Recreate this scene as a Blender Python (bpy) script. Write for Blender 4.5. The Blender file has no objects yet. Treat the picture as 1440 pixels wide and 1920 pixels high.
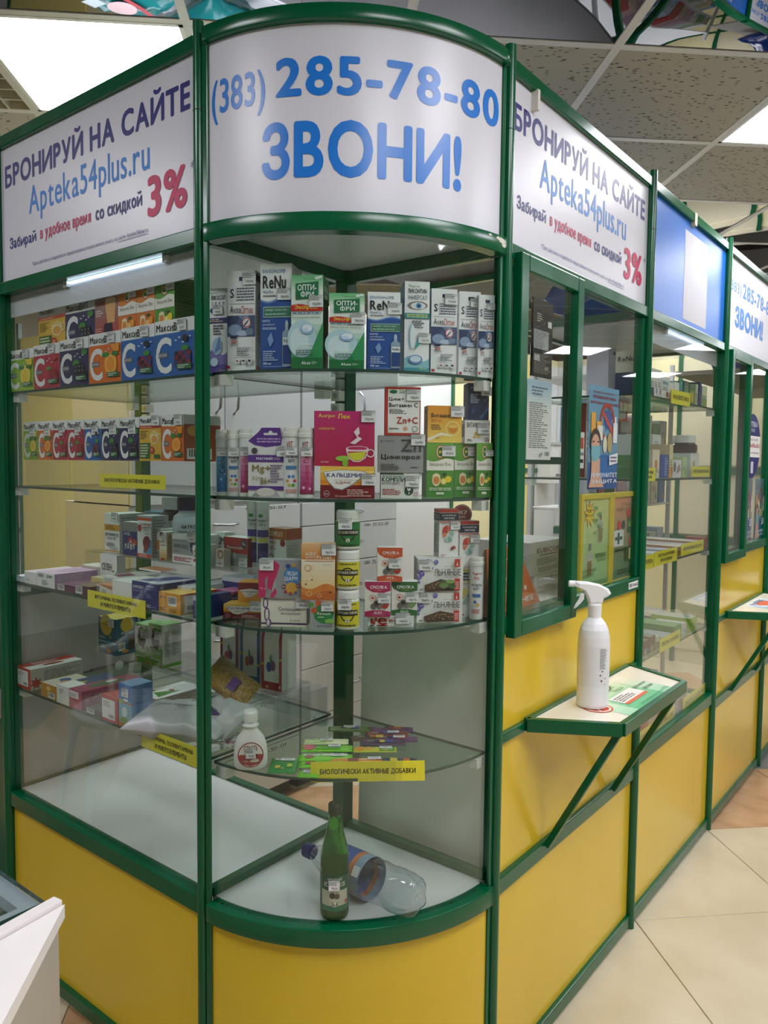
import bpy, math, random
from mathutils import Vector, Matrix
random.seed(7)
sc = bpy.context.scene
COL = sc.collection
# ------------------------------------------------------------------ camera
# surveyed from the vanishing points of the kiosk: right wall runs along +Y, left wall along -X
F, CX, CY, CAMZ = 1447.0, 720.0, 960.0, 1.40
_n = lambda v: Vector(v).normalized()
_Y = _n((1861-CX, -(879-CY), -F)); _X = -_n((-1122-CX, -(849-CY), -F))
_Z = _X.cross(_Y).normalized(); _X = _Y.cross(_Z)
ROT = Matrix((_X, _Y, _Z))
cam = bpy.data.cameras.new('camera'); camo = bpy.data.objects.new('camera', cam); COL.objects.link(camo)
camo.matrix_world = Matrix.Translation((0, 0, CAMZ)) @ ROT.to_4x4()
cam.sensor_fit = 'HORIZONTAL'; cam.sensor_width = 36.0; cam.lens = 36.0*F/1440.0; cam.clip_start = 0.02
sc.camera = camo
# ------------------------------------------------------------------ world, exposure
w = bpy.data.worlds.new('world'); sc.world = w; w.use_nodes = True
w.node_tree.nodes['Background'].inputs[0].default_value = (0.9, 0.93, 1, 1)
w.node_tree.nodes['Background'].inputs[1].default_value = 0.12
sc.view_settings.view_transform = 'Standard'; sc.view_settings.look = 'None'
sc.view_settings.gamma = 1; sc.view_settings.use_curve_mapping = False
sc.view_settings.exposure = 0.54
LAMP_STRENGTH = 12.0
TUBE_STRENGTH = 0.55
try:
    sc.cycles.max_bounces = 14; sc.cycles.transparent_max_bounces = 32
    sc.cycles.glossy_bounces = 5; sc.cycles.diffuse_bounces = 4; sc.cycles.sample_clamp_indirect = 6
except Exception: pass

# survey helpers: where the sight line of a measured point of the photograph meets a plane of the place
def ray(x, y): return ROT @ Vector((x-CX, -(y-CY), -F))
O0 = Vector((0, 0, CAMZ))
def onz(x, y, z): r = ray(x, y); return O0 + r*((z-CAMZ)/r.z)
def onx(x, y, X): r = ray(x, y); return O0 + r*(X/r.x)
def ony(x, y, Yv): r = ray(x, y); return O0 + r*(Yv/r.y)
def onplane(x, y, P, N): r = ray(x, y); return O0 + r*((P-O0).dot(N)/r.dot(N))

# ------------------------------------------------------------------ materials
def lin(h):
    h = h.lstrip('#'); c = [int(h[i:i+2], 16)/255 for i in (0, 2, 4)]
    return tuple(((v/12.92) if v <= .04045 else ((v+.055)/1.055)**2.4) for v in c) + (1,)
MC = {}
def mat(h, rough=.45, metal=0, name=None, coat=0, spec=.5):
    k = (h, rough, metal, coat, spec)
    if k in MC: return MC[k]
    m = bpy.data.materials.new(name or 'paint_'+h); m.use_nodes = True
    b = m.node_tree.nodes['Principled BSDF']
    b.inputs['Base Color'].default_value = lin(h); b.inputs['Roughness'].default_value = rough
    b.inputs['Metallic'].default_value = metal; b.inputs['Coat Weight'].default_value = coat
    b.inputs['Specular IOR Level'].default_value = spec
    MC[k] = m; return m
def nodes(m):
    nt = m.node_tree; return nt, nt.nodes, nt.links, nt.nodes['Principled BSDF']
def glass(name, tint='F2F8F4', refl=1.0, f0=.05):
    m = bpy.data.materials.new(name); m.use_nodes = True; nt = m.node_tree; nt.nodes.clear()
    o = nt.nodes.new('ShaderNodeOutputMaterial'); mx = nt.nodes.new('ShaderNodeMixShader')
    t = nt.nodes.new('ShaderNodeBsdfTransparent'); g = nt.nodes.new('ShaderNodeBsdfGlossy')
    t.inputs[0].default_value = lin(tint); g.inputs['Roughness'].default_value = 0.015
    lw = nt.nodes.new('ShaderNodeLayerWeight'); lw.inputs[0].default_value = .5
    p = nt.nodes.new('ShaderNodeMath'); p.operation = 'POWER'; p.inputs[1].default_value = 4.2
    a = nt.nodes.new('ShaderNodeMath'); a.operation = 'MULTIPLY_ADD'; a.inputs[1].default_value = .9*refl; a.inputs[2].default_value = f0*refl
    nt.links.new(lw.outputs['Facing'], p.inputs[0]); nt.links.new(p.outputs[0], a.inputs[0])
    nt.links.new(a.outputs[0], mx.inputs[0]); nt.links.new(t.outputs[0], mx.inputs[1]); nt.links.new(g.outputs[0], mx.inputs[2])
    nt.links.new(mx.outputs[0], o.inputs[0]); return m
def emit(name, h, s):
    m = bpy.data.materials.new(name); m.use_nodes = True; nt = m.node_tree; nt.nodes.clear()
    o = nt.nodes.new('ShaderNodeOutputMaterial'); e = nt.nodes.new('ShaderNodeEmission')
    e.inputs[0].default_value = lin(h); e.inputs[1].default_value = s; nt.links.new(e.outputs[0], o.inputs[0]); return m
def mottled(name, h1, h2, scale, rough, bump=0, detail=6, thresh=None, h3=None):
    m = bpy.data.materials.new(name); m.use_nodes = True; nt, N, L, b = nodes(m)
    tc = N.new('ShaderNodeTexCoord'); no = N.new('ShaderNodeTexNoise'); no.inputs['Scale'].default_value = scale; no.inputs['Detail'].default_value = detail
    geo = N.new('ShaderNodeNewGeometry'); L.new(geo.outputs['Position'], no.inputs['Vector'])
    r = N.new('ShaderNodeValToRGB'); r.color_ramp.elements[0].position = .35; r.color_ramp.elements[1].position = .68
    r.color_ramp.elements[0].color = lin(h1); r.color_ramp.elements[1].color = lin(h2)
    if h3:
        e = r.color_ramp.elements.new(.8); e.color = lin(h3)
    L.new(no.outputs[0], r.inputs[0]); L.new(r.outputs[0], b.inputs['Base Color']); b.inputs['Roughness'].default_value = rough
    if bump:
        bp = N.new('ShaderNodeBump'); bp.inputs['Strength'].default_value = bump; bp.inputs['Distance'].default_value = .002
        L.new(no.outputs[0], bp.inputs['Height']); L.new(bp.outputs[0], b.inputs['Normal'])
    return m
GREEN = mat('005834', .22, name='green_enamel')
def _():  # slightly worn enamel: gloss varies a little
    nt, N, L, b = nodes(GREEN)
    no = N.new('ShaderNodeTexNoise'); no.inputs['Scale'].default_value = 14; no.inputs['Detail'].default_value = 5
    geo = N.new('ShaderNodeNewGeometry'); L.new(geo.outputs['Position'], no.inputs['Vector'])
    mr = N.new('ShaderNodeMapRange'); mr.inputs[3].default_value = .14; mr.inputs[4].default_value = .3
    L.new(no.outputs[0], mr.inputs[0]); L.new(mr.outputs[0], b.inputs['Roughness'])
_()
YEL = mottled('yellow_laminate', 'DFBD2C', 'E3C234', 3, .22, 0)
WHITE = mat('DDDDDC', .35, name='white_laminate')
FASC = mat('D9D9DF', .32, name='white_sign_film')
BLUEF = mottled('blue_sign_film', '2069C0', '2770C8', 2, .35)
CREAM = mat('EDE3B4', .5, name='cream_wall_panel')
PALEY = mat('F0DE86', .5, name='pale_yellow_wall_panel')
PLAST = mat('E4E2DC', .35, name='white_plastic')
ALU = mat('A9ADB0', .3, .9, name='grey_aluminium')
DARK = mat('151515', .5, name='black')
GL = glass('window_glass', 'F8FBF9', 1.0, .045)
SG = glass('shelf_glass', 'E6F3EC', .8, .03)
AC = glass('clear_acrylic', 'F4F6F6', .9, .03)
SGE = mat('2E4A40', .25, name='glass_edge')

# ------------------------------------------------------------------ mesh builder
class MB:
    def __init__(s): s.v = []; s.f = []; s.m = []; s.sm = []; s.mats = []
    def mi(s, m):
        if m not in s.mats: s.mats.append(m)
        return s.mats.index(m)
    def add(s, vs, fs, m, smooth=False):
        o = len(s.v); s.v += [tuple(v) for v in vs]; i = s.mi(m)
        for f in fs: s.f.append(tuple(o+k for k in f)); s.m.append(i); s.sm.append(smooth)
    def hexa(s, c, m, fm=None):   # c: 8 corners, bottom 4 ccw then top 4; fm: materials for (bottom, top, side01, side12, side23, side30)
        fs = [(3,2,1,0),(4,5,6,7),(0,1,5,4),(1,2,6,5),(2,3,7,6),(3,0,4,7)]
        if fm is None: s.add(c, fs, m)
        else:
            o = len(s.v); s.v += [tuple(v) for v in c]
            for k, f in enumerate(fs): s.f.append(tuple(o+q for q in f)); s.m.append(s.mi(fm[k] or m)); s.sm.append(False)
    def box(s, x0, x1, y0, y1, z0, z1, m, fm=None):
        s.hexa([(x0,y0,z0),(x1,y0,z0),(x1,y1,z0),(x0,y1,z0),(x0,y0,z1),(x1,y0,z1),(x1,y1,z1),(x0,y1,z1)], m, fm)
    def obox(s, c, U, V, W, m):   # centre and half-axes
        c, U, V, W = map(Vector, (c, U, V, W))
        s.hexa([c-U-V-W, c+U-V-W, c+U+V-W, c-U+V-W, c-U-V+W, c+U-V+W, c+U+V+W, c-U+V+W], m)
    def bar(s, p, q, w, h, m, up=(0,0,1)):
        p, q = Vector(p), Vector(q); d = (q-p); W = d*.5; side = d.cross(Vector(up)).normalized()*w/2; u2 = side.cross(d).normalized()*h/2
        s.obox((p+q)/2, side, u2, W, m)
    def prism(s, poly, z0, z1, m, me=None, smooth=False):
        n = len(poly); vs = [(x,y,z0) for x,y in poly]+[(x,y,z1) for x,y in poly]
        s.add(vs, [tuple(range(n-1,-1,-1)), tuple(range(n,2*n))], m)
        s.add(vs, [(i,(i+1)%n,n+(i+1)%n,n+i) for i in range(n)], me or m, smooth)
    def tube(s, pts, r, m, n=10, caps=True):
        pts = [Vector(p) for p in pts]; rs = r if isinstance(r, (list, tuple)) else [r]*len(pts); vs = []; fs = []
        for i, p in enumerate(pts):
            d = (pts[min(i+1, len(pts)-1)]-pts[max(i-1, 0)]).normalized()
            a = d.cross(Vector((0,0,1)) if abs(d.z) < .9 else Vector((1,0,0))).normalized(); b = d.cross(a)
            for k in range(n):
                t = 2*math.pi*k/n; vs.append(p+(a*math.cos(t)+b*math.sin(t))*rs[i])
        for i in range(len(pts)-1):
            for k in range(n): fs.append((i*n+k, i*n+(k+1)%n, (i+1)*n+(k+1)%n, (i+1)*n+k))
        s.add(vs, fs, m, True)
        if caps: s.add([vs[k] for k in range(n)][::-1], [tuple(range(n))], m); s.add(vs[-n:], [tuple(range(n))], m)
    def lathe(s, prof, m, base=(0,0,0), axis=(0,0,1), n=24, sq=0, mf=None, caps=True):
        ax = Vector(axis).normalized(); a = ax.cross(Vector((0,0,1)) if abs(ax.z) < .9 else Vector((0,-1,0))).normalized(); b = ax.cross(a); B = Vector(base)
        vs = []
        for r, z in prof:
            for k in range(n):
                t = 2*math.pi*k/n; rr = r*(1+sq*math.cos(4*t)); vs.append(B+ax*z+(a*math.cos(t)+b*math.sin(t))*rr)
        for i in range(len(prof)-1):
            mm = mf(i) if mf else m
            o = [(i*n+k, i*n+(k+1)%n, (i+1)*n+(k+1)%n, (i+1)*n+k) for k in range(n)]
            s.add([], [], mm); off = s.mi(mm)
            base_i = None
            s.add(vs[i*n:(i+2)*n], [(k, (k+1)%n, n+(k+1)%n, n+k) for k in range(n)], mm, True)
        if not caps: return
        s.add(vs[:n][::-1], [tuple(range(n))], mf(0) if mf else m); s.add(vs[-n:], [tuple(range(n))], mf(len(prof)-2) if mf else m)
    def build(s, name, parent=None, bevel=0, merge=False):
        me = bpy.data.meshes.new(name)
        org = parent.location if parent is not None and parent.parent is None else (parent['_o'] if parent is not None and '_o' in parent else Vector((0,0,0)))
        org = Vector(org)
        me.from_pydata([(v[0]-org.x, v[1]-org.y, v[2]-org.z) for v in s.v], [], s.f)
        for m in s.mats: me.materials.append(m)
        me.polygons.foreach_set('material_index', s.m); me.polygons.foreach_set('use_smooth', s.sm)
        me.update()
        if merge:
            import bmesh
            bm = bmesh.new(); bm.from_mesh(me); bmesh.ops.remove_doubles(bm, verts=bm.verts, dist=1e-5); bm.to_mesh(me); bm.free()
        o = bpy.data.objects.new(name, me); COL.objects.link(o)
        if parent is not None: o.parent = parent; o['_o'] = list(org)
        if bevel:
            bv = o.modifiers.new('bevel', 'BEVEL'); bv.width = bevel; bv.segments = 2; bv.limit_method = 'ANGLE'; bv.angle_limit = .6
        return o
def thing(name, label, cat, loc=(0,0,0), group=None):
    o = bpy.data.objects.new(name, None); COL.objects.link(o); o.location = loc; o.empty_display_size = .02
    o['label'] = label; o['category'] = cat
    if group: o['group'] = group
    return o
def tag(o, label, cat, group=None):
    o['label'] = label; o['category'] = cat
    if group: o['group'] = group
    return o
def struct(o): o['kind'] = 'structure'; return o

# ------------------------------------------------------------------ lettering and flat print
TC = {}; GC = {}
LATIN = dict(zip('АВЕКМНОРСТХаеорсху', 'ABEKMHOPCTXaeopcxy'))
def rawglyph(c, res):
    cu = bpy.data.curves.new('lettering', 'FONT'); cu.body = c; cu.resolution_u = res+1
    o = bpy.data.objects.new('lettering', cu); me = o.to_mesh()
    vs = [(v.co.x, v.co.y) for v in me.vertices]; fs = [tuple(p.vertices) for p in me.polygons]
    o.to_mesh_clear(); bpy.data.objects.remove(o); bpy.data.curves.remove(cu)
    x0 = min([v[0] for v in vs] or [0]); return [(x-x0, y) for x, y in vs], fs
def rect(x0, y0, x1, y1): return [(x0,y0),(x1,y0),(x1,y1),(x0,y1)], [(0,1,2,3)]
def glyph(c, res):   # letters the built-in face draws badly are assembled from sound ones
    k = (c, res)
    if k in GC: return GC[k]
    def sc_(g, kx=1, ky=1, mir=False, dx=0):
        w_ = max(v[0] for v in g[0]); vs = [((w_-x if mir else x)*kx+dx, y*ky) for x, y in g[0]]
        return vs, [f[::-1] if mir else f for f in g[1]]
    def join(*gs):
        vs, fs = [], []
        for v, f in gs: o_ = len(vs); vs += v; fs += [tuple(q+o_ for q in t) for t in f]
        return vs, fs
    L = lambda ch: rawglyph(ch, res); W_ = lambda g: max(v[0] for v in g[0])
    breve = ([(.5+.17*math.cos(math.pi+q*math.pi/6), .86+.10*math.sin(math.pi+q*math.pi/6)) for q in range(7)]+[(.5+.10*math.cos(2*math.pi-q*math.pi/6), .86+.04*math.sin(2*math.pi-q*math.pi/6)) for q in range(7)], [(q, q+1, 12-q, 13-q) for q in range(6)])
    if c in LATIN: g = L(LATIN[c])
    elif c in 'Ии': g = sc_(L('N'), 1 if c == 'И' else .80, 1 if c == 'И' else .665, True)
    elif c in 'Йй':
        g = sc_(L('N'), 1 if c == 'Й' else .80, 1 if c == 'Й' else .665, True); h = W_(g)/2; dy = 0 if c == 'Й' else -.20; g = join(g, ([(x-.5+h, y+dy) for x, y in breve[0]], breve[1]))
    elif c in 'Яя': g = sc_(L('R'), 1 if c == 'Я' else .80, 1 if c == 'Я' else .665, True)
    elif c == 'н': g = sc_(L('H'), .74, .665)
    elif c in 'Ьь': g = sc_(L('b'), 1.05 if c == 'Ь' else .85, 1 if c == 'Ь' else .665)
    elif c in 'Ъъ': q = 1 if c == 'Ъ' else .665; g = join(sc_(L('b'), q, q, dx=.12*q), rect(0, .62*q, .13*q, .70*q))
    elif c in 'Ыы': q = 1 if c == 'Ы' else .665; b_ = sc_(L('b'), q, q); g = join(b_, sc_(L('I'), q, q, dx=W_(b_)+.09*q))
    elif c in 'Ээ': q = 1 if c == 'Э' else .665; b_ = sc_(L('C'), q, q, True); g = join(b_, rect(.16*q, .31*q, (W_(b_)-.07*q), .38*q))
    elif c in 'Юю': q = 1 if c == 'Ю' else .665; i_ = sc_(L('I'), q, q); g = join(i_, rect(W_(i_), .31*q, W_(i_)+.11*q, .38*q), sc_(L('O'), q, q, dx=W_(i_)+.10*q))
    elif c in 'Фф': q = 1 if c == 'Ф' else .74; o_ = sc_(L('O'), q, q); m_ = W_(o_)/2; g = join(o_, rect(m_-.035, -.06 if c == 'Ф' else -.18, m_+.035, .76 if c == 'Ф' else .70))
    elif c == '№': n_ = L('N'); g = join(n_, sc_(L('o'), .6, .6, dx=W_(n_)+.06))
    elif c in 'бвгджзклмптцчшщё': g = sc_(L(c), .86, .83)
    elif c in 'БГДЖЗЛПУЦЧШЩЁ': g = sc_(L(c), .94, .937)
    else: g = L(c)
    GC[k] = (g[0], g[1], max([v[0] for v in g[0]] or [0])); return GC[k]
def textmesh(s, bold=0, res=2):
    k = (s, bold, res)
    if k in TC: return TC[k]
    vs, fs, x = [], [], 0
    for c in s:
        if c == ' ': x += .33; continue
        g = glyph(c, res); o_ = len(vs); vs += [(a+x, b, 0) for a, b in g[0]]; fs += [tuple(q+o_ for q in f) for f in g[1]]; x += g[2]+(.10 if c != '1' else .12)+.028*bold
    if not vs: vs = [(0,0,0)]
    if bold:   # heavier strokes: the outline struck several times, slightly shifted
        q = .022*bold; sh = [(q,0),(-q,0),(0,q*.8),(0,-q*.8)]+([(q*.7,q*.6),(-q*.7,q*.6),(q*.7,-q*.6),(-q*.7,-q*.6)] if bold > 1.2 or res > 2 else []); v0, f0 = vs, fs; vs = list(v0); fs = list(f0)
        for i_, (dx, dy) in enumerate(sh):
            o_ = len(vs); vs += [(a+dx, b+dy, i_+1) for a, b, _c in v0]; fs += [tuple(k_+o_ for k_ in f) for f in f0]
    xs = [v[0] for v in vs]; ys = [v[1] for v in vs]
    TC[k] = (vs, fs, min(xs), max(xs)-min(xs) or 1, min(ys), max(ys)-min(ys) or 1); return TC[k]
EPS = .00016
class Face:   # a flat face: origin O (lower left), unit axes U, V, normal N, size W, H
    def __init__(s, mb, O, U, V, W, H, base=.00025):
        s.mb = mb; s.O = Vector(O); s.U = Vector(U); s.V = Vector(V); s.N = s.U.cross(s.V); s.W = W; s.H = H; s.k = base
    def P(s, u, v): return s.O+s.U*(u*s.W)+s.V*(v*s.H)+s.N*s.k
    def poly(s, pts, m): s.mb.add([s.P(u, v) for u, v in pts], [tuple(range(len(pts)))], m)
    def quad(s, u0, v0, u1, v1, m): s.poly([(u0,v0),(u1,v0),(u1,v1),(u0,v1)], m)
    def draw(s, els):
        for e in els:
            s.k += EPS; t = e[0]
            if t == 'r': s.quad(*e[1:5], mat(e[5]))
            elif t == 'e': s.poly([(e[1]+e[3]*math.cos(a*math.pi/10), e[2]+e[4]*math.sin(a*math.pi/10)) for a in range(20)], mat(e[5]))
            elif t == 'c':   # true circle, radius as part of the width
                q = s.W/s.H; s.poly([(e[1]+e[3]*math.cos(a*math.pi/12), e[2]+e[3]*q*math.sin(a*math.pi/12)) for a in range(24)], mat(e[4]))
            elif t == 'o':
                q = s.W/s.H; r0 = e[3]-e[5]
                for a in range(20):
                    p, r = a*math.pi/10, (a+1)*math.pi/10
                    s.poly([(e[1]+R*math.cos(x), e[2]+R*q*math.sin(x)) for R, x in ((r0,p),(e[3],p),(e[3],r),(r0,r))], mat(e[4]))
            elif t == 'p': s.poly(e[1], mat(e[2]))
            elif t == 'w':   # band with a wavy top: u0 v0 u1 v1 amp colour
                u0, v0, u1, v1, am, c = e[1:]; n = 10
                for i in range(n):
                    a, b = i/n, (i+1)/n
                    s.poly([(u0+(u1-u0)*a, v0), (u0+(u1-u0)*b, v0), (u0+(u1-u0)*b, v1+am*math.sin(b*6.28)), (u0+(u1-u0)*a, v1+am*math.sin(a*6.28))], mat(c))
            elif t == 'g':   # vertical gradient print in steps: u0 v0 u1 v1 c0 c1
                u0, v0, u1, v1, c0, c1 = e[1:]; n = 8
                A = [int(c0[i:i+2], 16) for i in (0,2,4)]; Bc = [int(c1[i:i+2], 16) for i in (0,2,4)]
                for i in range(n):
                    h = ''.join('%02X' % int(A[j]+(Bc[j]-A[j])*i/(n-1)) for j in range(3))
                    s.quad(u0, v0+(v1-v0)*i/n, u1, v0+(v1-v0)*(i+1)/n, mat(h))
            elif t == 's':
                q = s.W/s.H; n = e[4]
                s.poly([(e[1]+(e[3] if a % 2 == 0 else e[3]*.5)*math.sin(a*math.pi/n), e[2]+(e[3] if a % 2 == 0 else e[3]*.5)*q*math.cos(a*math.pi/n)) for a in range(2*n)][::-1], mat(e[5]))
            elif t in 'tTB':   # text fitted to a box; T turned a quarter, B bold
                st, u0, v0, u1, v1, c = e[1:7]; big = (v1-v0)*s.H > .018; vs, fs, x0, wd, y0, ht = textmesh(st, (e[7] if len(e) > 7 else 1) if t != 't' else (.35 if big else 0), 3 if big else 1)
                if t == 'T': L = [s.P(u1-(y-y0)/ht*(u1-u0), v0+(x-x0)/wd*(v1-v0))+s.N*(z*1.6e-5) for x, y, z in vs]
                else: L = [s.P(u0+(x-x0)/wd*(u1-u0), v0+(y-y0)/ht*(v1-v0))+s.N*(z*1.6e-5) for x, y, z in vs]
                s.mb.add(L, fs, mat(c))
            elif t == 'l':   # rows of small print
                u0, v0, u1, v1, n, c = e[1:7]; rh = (v1-v0)/n; rnd = random.Random(int(1000*(u0+v0*3+u1))+n); al = e[7] if len(e) > 7 else 'l'
                for i in range(n):
                    y = v1-(i+.75)*rh; end = u1-(u1-u0)*rnd.random()*.45*(0 if al == 'j' else 1); x = u0
                    while x < end:
                        x2 = min(end, x+(u1-u0)*(.08+.16*rnd.random())); s.quad(x, y, x2, y+rh*.5, mat(c)); x = x2+(u1-u0)*.03
            elif t == 'b':   # bar code
                u0, v0, u1, v1, c = e[1:]; rnd = random.Random(5); x = u0
                s.quad(u0, v0, u1, v1, mat('F2F2F0')); s.k += EPS; x = u0+(u1-u0)*.08
                while x < u1-(u1-u0)*.1:
                    w_ = (u1-u0)*(.02+.04*rnd.random()); s.quad(x, v0+(v1-v0)*.22, x+w_, v1-(v1-v0)*.08, mat(c)); x += w_+(u1-u0)*(.02+.03*rnd.random())
def price_tag(parent, O, U, V, price, w=.026, h=.020, lift=.0012):
    mb = MB(); N = U.cross(V); c = O+U*w/2+V*h/2+N*(lift/2+.0005)
    mb.obox(c, U*w/2, V*h/2, N*(lift/2), mat('E9E9EA'))
    f = Face(mb, O+N*(lift+.0005), U, V, w, h)
    f.draw([('r',.0,.96,1,1,'777777'),('r',0,0,.02,1,'777777'),('l',.06,.55,.9,.95,3,'8A8A8A'),('r',.62,.8,.98,.97,'D2D2D2'),('t',price,.28,.1,.86,.38,'202020')])
    return mb.build('price_tag', parent)

class Box:
    pass
def carton(label, cat, x0, x1, yt, yb, surf, els=(), body='F0F0F0', side=None, top=None, depth=.05, yaw=-55, group=None,
           price=None, sels=(), tels=(), name='medicine_box', dims=None, flip=False, tagat=None, lels=()):
    """A folding carton standing on the surface of height surf; its front is set where the photograph shows it."""
    xm = (x0+x1)/2
    P = onz(xm, yb, surf) if dims is None else Vector((dims[0], dims[1], surf))
    a = math.radians(yaw); N = Vector((math.cos(a), math.sin(a), 0)); U = Vector((-N.y, N.x, 0)); V = Vector((0,0,1))
    if dims is None:
        A = onplane(x0, yb, P, N); Bp = onplane(x1, yb, P, N); W = (Bp-A).dot(U); H = onplane(xm, yt, P, N).z-surf
        O = A.copy(); O.z = surf
    else:
        W, H = dims[2], dims[3]; O = P-U*W/2
    D = -N*depth
    return carton_at(label, cat, O, U, V, W, H, depth, els, body, side, top, group, price, sels, tels, name, tagat, lels)
def carton_at(label, cat, O, U, V, W, H, depth, els=(), body='F0F0F0', side=None, top=None, group=None, price=None, sels=(), tels=(), name='medicine_box', tagat=None, lels=()):
    U, V = Vector(U), Vector(V); N = U.cross(V); D = -N*depth; O = Vector(O)
    O = O+V*.0004
    base = O+U*W/2+D/2
    t = thing(name, label, cat, base, group)
    b, s_, tp = mat(body), mat(side or body), mat(top or body)
    mb = MB(); c = [O, O+U*W, O+U*W+D, O+D]; c = c+[p+V*H for p in c]
    mb.hexa(c, b, (b, tp, b, s_, b, s_))
    # tuck-flap seams: a thin recessed line under the lid
    mb.build('carton', t)
    pm = MB(); f = Face(pm, O, U, V, W, H); f.draw(els)
    if sels: Face(pm, O+U*W, D/depth, V, depth, H).draw(sels)
    if lels: Face(pm, O+D, -D/depth, V, depth, H).draw(lels)
    if tels: Face(pm, O+V*H, U, D/depth, W, depth).draw(tels)
    if pm.v: pm.build('print', t)
    if price:
        ta = tagat or (.62, .78); pw = min(.028, W*.5)
        price_tag(t, O+U*(W*ta[0])+V*(H*ta[1])+N*(.0003+EPS*12), U, V, price, pw, pw*.78)
    b = Box(); b.t = t; b.top = O.z+H; b.O = O; b.U = U; b.N = N; b.W = W; b.H = H; b.V = V; b.depth = depth
    return b
# ================================================================== the setting
ZC = 2.58
def rotv(deg): a = math.radians(deg); return Vector((math.cos(a), math.sin(a), 0)), Vector((-math.sin(a), math.cos(a), 0))
# floor: mottled vinyl tiles laid at 45 degrees
TCREAM = mottled('cream_floor_tile', 'CBBE9F', 'D8CCB0', 5, .28, .05, h3='C9BA98')
TBROWN = mottled('tan_floor_tile', 'B28A62', 'CDA880', 9, .32, .08)
TGREY = mottled('grey_floor_tile', '6E6E6E', '8E8C88', 9, .32, .08)
mb = MB(); mb.box(-7, 5, -5, 13.2, -.05, -.006, mat('6B5F4C', .8)); floor = struct(mb.build('floor'))
FU, FV = rotv(45); FN = Vector((-.80, 2.29, 0)); TS = .54
def tile_mesh(name, m, size, z0, z1, gap):
    mb = MB(); h = size/2-gap; c = .0015
    vs = [(-h,-h,z0),(h,-h,z0),(h,h,z0),(-h,h,z0),(-h,-h,z1-c),(h,-h,z1-c),(h,h,z1-c),(-h,h,z1-c),(-h+c,-h+c,z1),(h-c,-h+c,z1),(h-c,h-c,z1),(-h+c,h-c,z1)]
    mb.add(vs, [(3,2,1,0),(0,1,5,4),(1,2,6,5),(2,3,7,6),(3,0,4,7),(4,5,9,8),(5,6,10,9),(6,7,11,10),(7,4,8,11),(8,9,10,11)], m)
    me = bpy.data.meshes.new(name); me.from_pydata(mb.v, [], mb.f); me.materials.append(m); return me
tm = {k: tile_mesh('floor_tile', m, TS, -.006, 0, .0012) for k, m in (('c', TCREAM), ('b', TBROWN), ('g', TGREY))}
for i in range(-9, 12):
    for j in range(-8, 10):
        c = FN+FU*((i+.5)*TS)+FV*((j+.5)*TS)
        if not (-4 < c.x < 2.6 and -1.4 < c.y < 7.4): continue
        k = 'c'
        if (i, j) == (0, 0): k = 'c'
        if i >= -1 and j == 1: k = 'b'
        if i+j >= 4 and j >= 2: k = 'c'
        if j == 2 and -1 <= i <= 2: k = 'g'
        if j == 0 and i < -1: k = 'b'
        if (i+2*j) % 5 == 0 and c.x < -1.2: k = 'b'
        if (i+3*j) % 7 == 2 and c.x < -.9: k = 'g'
        o = bpy.data.objects.new('floor_tile', tm[k]); COL.objects.link(o); o.location = c; o.rotation_euler.z = math.radians(45); o.parent = floor
# walls of the shop hall
WALLM = mottled('hall_paint', 'D9D5CC', 'DEDAD2', 2, .7)
for nm, b in (('wall_left', (-6.1, -6, -4, 13)), ('wall_right', (4, 4.1, -4, 13)), ('wall_front', (-6, 4, -4.1, -4)), ('wall_back', (-6, 4, 13, 13.1))):
    mb = MB(); mb.box(b[0], b[1], b[2], b[3], 0, 2.9, WALLM); struct(mb.build(nm))
# ceiling: lay-in grid of 600 mm modules, turned 43 degrees to the kiosk
ACO = bpy.data.materials.new('fissured_mineral_tile'); ACO.use_nodes = True
def _():
    nt, N, L, b = nodes(ACO)
    tc = N.new('ShaderNodeTexCoord'); mp = N.new('ShaderNodeMapping'); mp.inputs['Scale'].default_value = (30, 95, 1)
    vo = N.new('ShaderNodeTexVoronoi'); vo.inputs['Scale'].default_value = 1; vo.inputs['Randomness'].default_value = 1
    no = N.new('ShaderNodeTexNoise'); no.inputs['Scale'].default_value = 60; no.inputs['Detail'].default_value = 3
    L.new(tc.outputs['Object'], mp.inputs[0]); L.new(mp.outputs[0], vo.inputs['Vector']); L.new(tc.outputs['Object'], no.inputs['Vector'])
    ad = N.new('ShaderNodeMath'); ad.operation = 'MULTIPLY_ADD'; ad.inputs[1].default_value = .45; L.new(no.outputs[0], ad.inputs[0]); L.new(vo.outputs['Distance'], ad.inputs[2])
    r = N.new('ShaderNodeValToRGB'); e = r.color_ramp.elements; e[0].position = .40; e[0].color = lin('3E3A34'); e[1].position = .47; e[1].color = lin('A9A496')
    L.new(ad.outputs[0], r.inputs[0]); L.new(r.outputs[0], b.inputs['Base Color']); b.inputs['Roughness'].default_value = .9
    bp = N.new('ShaderNodeBump'); bp.inputs['Strength'].default_value = .5; bp.inputs['Distance'].default_value = .004
    L.new(r.outputs[0], bp.inputs['Height']); L.new(bp.outputs[0], b.inputs['Normal'])
_()
MIRR = mat('7E8082', .02, 1, name='smoked_mirror_tile')
GRID = mat('C9C8C4', .35, name='white_ceiling_grid')
LAMP = emit('lamp_diffuser_glow', 'F8F8FF', LAMP_STRENGTH)
mb = MB(); mb.box(-6, 4, -4, 13, 2.86, 2.92, mat('8A8A86', .8)); mb.box(-6, 4, 7.95, 13, 2.60, 2.62, mat('A9A496', .8)); ceil = struct(mb.build('ceiling'))
CU, CV = rotv(43); CN = Vector((-.89, 2.179, 0))
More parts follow.
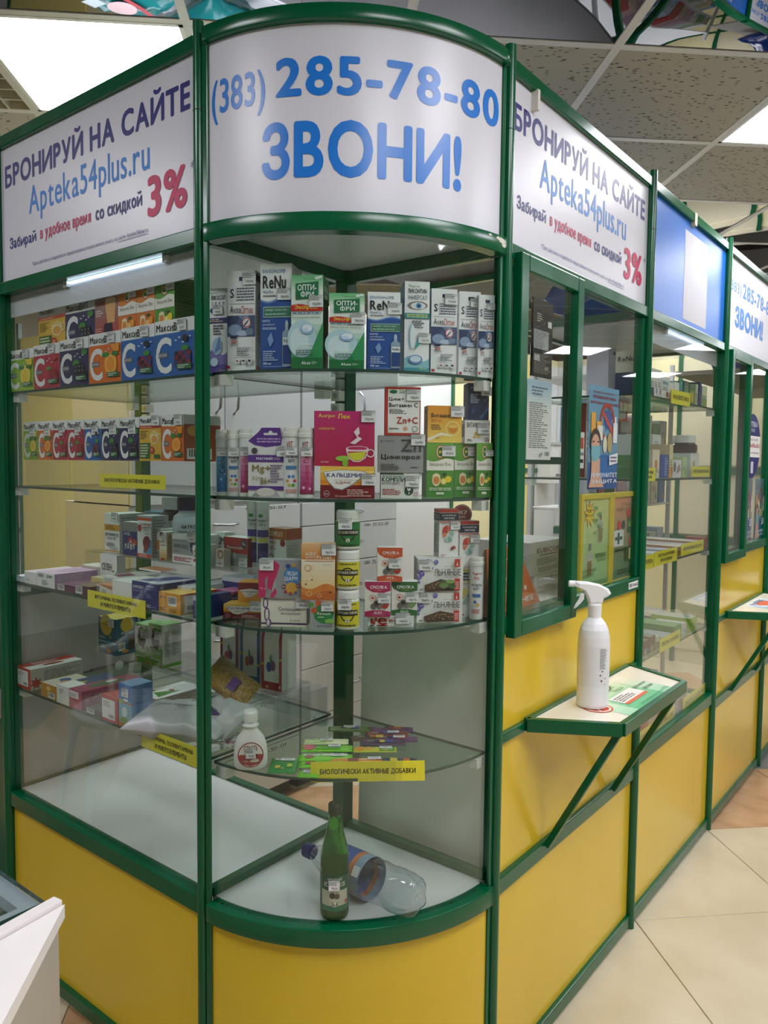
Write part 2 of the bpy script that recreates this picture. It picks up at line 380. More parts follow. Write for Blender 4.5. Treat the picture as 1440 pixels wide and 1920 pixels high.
def ctile(m, nx=1, sag=0, th=.008):
    mb = MB(); h = .288; n = nx; vs = []; fs = []
    for a in range(n+1):
        for b in range(n+1):
            u, v = a/n*2-1, b/n*2-1; vs.append((u*h, v*h, -sag*(1-u*u)*(1-v*v)))
    for a in range(n):
        for b in range(n): k = a*(n+1)+b; fs.append((k, k+1, k+n+2, k+n+1))
    mb.add(vs, fs, m, n > 1); mb.box(-h, h, -h, h, th, th*2, mat('77777A', .8))
    me = bpy.data.meshes.new('ceiling_tile'); me.from_pydata(mb.v, [], mb.f)
    for q in mb.mats: me.materials.append(q)
    me.polygons.foreach_set('material_index', mb.m); me.polygons.foreach_set('use_smooth', mb.sm); return me
aco_me = ctile(ACO); mir_me = ctile(MIRR, 12, .006); mir2_me = ctile(MIRR, 12, .021)
cell = MB()
for k in range(9):
    t = -.288+k*.072; cell.box(t-.0035, t+.0035, -.288, .288, -.002, .045, mat('B9B2A0', .6)); cell.box(-.288, .288, t-.0035, t+.0035, -.002, .045, mat('B9B2A0', .6))
cell.box(-.288, .288, -.288, .288, .14, .15, mat('2A2A28', .9))
cell_me = bpy.data.meshes.new('ceiling_tile'); cell_me.from_pydata(cell.v, [], cell.f)
for q in cell.mats: cell_me.materials.append(q)
cell_me.polygons.foreach_set('material_index', cell.m)
LIGHTS = {(-3,0): 'square lit ceiling lamp above the left showcase sign', (1,0): 'square lit ceiling lamp at the right edge over the aisle'}
ADDED_LAMPS = [(2,-2), (-2,1), (-3,2), (0,3), (-1,-4), (2,-4), (-4,-3), (3,2), (-1,2), (2,4), (5,0), (-6,-1), (-2,4), (-4,2), (0,-3), (5,3)]  # lamps added out of view to light the hall and the kiosk interior
def lamp(i, j, label, group=None):
    c = CN+CU*((i+.5)*.6)+CV*((j+.5)*.6)
    t = thing('ceiling_light', label, 'ceiling light', (c.x, c.y, ZC), group); t.rotation_euler.z = math.radians(43)
    for nm, mk in (('housing', 'h'), ('diffuser', 'd')):
        mb = MB(); h = .290
        if mk == 'h':
            w_ = WHITE
            for a in ((-h, -h+.012, -h, h), (h-.012, h, -h, h), (-h, h, -h, -h+.012), (-h, h, h-.012, h)): mb.box(a[0], a[1], a[2], a[3], -.002, .05, w_)
            mb.box(-h, h, -h, h, .05, .06, w_)
        else: mb.box(-h+.012, h-.012, -h+.012, h-.012, .006, .012, LAMP)
        me = bpy.data.meshes.new(nm); me.from_pydata(mb.v, [], mb.f); me.materials.append(mb.mats[0])
        o = bpy.data.objects.new(nm, me); COL.objects.link(o); o.parent = t
    return t
nl = 0
for i in range(-9, 9):
    for j in range(-9, 10):
        c = CN+CU*((i+.5)*.6)+CV*((j+.5)*.6)
        if not (-5.6 < c.x < 3.6 and -3.6 < c.y < 7.6): continue
        if (i, j) in LIGHTS: lamp(i, j, LIGHTS[(i, j)]); continue
        if (i, j) in ADDED_LAMPS:
            nl += 1; lamp(i, j, 'added square ceiling lamp, out of view, put in to light the scene', 'ceiling lamps of the hall outside the frame'); continue
        me = aco_me
        if j <= -1 and j >= -3: me = mir_me
        if 2 <= j <= 4: me = mir_me
        if (i, j) in ((0, -1),): me = mir2_me
        if i <= -4 and j == 0: me = cell_me
        o = bpy.data.objects.new('ceiling_tile', me); COL.objects.link(o); o.location = (c.x, c.y, ZC+.002); o.rotation_euler.z = math.radians(43); o.parent = ceil
for (i, j) in ((9,3),(8,5),(12,6),(11,8)): lamp(i, j, 'added square ceiling lamp, out of view, put in to light the scene', 'ceiling lamps of the hall outside the frame')
g = MB()
for i in range(-9, 10):
    a = CN+CU*(i*.6)+CV*(-5.4); b = CN+CU*(i*.6)+CV*6; g.bar((a.x,a.y,ZC+.012), (b.x,b.y,ZC+.012), .026, .026, GRID)
for j in range(-9, 11):
    a = CN+CV*(j*.6)-CU*5.4; b = CN+CV*(j*.6)+CU*5.4; g.bar((a.x,a.y,ZC+.0125), (b.x,b.y,ZC+.0125), .026, .026, GRID)
g.build('grid_runners', ceil)

# ================================================================== the kiosk
XA, XB, YA, YB = -1.23, -.80, .98, 1.41; XL = -2.055; AC0 = (XA, YB)
ZT0, ZT1, ZM0, ZM1, ZB0, ZB1 = 2.190, 2.218, 1.824, 1.854, .465, .503
def wb(mb, wall, s0, s1, n0, n1, z0, z1, m, fm=None):
    if wall == 'L': mb.box(s0, s1, YA-n1, YA-n0, z0, z1, m, fm)
    else: mb.box(XB+n0, XB+n1, s0, s1, z0, z1, m, fm)
def wp(wall, s, n, z): return Vector((s, YA-n, z)) if wall == 'L' else Vector((XB+n, s, z))
def wface(mb, wall, s0, s1, n, z0, z1):
    if wall == 'L': return Face(mb, (s0, YA-n, z0), (1,0,0), (0,0,1), s1-s0, z1-z0)
    return Face(mb, (XB+n, s0, z0), (0,1,0), (0,0,1), s1-s0, z1-z0)
def post(root, wall, s, z0=0, z1=2.238, r=.0125, n=0.0, name='post', bk=(-.012, .012, -.036)):
    mb = MB(); p = wp(wall, s, n, 0)
    mb.tube([(p.x, p.y, z0), (p.x, p.y, z1)], r, GREEN, 16)
    mb.tube([(p.x, p.y, 2.072), (p.x, p.y, 2.0735)], r+.0006, mat('003A22', .5), 16)
    wb(mb, wall, s+bk[0], s+bk[1], n+bk[2], n-.006, z0, z1-.03, GREEN)
    return mb.build(name, root)
def rail(root, wall, s0, s1, z0, z1, n0=-.030, n1=.004, name='rail'):
    mb = MB(); wb(mb, wall, s0, s1, n0, n1, z0, z1, GREEN); return mb.build(name, root, bevel=.0025)
def panel(root, wall, s0, s1, z0, z1, m, name, n0=-.016, n1=-.008):
    mb = MB(); wb(mb, wall, s0, s1, n0, n1, z0, z1, m); return mb.build(name, root)
def pane(root, wall, s0, s1, z0, z1, n=-.012, name='glass_pane', m=None):
    mb = MB(); wb(mb, wall, s0, s1, n-.002, n+.002, z0, z1, m or GL); return mb.build(name, root)
NAVY, SKY, MAG = '1D1B72', '1C7BD0', 'C01750'
SALE = [('B','БРОНИРУЙ НА САЙТЕ',.026,.70,.968,.905,NAVY,1.5),('t','Apteka54plus.ru',.175,.385,.80,.645,SKY),
        ('B','Забирай',.05,.215,.215,.325,NAVY),('B','в удобное время',.24,.215,.52,.325,MAG),('B','со скидкой',.545,.225,.765,.335,NAVY),
        ('B','3%',.79,.15,.955,.40,MAG,1.6),('t','*',.97,.36,.985,.40,NAVY),
        ('t','*Срок действия и подробности предоставления скидки можно узнать на сайте Apteka54plus.ru',.19,.062,.79,.10,NAVY),('r',.655,.058,.79,.061,NAVY)]
def fascia(root, wall, s0, s1, m, els):
    p = panel(root, wall, s0+.012, s1-.012, ZM1, ZT0, m, 'fascia_panel')
    mb = MB(); f = wface(mb, wall, s0+.012, s1-.012, -.008, ZM1, ZT0); f.draw(els)
    if mb.v: mb.build('lettering', p)
    return p
def shelf(root, wall, s0, s1, z, n0=-.40, n1=-.020, name='glass_shelf'):
    mb = MB(); wb(mb, wall, s0, s1, n0, n1, z-.006, z, SG, (SG, SG, SGE, SGE, SGE, SGE)); sh = mb.build(name, root)
    for a in (s0-.002, s1-.030):
        for nn in (-.050, n0+.01): mb = MB(); wb(mb, wall, a, a+.032, nn, nn+.022, z-.026, z-.0065, PLAST); mb.build('shelf_clip', sh)
    return sh
def sector(R, n=28, c=AC0): return [c]+[(c[0]+R*math.cos(math.radians(-90+90*k/n)), c[1]+R*math.sin(math.radians(-90+90*k/n))) for k in range(n+1)]
def arc(mb, R0, R1, z0, z1, m, a0=-90, a1=0, n=44, smooth=True, mo=None):
    P = lambda R, k, z: (AC0[0]+R*math.cos(math.radians(a0+(a1-a0)*k/n)), AC0[1]+R*math.sin(math.radians(a0+(a1-a0)*k/n)), z)
    for R, zz, rev in ((R1, (z0, z1), 0), (R0, (z0, z1), 1)):
        vs = [P(R, k, z) for z in zz for k in range(n+1)]
        fs = [(k, k+1, n+2+k, n+1+k) for k in range(n)]
        if rev: fs = [f[::-1] for f in fs]
        mb.add(vs, fs, (mo or m) if not rev else m, smooth)
    for z, rev in ((z0, 1), (z1, 0)):
        vs = [P(R, k, z) for R in (R0, R1) for k in range(n+1)]
        fs = [(k, n+1+k, n+2+k, k+1) for k in range(n)]
        if rev: fs = [f[::-1] for f in fs]
        mb.add(vs, fs, m)
    for k in (0, n):
        mb.add([P(R0,k,z0),P(R1,k,z0),P(R1,k,z1),P(R0,k,z1)], [(0,1,2,3)], m)

# ---- left showcase
LC = thing('display_showcase', 'flat green-framed showcase left of the rounded corner, yellow base', 'showcase', (XL, YA, 0))
post(LC, 'L', XL); post(LC, 'L', XA-.005, r=.0105, bk=(-.012, .002, -.018))
for z0, z1 in ((ZT0, ZT1), (ZM0, ZM1), (ZB0, ZB1), (.035, .07)): rail(LC, 'L', XL+.011, XA-.014, z0, z1)
fascia(LC, 'L', XL, XA-.003, FASC, SALE)
panel(LC, 'L', XL+.012, XA-.014, .07, ZB0, YEL, 'base_panel')
pane(LC, 'L', XL+.012, XA-.014, ZB1, ZM0)
mb = MB(); mb.box(XL, XA-.012, YA+.03, YB-.01, .488, .503, WHITE); mb.build('case_floor', LC)
mb = MB(); mb.box(XL, XA-.012, YA+.03, YB-.01, 1.835, 1.85, WHITE); mb.build('case_top', LC)
panel(LC, 'L', XL+.012, XA-.014, 1.770, 1.826, FASC, 'header_strip', -.030, -.026)
for z in (1.576, 1.330): shelf(LC, 'L', XL+.012, XA-.014, z)
shelf(LC, 'L', XL+.012, XA-.014, 1.072); shelf(LC, 'L', XL+.012, XA-.014, .787)
mb = MB(); mb.box(XL-.016, XL+.016, YB-.016, YB+.016, 0, 2.2, GREEN); mb.build('back_post', LC)
mb = MB(); mb.box(XL+.016, XA-.02, YB-.012, YB+.012, .48, .51, GREEN); mb.build('back_rail', LC, bevel=.002)
mb = MB(); mb.box(XL+.016, XA-.02, YB-.012, YB+.012, 1.825, 1.855, GREEN); mb.build('back_rail', LC, bevel=.002)
for z0, z1 in ((.48, .51), (1.03, 1.06), (1.825, 1.855)):
    mb = MB(); mb.box(XL-.012, XL+.012, YA+.03, YB-.016, z0, z1, GREEN); mb.build('side_rail', LC, bevel=.002)
mb = MB(); mb.box(XL-.004, XL+.004, YA+.03, YB-.016, .51, 1.03, mat('B9B8B4', .5)); mb.build('side_panel', LC)
for k, z in enumerate((1.545, 1.515)):
    mb = MB(); mb.box(XL+.017, XL+.040, YB-.014, YB+.014, z, z+.024, PLAST); mb.tube([(XL+.0285, YB-.014, z+.012), (XL+.0285, YB-.016, z+.012)], .007, ALU, 12); mb.build('cable_clip', LC)
# tube lamp behind the header
def tube_lamp(wall, s0, s1, label):
    p = wp(wall, (s0+s1)/2, -.02, 1.815); t = thing('tube_light', label, 'light', p)
    mb = MB(); a, b = wp(wall, s0, -.0215, 1.8205), wp(wall, s1, -.0215, 1.8205); mb.tube([a, b], .0018, emit('led_tube_glow', 'D8E6FF', TUBE_STRENGTH*9), 10); mb.build('tube', t)
    for s in (s0, s1): mb = MB(); wb(mb, wall, s-.008, s+.008, -.026, -.017, 1.811, 1.824, PLAST); mb.build('end_cap', t)
tube_lamp('L', -1.76, -1.37, 'thin lit white tube under the left sign, at the header strip')

# ---- rounded corner showcase
CC = thing('corner_showcase', 'rounded glass corner showcase with the phone number sign on top', 'showcase', (XA, YB, 0))
for nm, z0, z1 in (('rail', ZT0, ZT1), ('rail', ZM0-.004, ZM1), ('rail', ZB0, ZB1), ('rail', .02, .055)):
    mb = MB(); arc(mb, .408, .442, z0, z1, GREEN, -87.6, -2.4); mb.build('curved_rail', CC, bevel=.0025, merge=True)
mb = MB(); arc(mb, .422, .427, ZM1, ZT0, FASC, -88.5, -1.5); cf = mb.build('curved_fascia_panel', CC)
def bent(mb, s, a0, a1, z0, z1, R, m, bold=1):
    import bmesh
    vs, fs, x0, wd, y0, ht = textmesh(s, bold, 3)
    me = bpy.data.meshes.new('t'); me.from_pydata([((v[0]-x0)/wd, (v[1]-y0)/ht, v[2]*4e-5) for v in vs], [], fs)
    bm = bmesh.new(); bm.from_mesh(me)
    n = max(4, int((a1-a0)/1.0))
    for k in range(1, n):
        bmesh.ops.bisect_plane(bm, geom=bm.verts[:]+bm.edges[:]+bm.faces[:], plane_co=(k/n,0,0), plane_no=(1,0,0))
    out = []
    for v in bm.verts:
        a = math.radians(a0+(a1-a0)*v.co.x); Rz_ = R+v.co.z; out.append((AC0[0]+Rz_*math.cos(a), AC0[1]+Rz_*math.sin(a), z0+(z1-z0)*v.co.y))
    bm.verts.index_update(); mb.add(out, [tuple(v.index for v in f.verts) for f in bm.faces], m); bm.free(); bpy.data.meshes.remove(me)
mb = MB(); blue = mat('1C78D4', .3)
bent(mb, '(383)', -86.0, -69.6, 2.036, 2.118, .4275, blue, .8); bent(mb, '285-78-80', -66.8, -4.3, 2.062, 2.132, .4275, blue, 1.5)
bent(mb, 'ЗВОНИ!', -70.5, -18.2, 1.917, 2.020, .4275, blue, 1.5)
mb.build('lettering', cf)
mb = MB(); arc(mb, .422, .427, .055, ZB0, YEL, -88.5, -1.5); mb.build('curved_base_panel', CC)
mb = MB(); arc(mb, .4185, .4225, ZB1, ZM0, GL, -88.6, -1.6); mb.build('curved_glass_pane', CC)
mb = MB(); mb.prism(sector(.408), .487, .503, WHITE); mb.build('case_floor', CC)
mb = MB(); mb.prism(sector(.408), 1.850, 1.862, WHITE); mb.build('case_top', CC)
mb = MB(); mb.box(XA-.018, XA+.018, YB-.018, YB+.018, 0, 2.2, GREEN); mb.build('inner_post', CC, bevel=.002)
mb = MB(); mb.box(XA+.007, XA+.023, YA-.002, YA+.003, 0, 2.19, GREEN); mb.build('stile', CC, bevel=.002)
mb = MB(); mb.box(XB-.005, XB+.001, YB-.022, YB-.009, 0, 2.19, GREEN); mb.build('stile', CC, bevel=.002)
for z0, z1 in ((.503, .520), (1.822, 1.850)):
    mb = MB(); mb.box(XA-.011, XA+.011, YA+.018, YB-.018, z0, z1, GREEN); mb.build('inner_rail', CC, bevel=.002)
    mb = MB(); mb.box(XA+.018, XB-.02, YB-.011, YB+.011, z0, z1, GREEN); mb.build('inner_rail', CC, bevel=.002)
for z in (1.576, 1.330, 1.074, .785):
    mb = MB(); mb.prism(sector(.403), z-.006, z, SG, SGE, True); sh = mb.build('quarter_round_shelf', CC)
    mb = MB(); mb.box(XA+.012, XA+.042, YA+.022, YA+.046, z-.027, z-.0065, PLAST); mb.build('shelf_clip', sh)
    mb = MB(); mb.box(XB-.046, XB-.022, YB-.040, YB-.012, z-.027, z-.0065, PLAST); mb.build('shelf_clip', sh)
for z in (1.545, 1.515): mb = MB(); mb.box(XA-.013, XA+.013, YB-.038, YB-.018, z, z+.024, PLAST); mb.tube([(XA, YB-.038, z+.012), (XA, YB-.040, z+.012)], .007, ALU, 12); mb.build('cable_clip', CC)

# ---- right wall, bay by bay
RP = [YB+.004, 2.245, 3.06, 3.87, 4.69, 5.50]
PHONE = [('t','(383)',.04,.60,.27,.75,SKY),('B','285-78-80',.30,.62,.96,.80,SKY,1.6),('B','ЗВОНИ!',.17,.25,.75,.50,SKY,2)]
def service_bay(s0, s1, label, signm, els, last=False):
    t = thing('service_window_bay', label, 'kiosk counter', (XB, s0, 0))
    post(t, 'R', s0, **(dict(r=.0115, bk=(.002, .012, -.03)) if s0 < 1.42 else {}))
    if last: post(t, 'R', s1)
    a, b = s0+.012, s1-.012
    for z0, z1 in ((ZT0, ZT1), (ZM0, ZM1), (1.038, 1.075), (.800, .822), (ZB0, ZB1), (.008, .043)): rail(t, 'R', a, b, z0, z1)
    fascia(t, 'R', s0, s1, signm, els)
    panel(t, 'R', a, b, .822, 1.038, YEL, 'middle_panel'); panel(t, 'R', a, b, ZB1, .800, YEL, 'lower_panel'); panel(t, 'R', a, b, .043, ZB0, YEL, 'base_panel')
    # casement leaf standing proud of the frame, and a fixed light
    m = a+.325
    lf = MB(); z0, z1 = 1.030, 1.836; q = .034
    wb(lf, 'R', a+.014, a+.014+q, 0, .022, z0, z1, GREEN); wb(lf, 'R', m-q, m, 0, .022, z0, z1, GREEN)
    wb(lf, 'R', a+.014+q, m-q, 0, .022, z0, z0+q, GREEN); wb(lf, 'R', a+.014+q, m-q, 0, .022, z1-q, z1, GREEN)
    lo = lf.build('casement_frame', t, bevel=.0025)
    mb = MB(); wb(mb, 'R', a+.044, m-q+.004, .008, .012, z0+q-.004, z1-q+.004, GL); mb.build('glass_pane', lo)
    for z in (1.15, 1.66): mb = MB(); p = wp('R', m+.003, .012, z); mb.tube([(p.x, p.y, z-.028), (p.x, p.y, z+.028)], .005, ALU, 8); mb.build('hinge', lo)
    mb = MB(); wb(mb, 'R', m, m+.034, -.030, .002, 1.075, ZM0, GREEN); mb.build('mullion', t, bevel=.002)
    mb = MB(); wb(mb, 'R', b-.02, b, -.030, -.004, 1.075, ZM0, GREEN); mb.build('side_stile', t, bevel=.002)
    mb = MB(); wb(mb, 'R', a, a+.016, -.030, -.001, 1.075, ZM0, GREEN); mb.build('side_stile', t, bevel=.002)
    pane(t, 'R', m+.034, b-.02, 1.075, ZM0)
    return t
def case_bay(s0, s1, label, signm, els, shelves):
    t = thing('display_showcase', label, 'showcase', (XB, s0, 0))
    post(t, 'R', s0); a, b = s0+.012, s1-.012
    for z0, z1 in ((ZT0, ZT1), (ZM0, ZM1), (ZB0+.03, ZB1+.035), (.008, .043)): rail(t, 'R', a, b, z0, z1)
    fascia(t, 'R', s0, s1, signm, els)
    panel(t, 'R', a, b, .043, ZB0+.03, YEL, 'base_panel'); pane(t, 'R', a, b, ZB1+.035, ZM0)
    panel(t, 'R', a, b, 1.770, 1.826, FASC, 'header_strip', -.030, -.026)
    mb = MB(); mb.box(XB-.42, XB-.03, a, b, .505, .520, WHITE); mb.build('case_floor', t)
    mb = MB(); mb.box(XB-.42, XB-.03, a, b, 1.835, 1.85, WHITE); mb.build('case_top', t)
    for s in (s0, s1):
        mb = MB(); mb.box(XB-.445, XB-.415, s-.013, s+.013, 0, 2.2, GREEN); mb.build('back_post', t)
        for z0 in (.51, 1.825):
            mb = MB(); mb.box(XB-.415, XB-.032, s-.010, s+.010, z0, z0+.024, GREEN); mb.build('side_rail', t)
    for z0 in (.50, 1.40, 1.825):
        mb = MB(); mb.box(XB-.44, XB-.42, s0+.013, s1-.013, z0, z0+.026, GREEN); mb.build('back_rail', t)
    for z in shelves: shelf(t, 'R', a, b, z)
    return t
B1 = service_bay(RP[0], RP[1], 'green kiosk bay with the open casement window behind the white spray bottle', FASC, SALE)
CARD = [('r',.40,.06,.72,.90,'B8B8BC')]
B2 = case_bay(RP[1], RP[2], 'green-framed showcase under the blue sign, between two service windows', BLUEF, CARD, (1.612, 1.358, 1.09, .80))
B3 = service_bay(RP[2], RP[3], 'farther kiosk bay under the white phone number sign, round sticker in its window', FASC, PHONE)
B4 = service_bay(RP[3], RP[4], 'farthest kiosk bay at the right edge of the photo, cut by the frame', FASC, SALE, last=True)
tube_lamp('R', 2.46, 2.86, 'thin lit white tube under the blue sign')

def tray(wall_s, label, els_fn, top='F0EBDA'):
    s0, s1, f0, f1, d, z = wall_s
    t = thing('counter_shelf', label, 'shelf', (XB, (s0+s1)/2, z))
    x0, x1 = XB+.006, XB+d; h = .030; fr = MB()
    P = [(x0, s0), (x1, f0), (x1, f1), (x0, s1)]
    for k in range(4):
        a, b = P[k], P[(k+1) % 4]; fr.bar((a[0], a[1], z-h/2), (b[0], b[1], z-h/2), .016, h, GREEN)
    fr.build('tray_frame', t, bevel=.0015)
    mb = MB(); mb.prism([(x0, s0+.004), (x1-.004, f0+.006), (x1-.004, f1-.006), (x0, s1-.004)], z-.012, z-.004, mat(top, .22)); pl = mb.build('tray_board', t)
    mb = MB(); f = Face(mb, (x1-.004, f0+.006, z-.004), (0,1,0), (-1,0,0), f1-f0-.012, d-.014); f.draw(els_fn); mb.build('printed_advert', pl)
    for s in (f0+.012, f1-.012):
        mb = MB(); mb.bar((x1-.012, s, z-h), (XB+.006, s, ZB1-.012), .016, .016, GREEN); mb.build('brace', t, bevel=.002)
    return t
ADV = [('g',.30,.0,.72,.92,'5DBB83','E9EFD4'),('g',.16,.0,.30,.8,'A7D9B4','F0EBDA'),('g',.72,.0,.86,.92,'A7D9B4','F0EBDA'),
       ('c',.17,.50,.085,'C8502F'),('o',.17,.50,.075,'F0E0D8',.012),('B','Ап',.12,.40,.22,.60,'F2E8E0'),
       ('r',.34,.22,.66,.52,'F2F0EC'),('r',.34,.22,.66,.28,'E0704E'),('l',.36,.31,.60,.48,4,'6A6A6A'),
       ('t','Ромадент',.38,.66,.62,.82,'2C6B45'),('t','Уход за',.52,.56,.64,.66,'2C6B45'),('t','проблемными',.66,.40,.86,.50,'1E5A38'),('t','дёснами',.70,.28,.84,.38,'1E5A38'),
       ('t','Паста, ополаскиватель и гель в АПТЕКЕ',.40,.06,.84,.13,'2C6B45')]
tray((1.535, 2.155, 1.640, 2.075, .185, .832), 'green-edged counter shelf holding the white spray bottle, printed green advert', ADV)
ADV2 = [('g',.2,.1,.8,.9,'6FA4D8','E4ECF0'),('r',.3,.2,.62,.6,'F2F0EC'),('e',.5,.62,.16,.16,'E0704E'),('l',.34,.25,.6,.5,4,'5A6A8A'),('B','В АПТЕКЕ',.3,.72,.7,.85,'2050A0')]
tray((3.20, 3.80, 3.29, 3.72, .185, .832), 'farther green-edged counter shelf with a blue and white advert, nothing on it', ADV2)
tray((4.02, 4.60, 4.10, 4.52, .185, .832), 'farthest green counter shelf under the last window bay', ADV2)
# brackets where the small bar of the near shelf is screwed to the post
# ---- green door frame past the left showcase
dr = thing('kiosk_door', 'green framed staff door at the left edge, with small steel hinges', 'door', (XL-.45, YA, 0))
mb = MB()
for s0, s1 in ((XL-.075, XL-.014), (XL-.86, XL-.80)): wb(mb, 'L', s0, s1, -.03, .003, .02, 2.2, GREEN)
for z0, z1 in ((.02, .08), (1.0, 1.05), (2.14, 2.2)): wb(mb, 'L', XL-.80, XL-.075, -.03, .003, z0, z1, GREEN)
mb.build('door_frame', dr, bevel=.002)
for z0, z1 in ((.08, 1.0), (1.05, 2.14)): mb = MB(); wb(mb, 'L', XL-.80, XL-.075, -.018, -.01, z0, z1, YEL); mb.build('door_panel', dr)
for z in (.74, 1.30): mb = MB(); p = wp('L', XL-.022, .006, z); mb.tube([(p.x, p.y, z-.04), (p.x, p.y, z+.04)], .005, ALU, 8); mb.build('hinge', dr)

# ---- inside the kiosk: drawers, cupboards, panelled back wall
def inv(f, u, v, s, w_=.13, h_=.018): f.draw([('b',u,v,u+w_*.35,v+h_,'222222'),('t',s,u+w_*.4,v,u+w_,v+h_,'222222')])
def cupboard(y0, y1, X, label, cols, zs, doors, codes, group=None):
    t = thing('drawer_cabinet', label, 'cabinet', (X-.2, (y0+y1)/2, 0), group)
    mb = MB(); mb.box(X-.42, X-.018, y0, y1, .06, zs[-1]+.02, mat('D4D5D8', .4)); mb.box(X-.40, X-.04, y0+.02, y1-.02, 0, .06, DARK); mb.build('carcass', t)
    n = 0
    for c in range(cols):
        a = y0+(y1-y0)*c/cols+.002; b = y0+(y1-y0)*(c+1)/cols-.002
        for z0, z1 in zip(zs[:-1], zs[1:]):
            mb = MB(); mb.box(X-.017, X, a, b, z0+.002, z1-.002, mat('DFE0E3', .35)); d = mb.build('drawer', t, bevel=.0015)
            m = (a+b)/2; hb = MB(); zz = (z0+z1)/2
            hb.tube([(X, m-.055, zz), (X+.022, m-.045, zz), (X+.026, m, zz-.003), (X+.022, m+.045, zz), (X, m+.055, zz)], .005, ALU, 8); hb.build('handle', d)
            pb = MB(); f = Face(pb, (X, a, z0), (0,1,0), (0,0,1), b-a, z1-z0)
            f.draw([('b',.62,.84,.70,.95,'222222'),('t',codes[n % len(codes)],.72,.85,.90,.94,'222222')]); pb.build('inventory_sticker', d); n += 1
    if doors:
        z0, z1 = doors
        mb = MB(); mb.box(X-.36, X-.018, y0, y1, z0, z1, mat('D4D5D8', .4)); mb.build('cupboard_carcass', t)
        for c in range(cols*2):
            a = y0+(y1-y0)*c/(cols*2)+.002; b = y0+(y1-y0)*(c+1)/(cols*2)-.002
            mb = MB(); mb.box(X-.017, X, a, b, z0+.002, z1-.002, mat('DFE0E3', .35)); d = mb.build('door', t, bevel=.0015)
            m = b-.04 if c % 2 == 0 else a+.04; hb = MB(); zc = z0+.40
            hb.tube([(X, m, zc-.07), (X+.024, m, zc-.05), (X+.030, m, zc), (X+.024, m, zc+.05), (X, m, zc+.07)], .005, ALU, 8); hb.build('handle', d)
    return t
XD = -2.25
cupboard(1.50, 2.30, XD, 'white drawer cabinet with tall doors, seen through the rounded corner at left', 1, [.07, .25, .45, .64, .82, .96, 1.10, 1.23], (1.245, 2.05), ['71-51-01', '71-51-02', '71-51-03', '71-51-04', '71-51-05', '71-51-06', '71-51-07'])
cupboard(2.31, 2.96, XD, 'white drawer cabinet behind the inner corner post', 1, [.07, .30, .52, .74, .96, 1.13, 1.23], (1.245, 2.05), ['71-52-01', '71-52-05', '71-52-06', '71-53-08'])
# panelled partition deeper inside
def wallpanels(name, pts, z1, ms, fr=True):
    t = struct(MB().build(name)) if False else None
pw = MB(); pw.box(-4.6, -2.70, 2.60, 2.64, 0, 2.3, CREAM); part = struct(pw.build('wall_partition'))
xs = [-6.0, -5.15, -4.22, -3.80, -2.70]
for k, (a, b) in enumerate(zip(xs[:-1], xs[1:])):
    mb = MB(); mb.box(a+.01, b-.01, 2.585, 2.60, .1, 2.2, [mat('DCDCE0', .5), PALEY, CREAM, mat('DCDCE0', .5)][k]); mb.build('wall_panel', part)
for x in (-5.15, -2.70): 
    mb = MB(); mb.box(x-.015, x+.015, 2.575, 2.60, 0, 2.3, GREEN); mb.build('wall_post', part)
for z in (.9, 1.12, 1.75): mb = MB(); mb.box(-6.0, -5.15, 2.572, 2.60, z, z+.035, GREEN); mb.build('wall_rail', part)
pw = MB(); pw.box(-2.75, -2.70, 2.98, 5.6, 0, 2.2, CREAM); part2 = struct(pw.build('wall_inner'))
ys = [2.98, 3.5, 4.1, 4.7, 5.2, 5.6]
for k, (a, b) in enumerate(zip(ys[:-1], ys[1:])):
    mb = MB(); mb.box(-2.70, -2.688, a+.012, b-.012, .1, 2.15, [mat('DDDDDC', .5), mat('DDDDDC', .5), CREAM, PALEY, mat('DDDDDC', .5), CREAM, PALEY][k]); mb.build('wall_panel', part2)
    mb = MB(); mb.box(-2.70, -2.675, a-.012, a+.012, 0, 2.2, GREEN); mb.build('wall_post', part2)
for z in (.62, 1.34):
    mb = MB(); mb.box(-2.70, -2.672, 3.5, 5.6, z, z+.03, GREEN); mb.build('wall_rail', part2)

pw = MB(); pw.box(-2.75, -.86, 5.60, 5.64, 0, 2.2, mat('CFC6A8', .5)); part3 = struct(pw.build('wall_end'))
for k, (a, b) in enumerate(((-2.70, -2.2), (-2.2, -1.75), (-1.75, -1.3), (-1.3, -.86))):
    for z0, z1 in ((.10, .86), (.92, 1.34), (1.40, 2.15)): mb = MB(); mb.box(a+.014, b-.014, 5.588, 5.60, z0, z1, [mat('DDDDDC', .5), CREAM, mat('D8D0B0', .5), CREAM][k]); mb.build('wall_panel', part3)
    mb = MB(); mb.box(b-.014, b+.014, 5.575, 5.60, 0, 2.2, GREEN); mb.build('wall_post', part3)
for z in (.86, 1.34): mb = MB(); mb.box(-2.70, -.86, 5.572, 5.60, z, z+.05, GREEN); mb.build('wall_rail', part3)
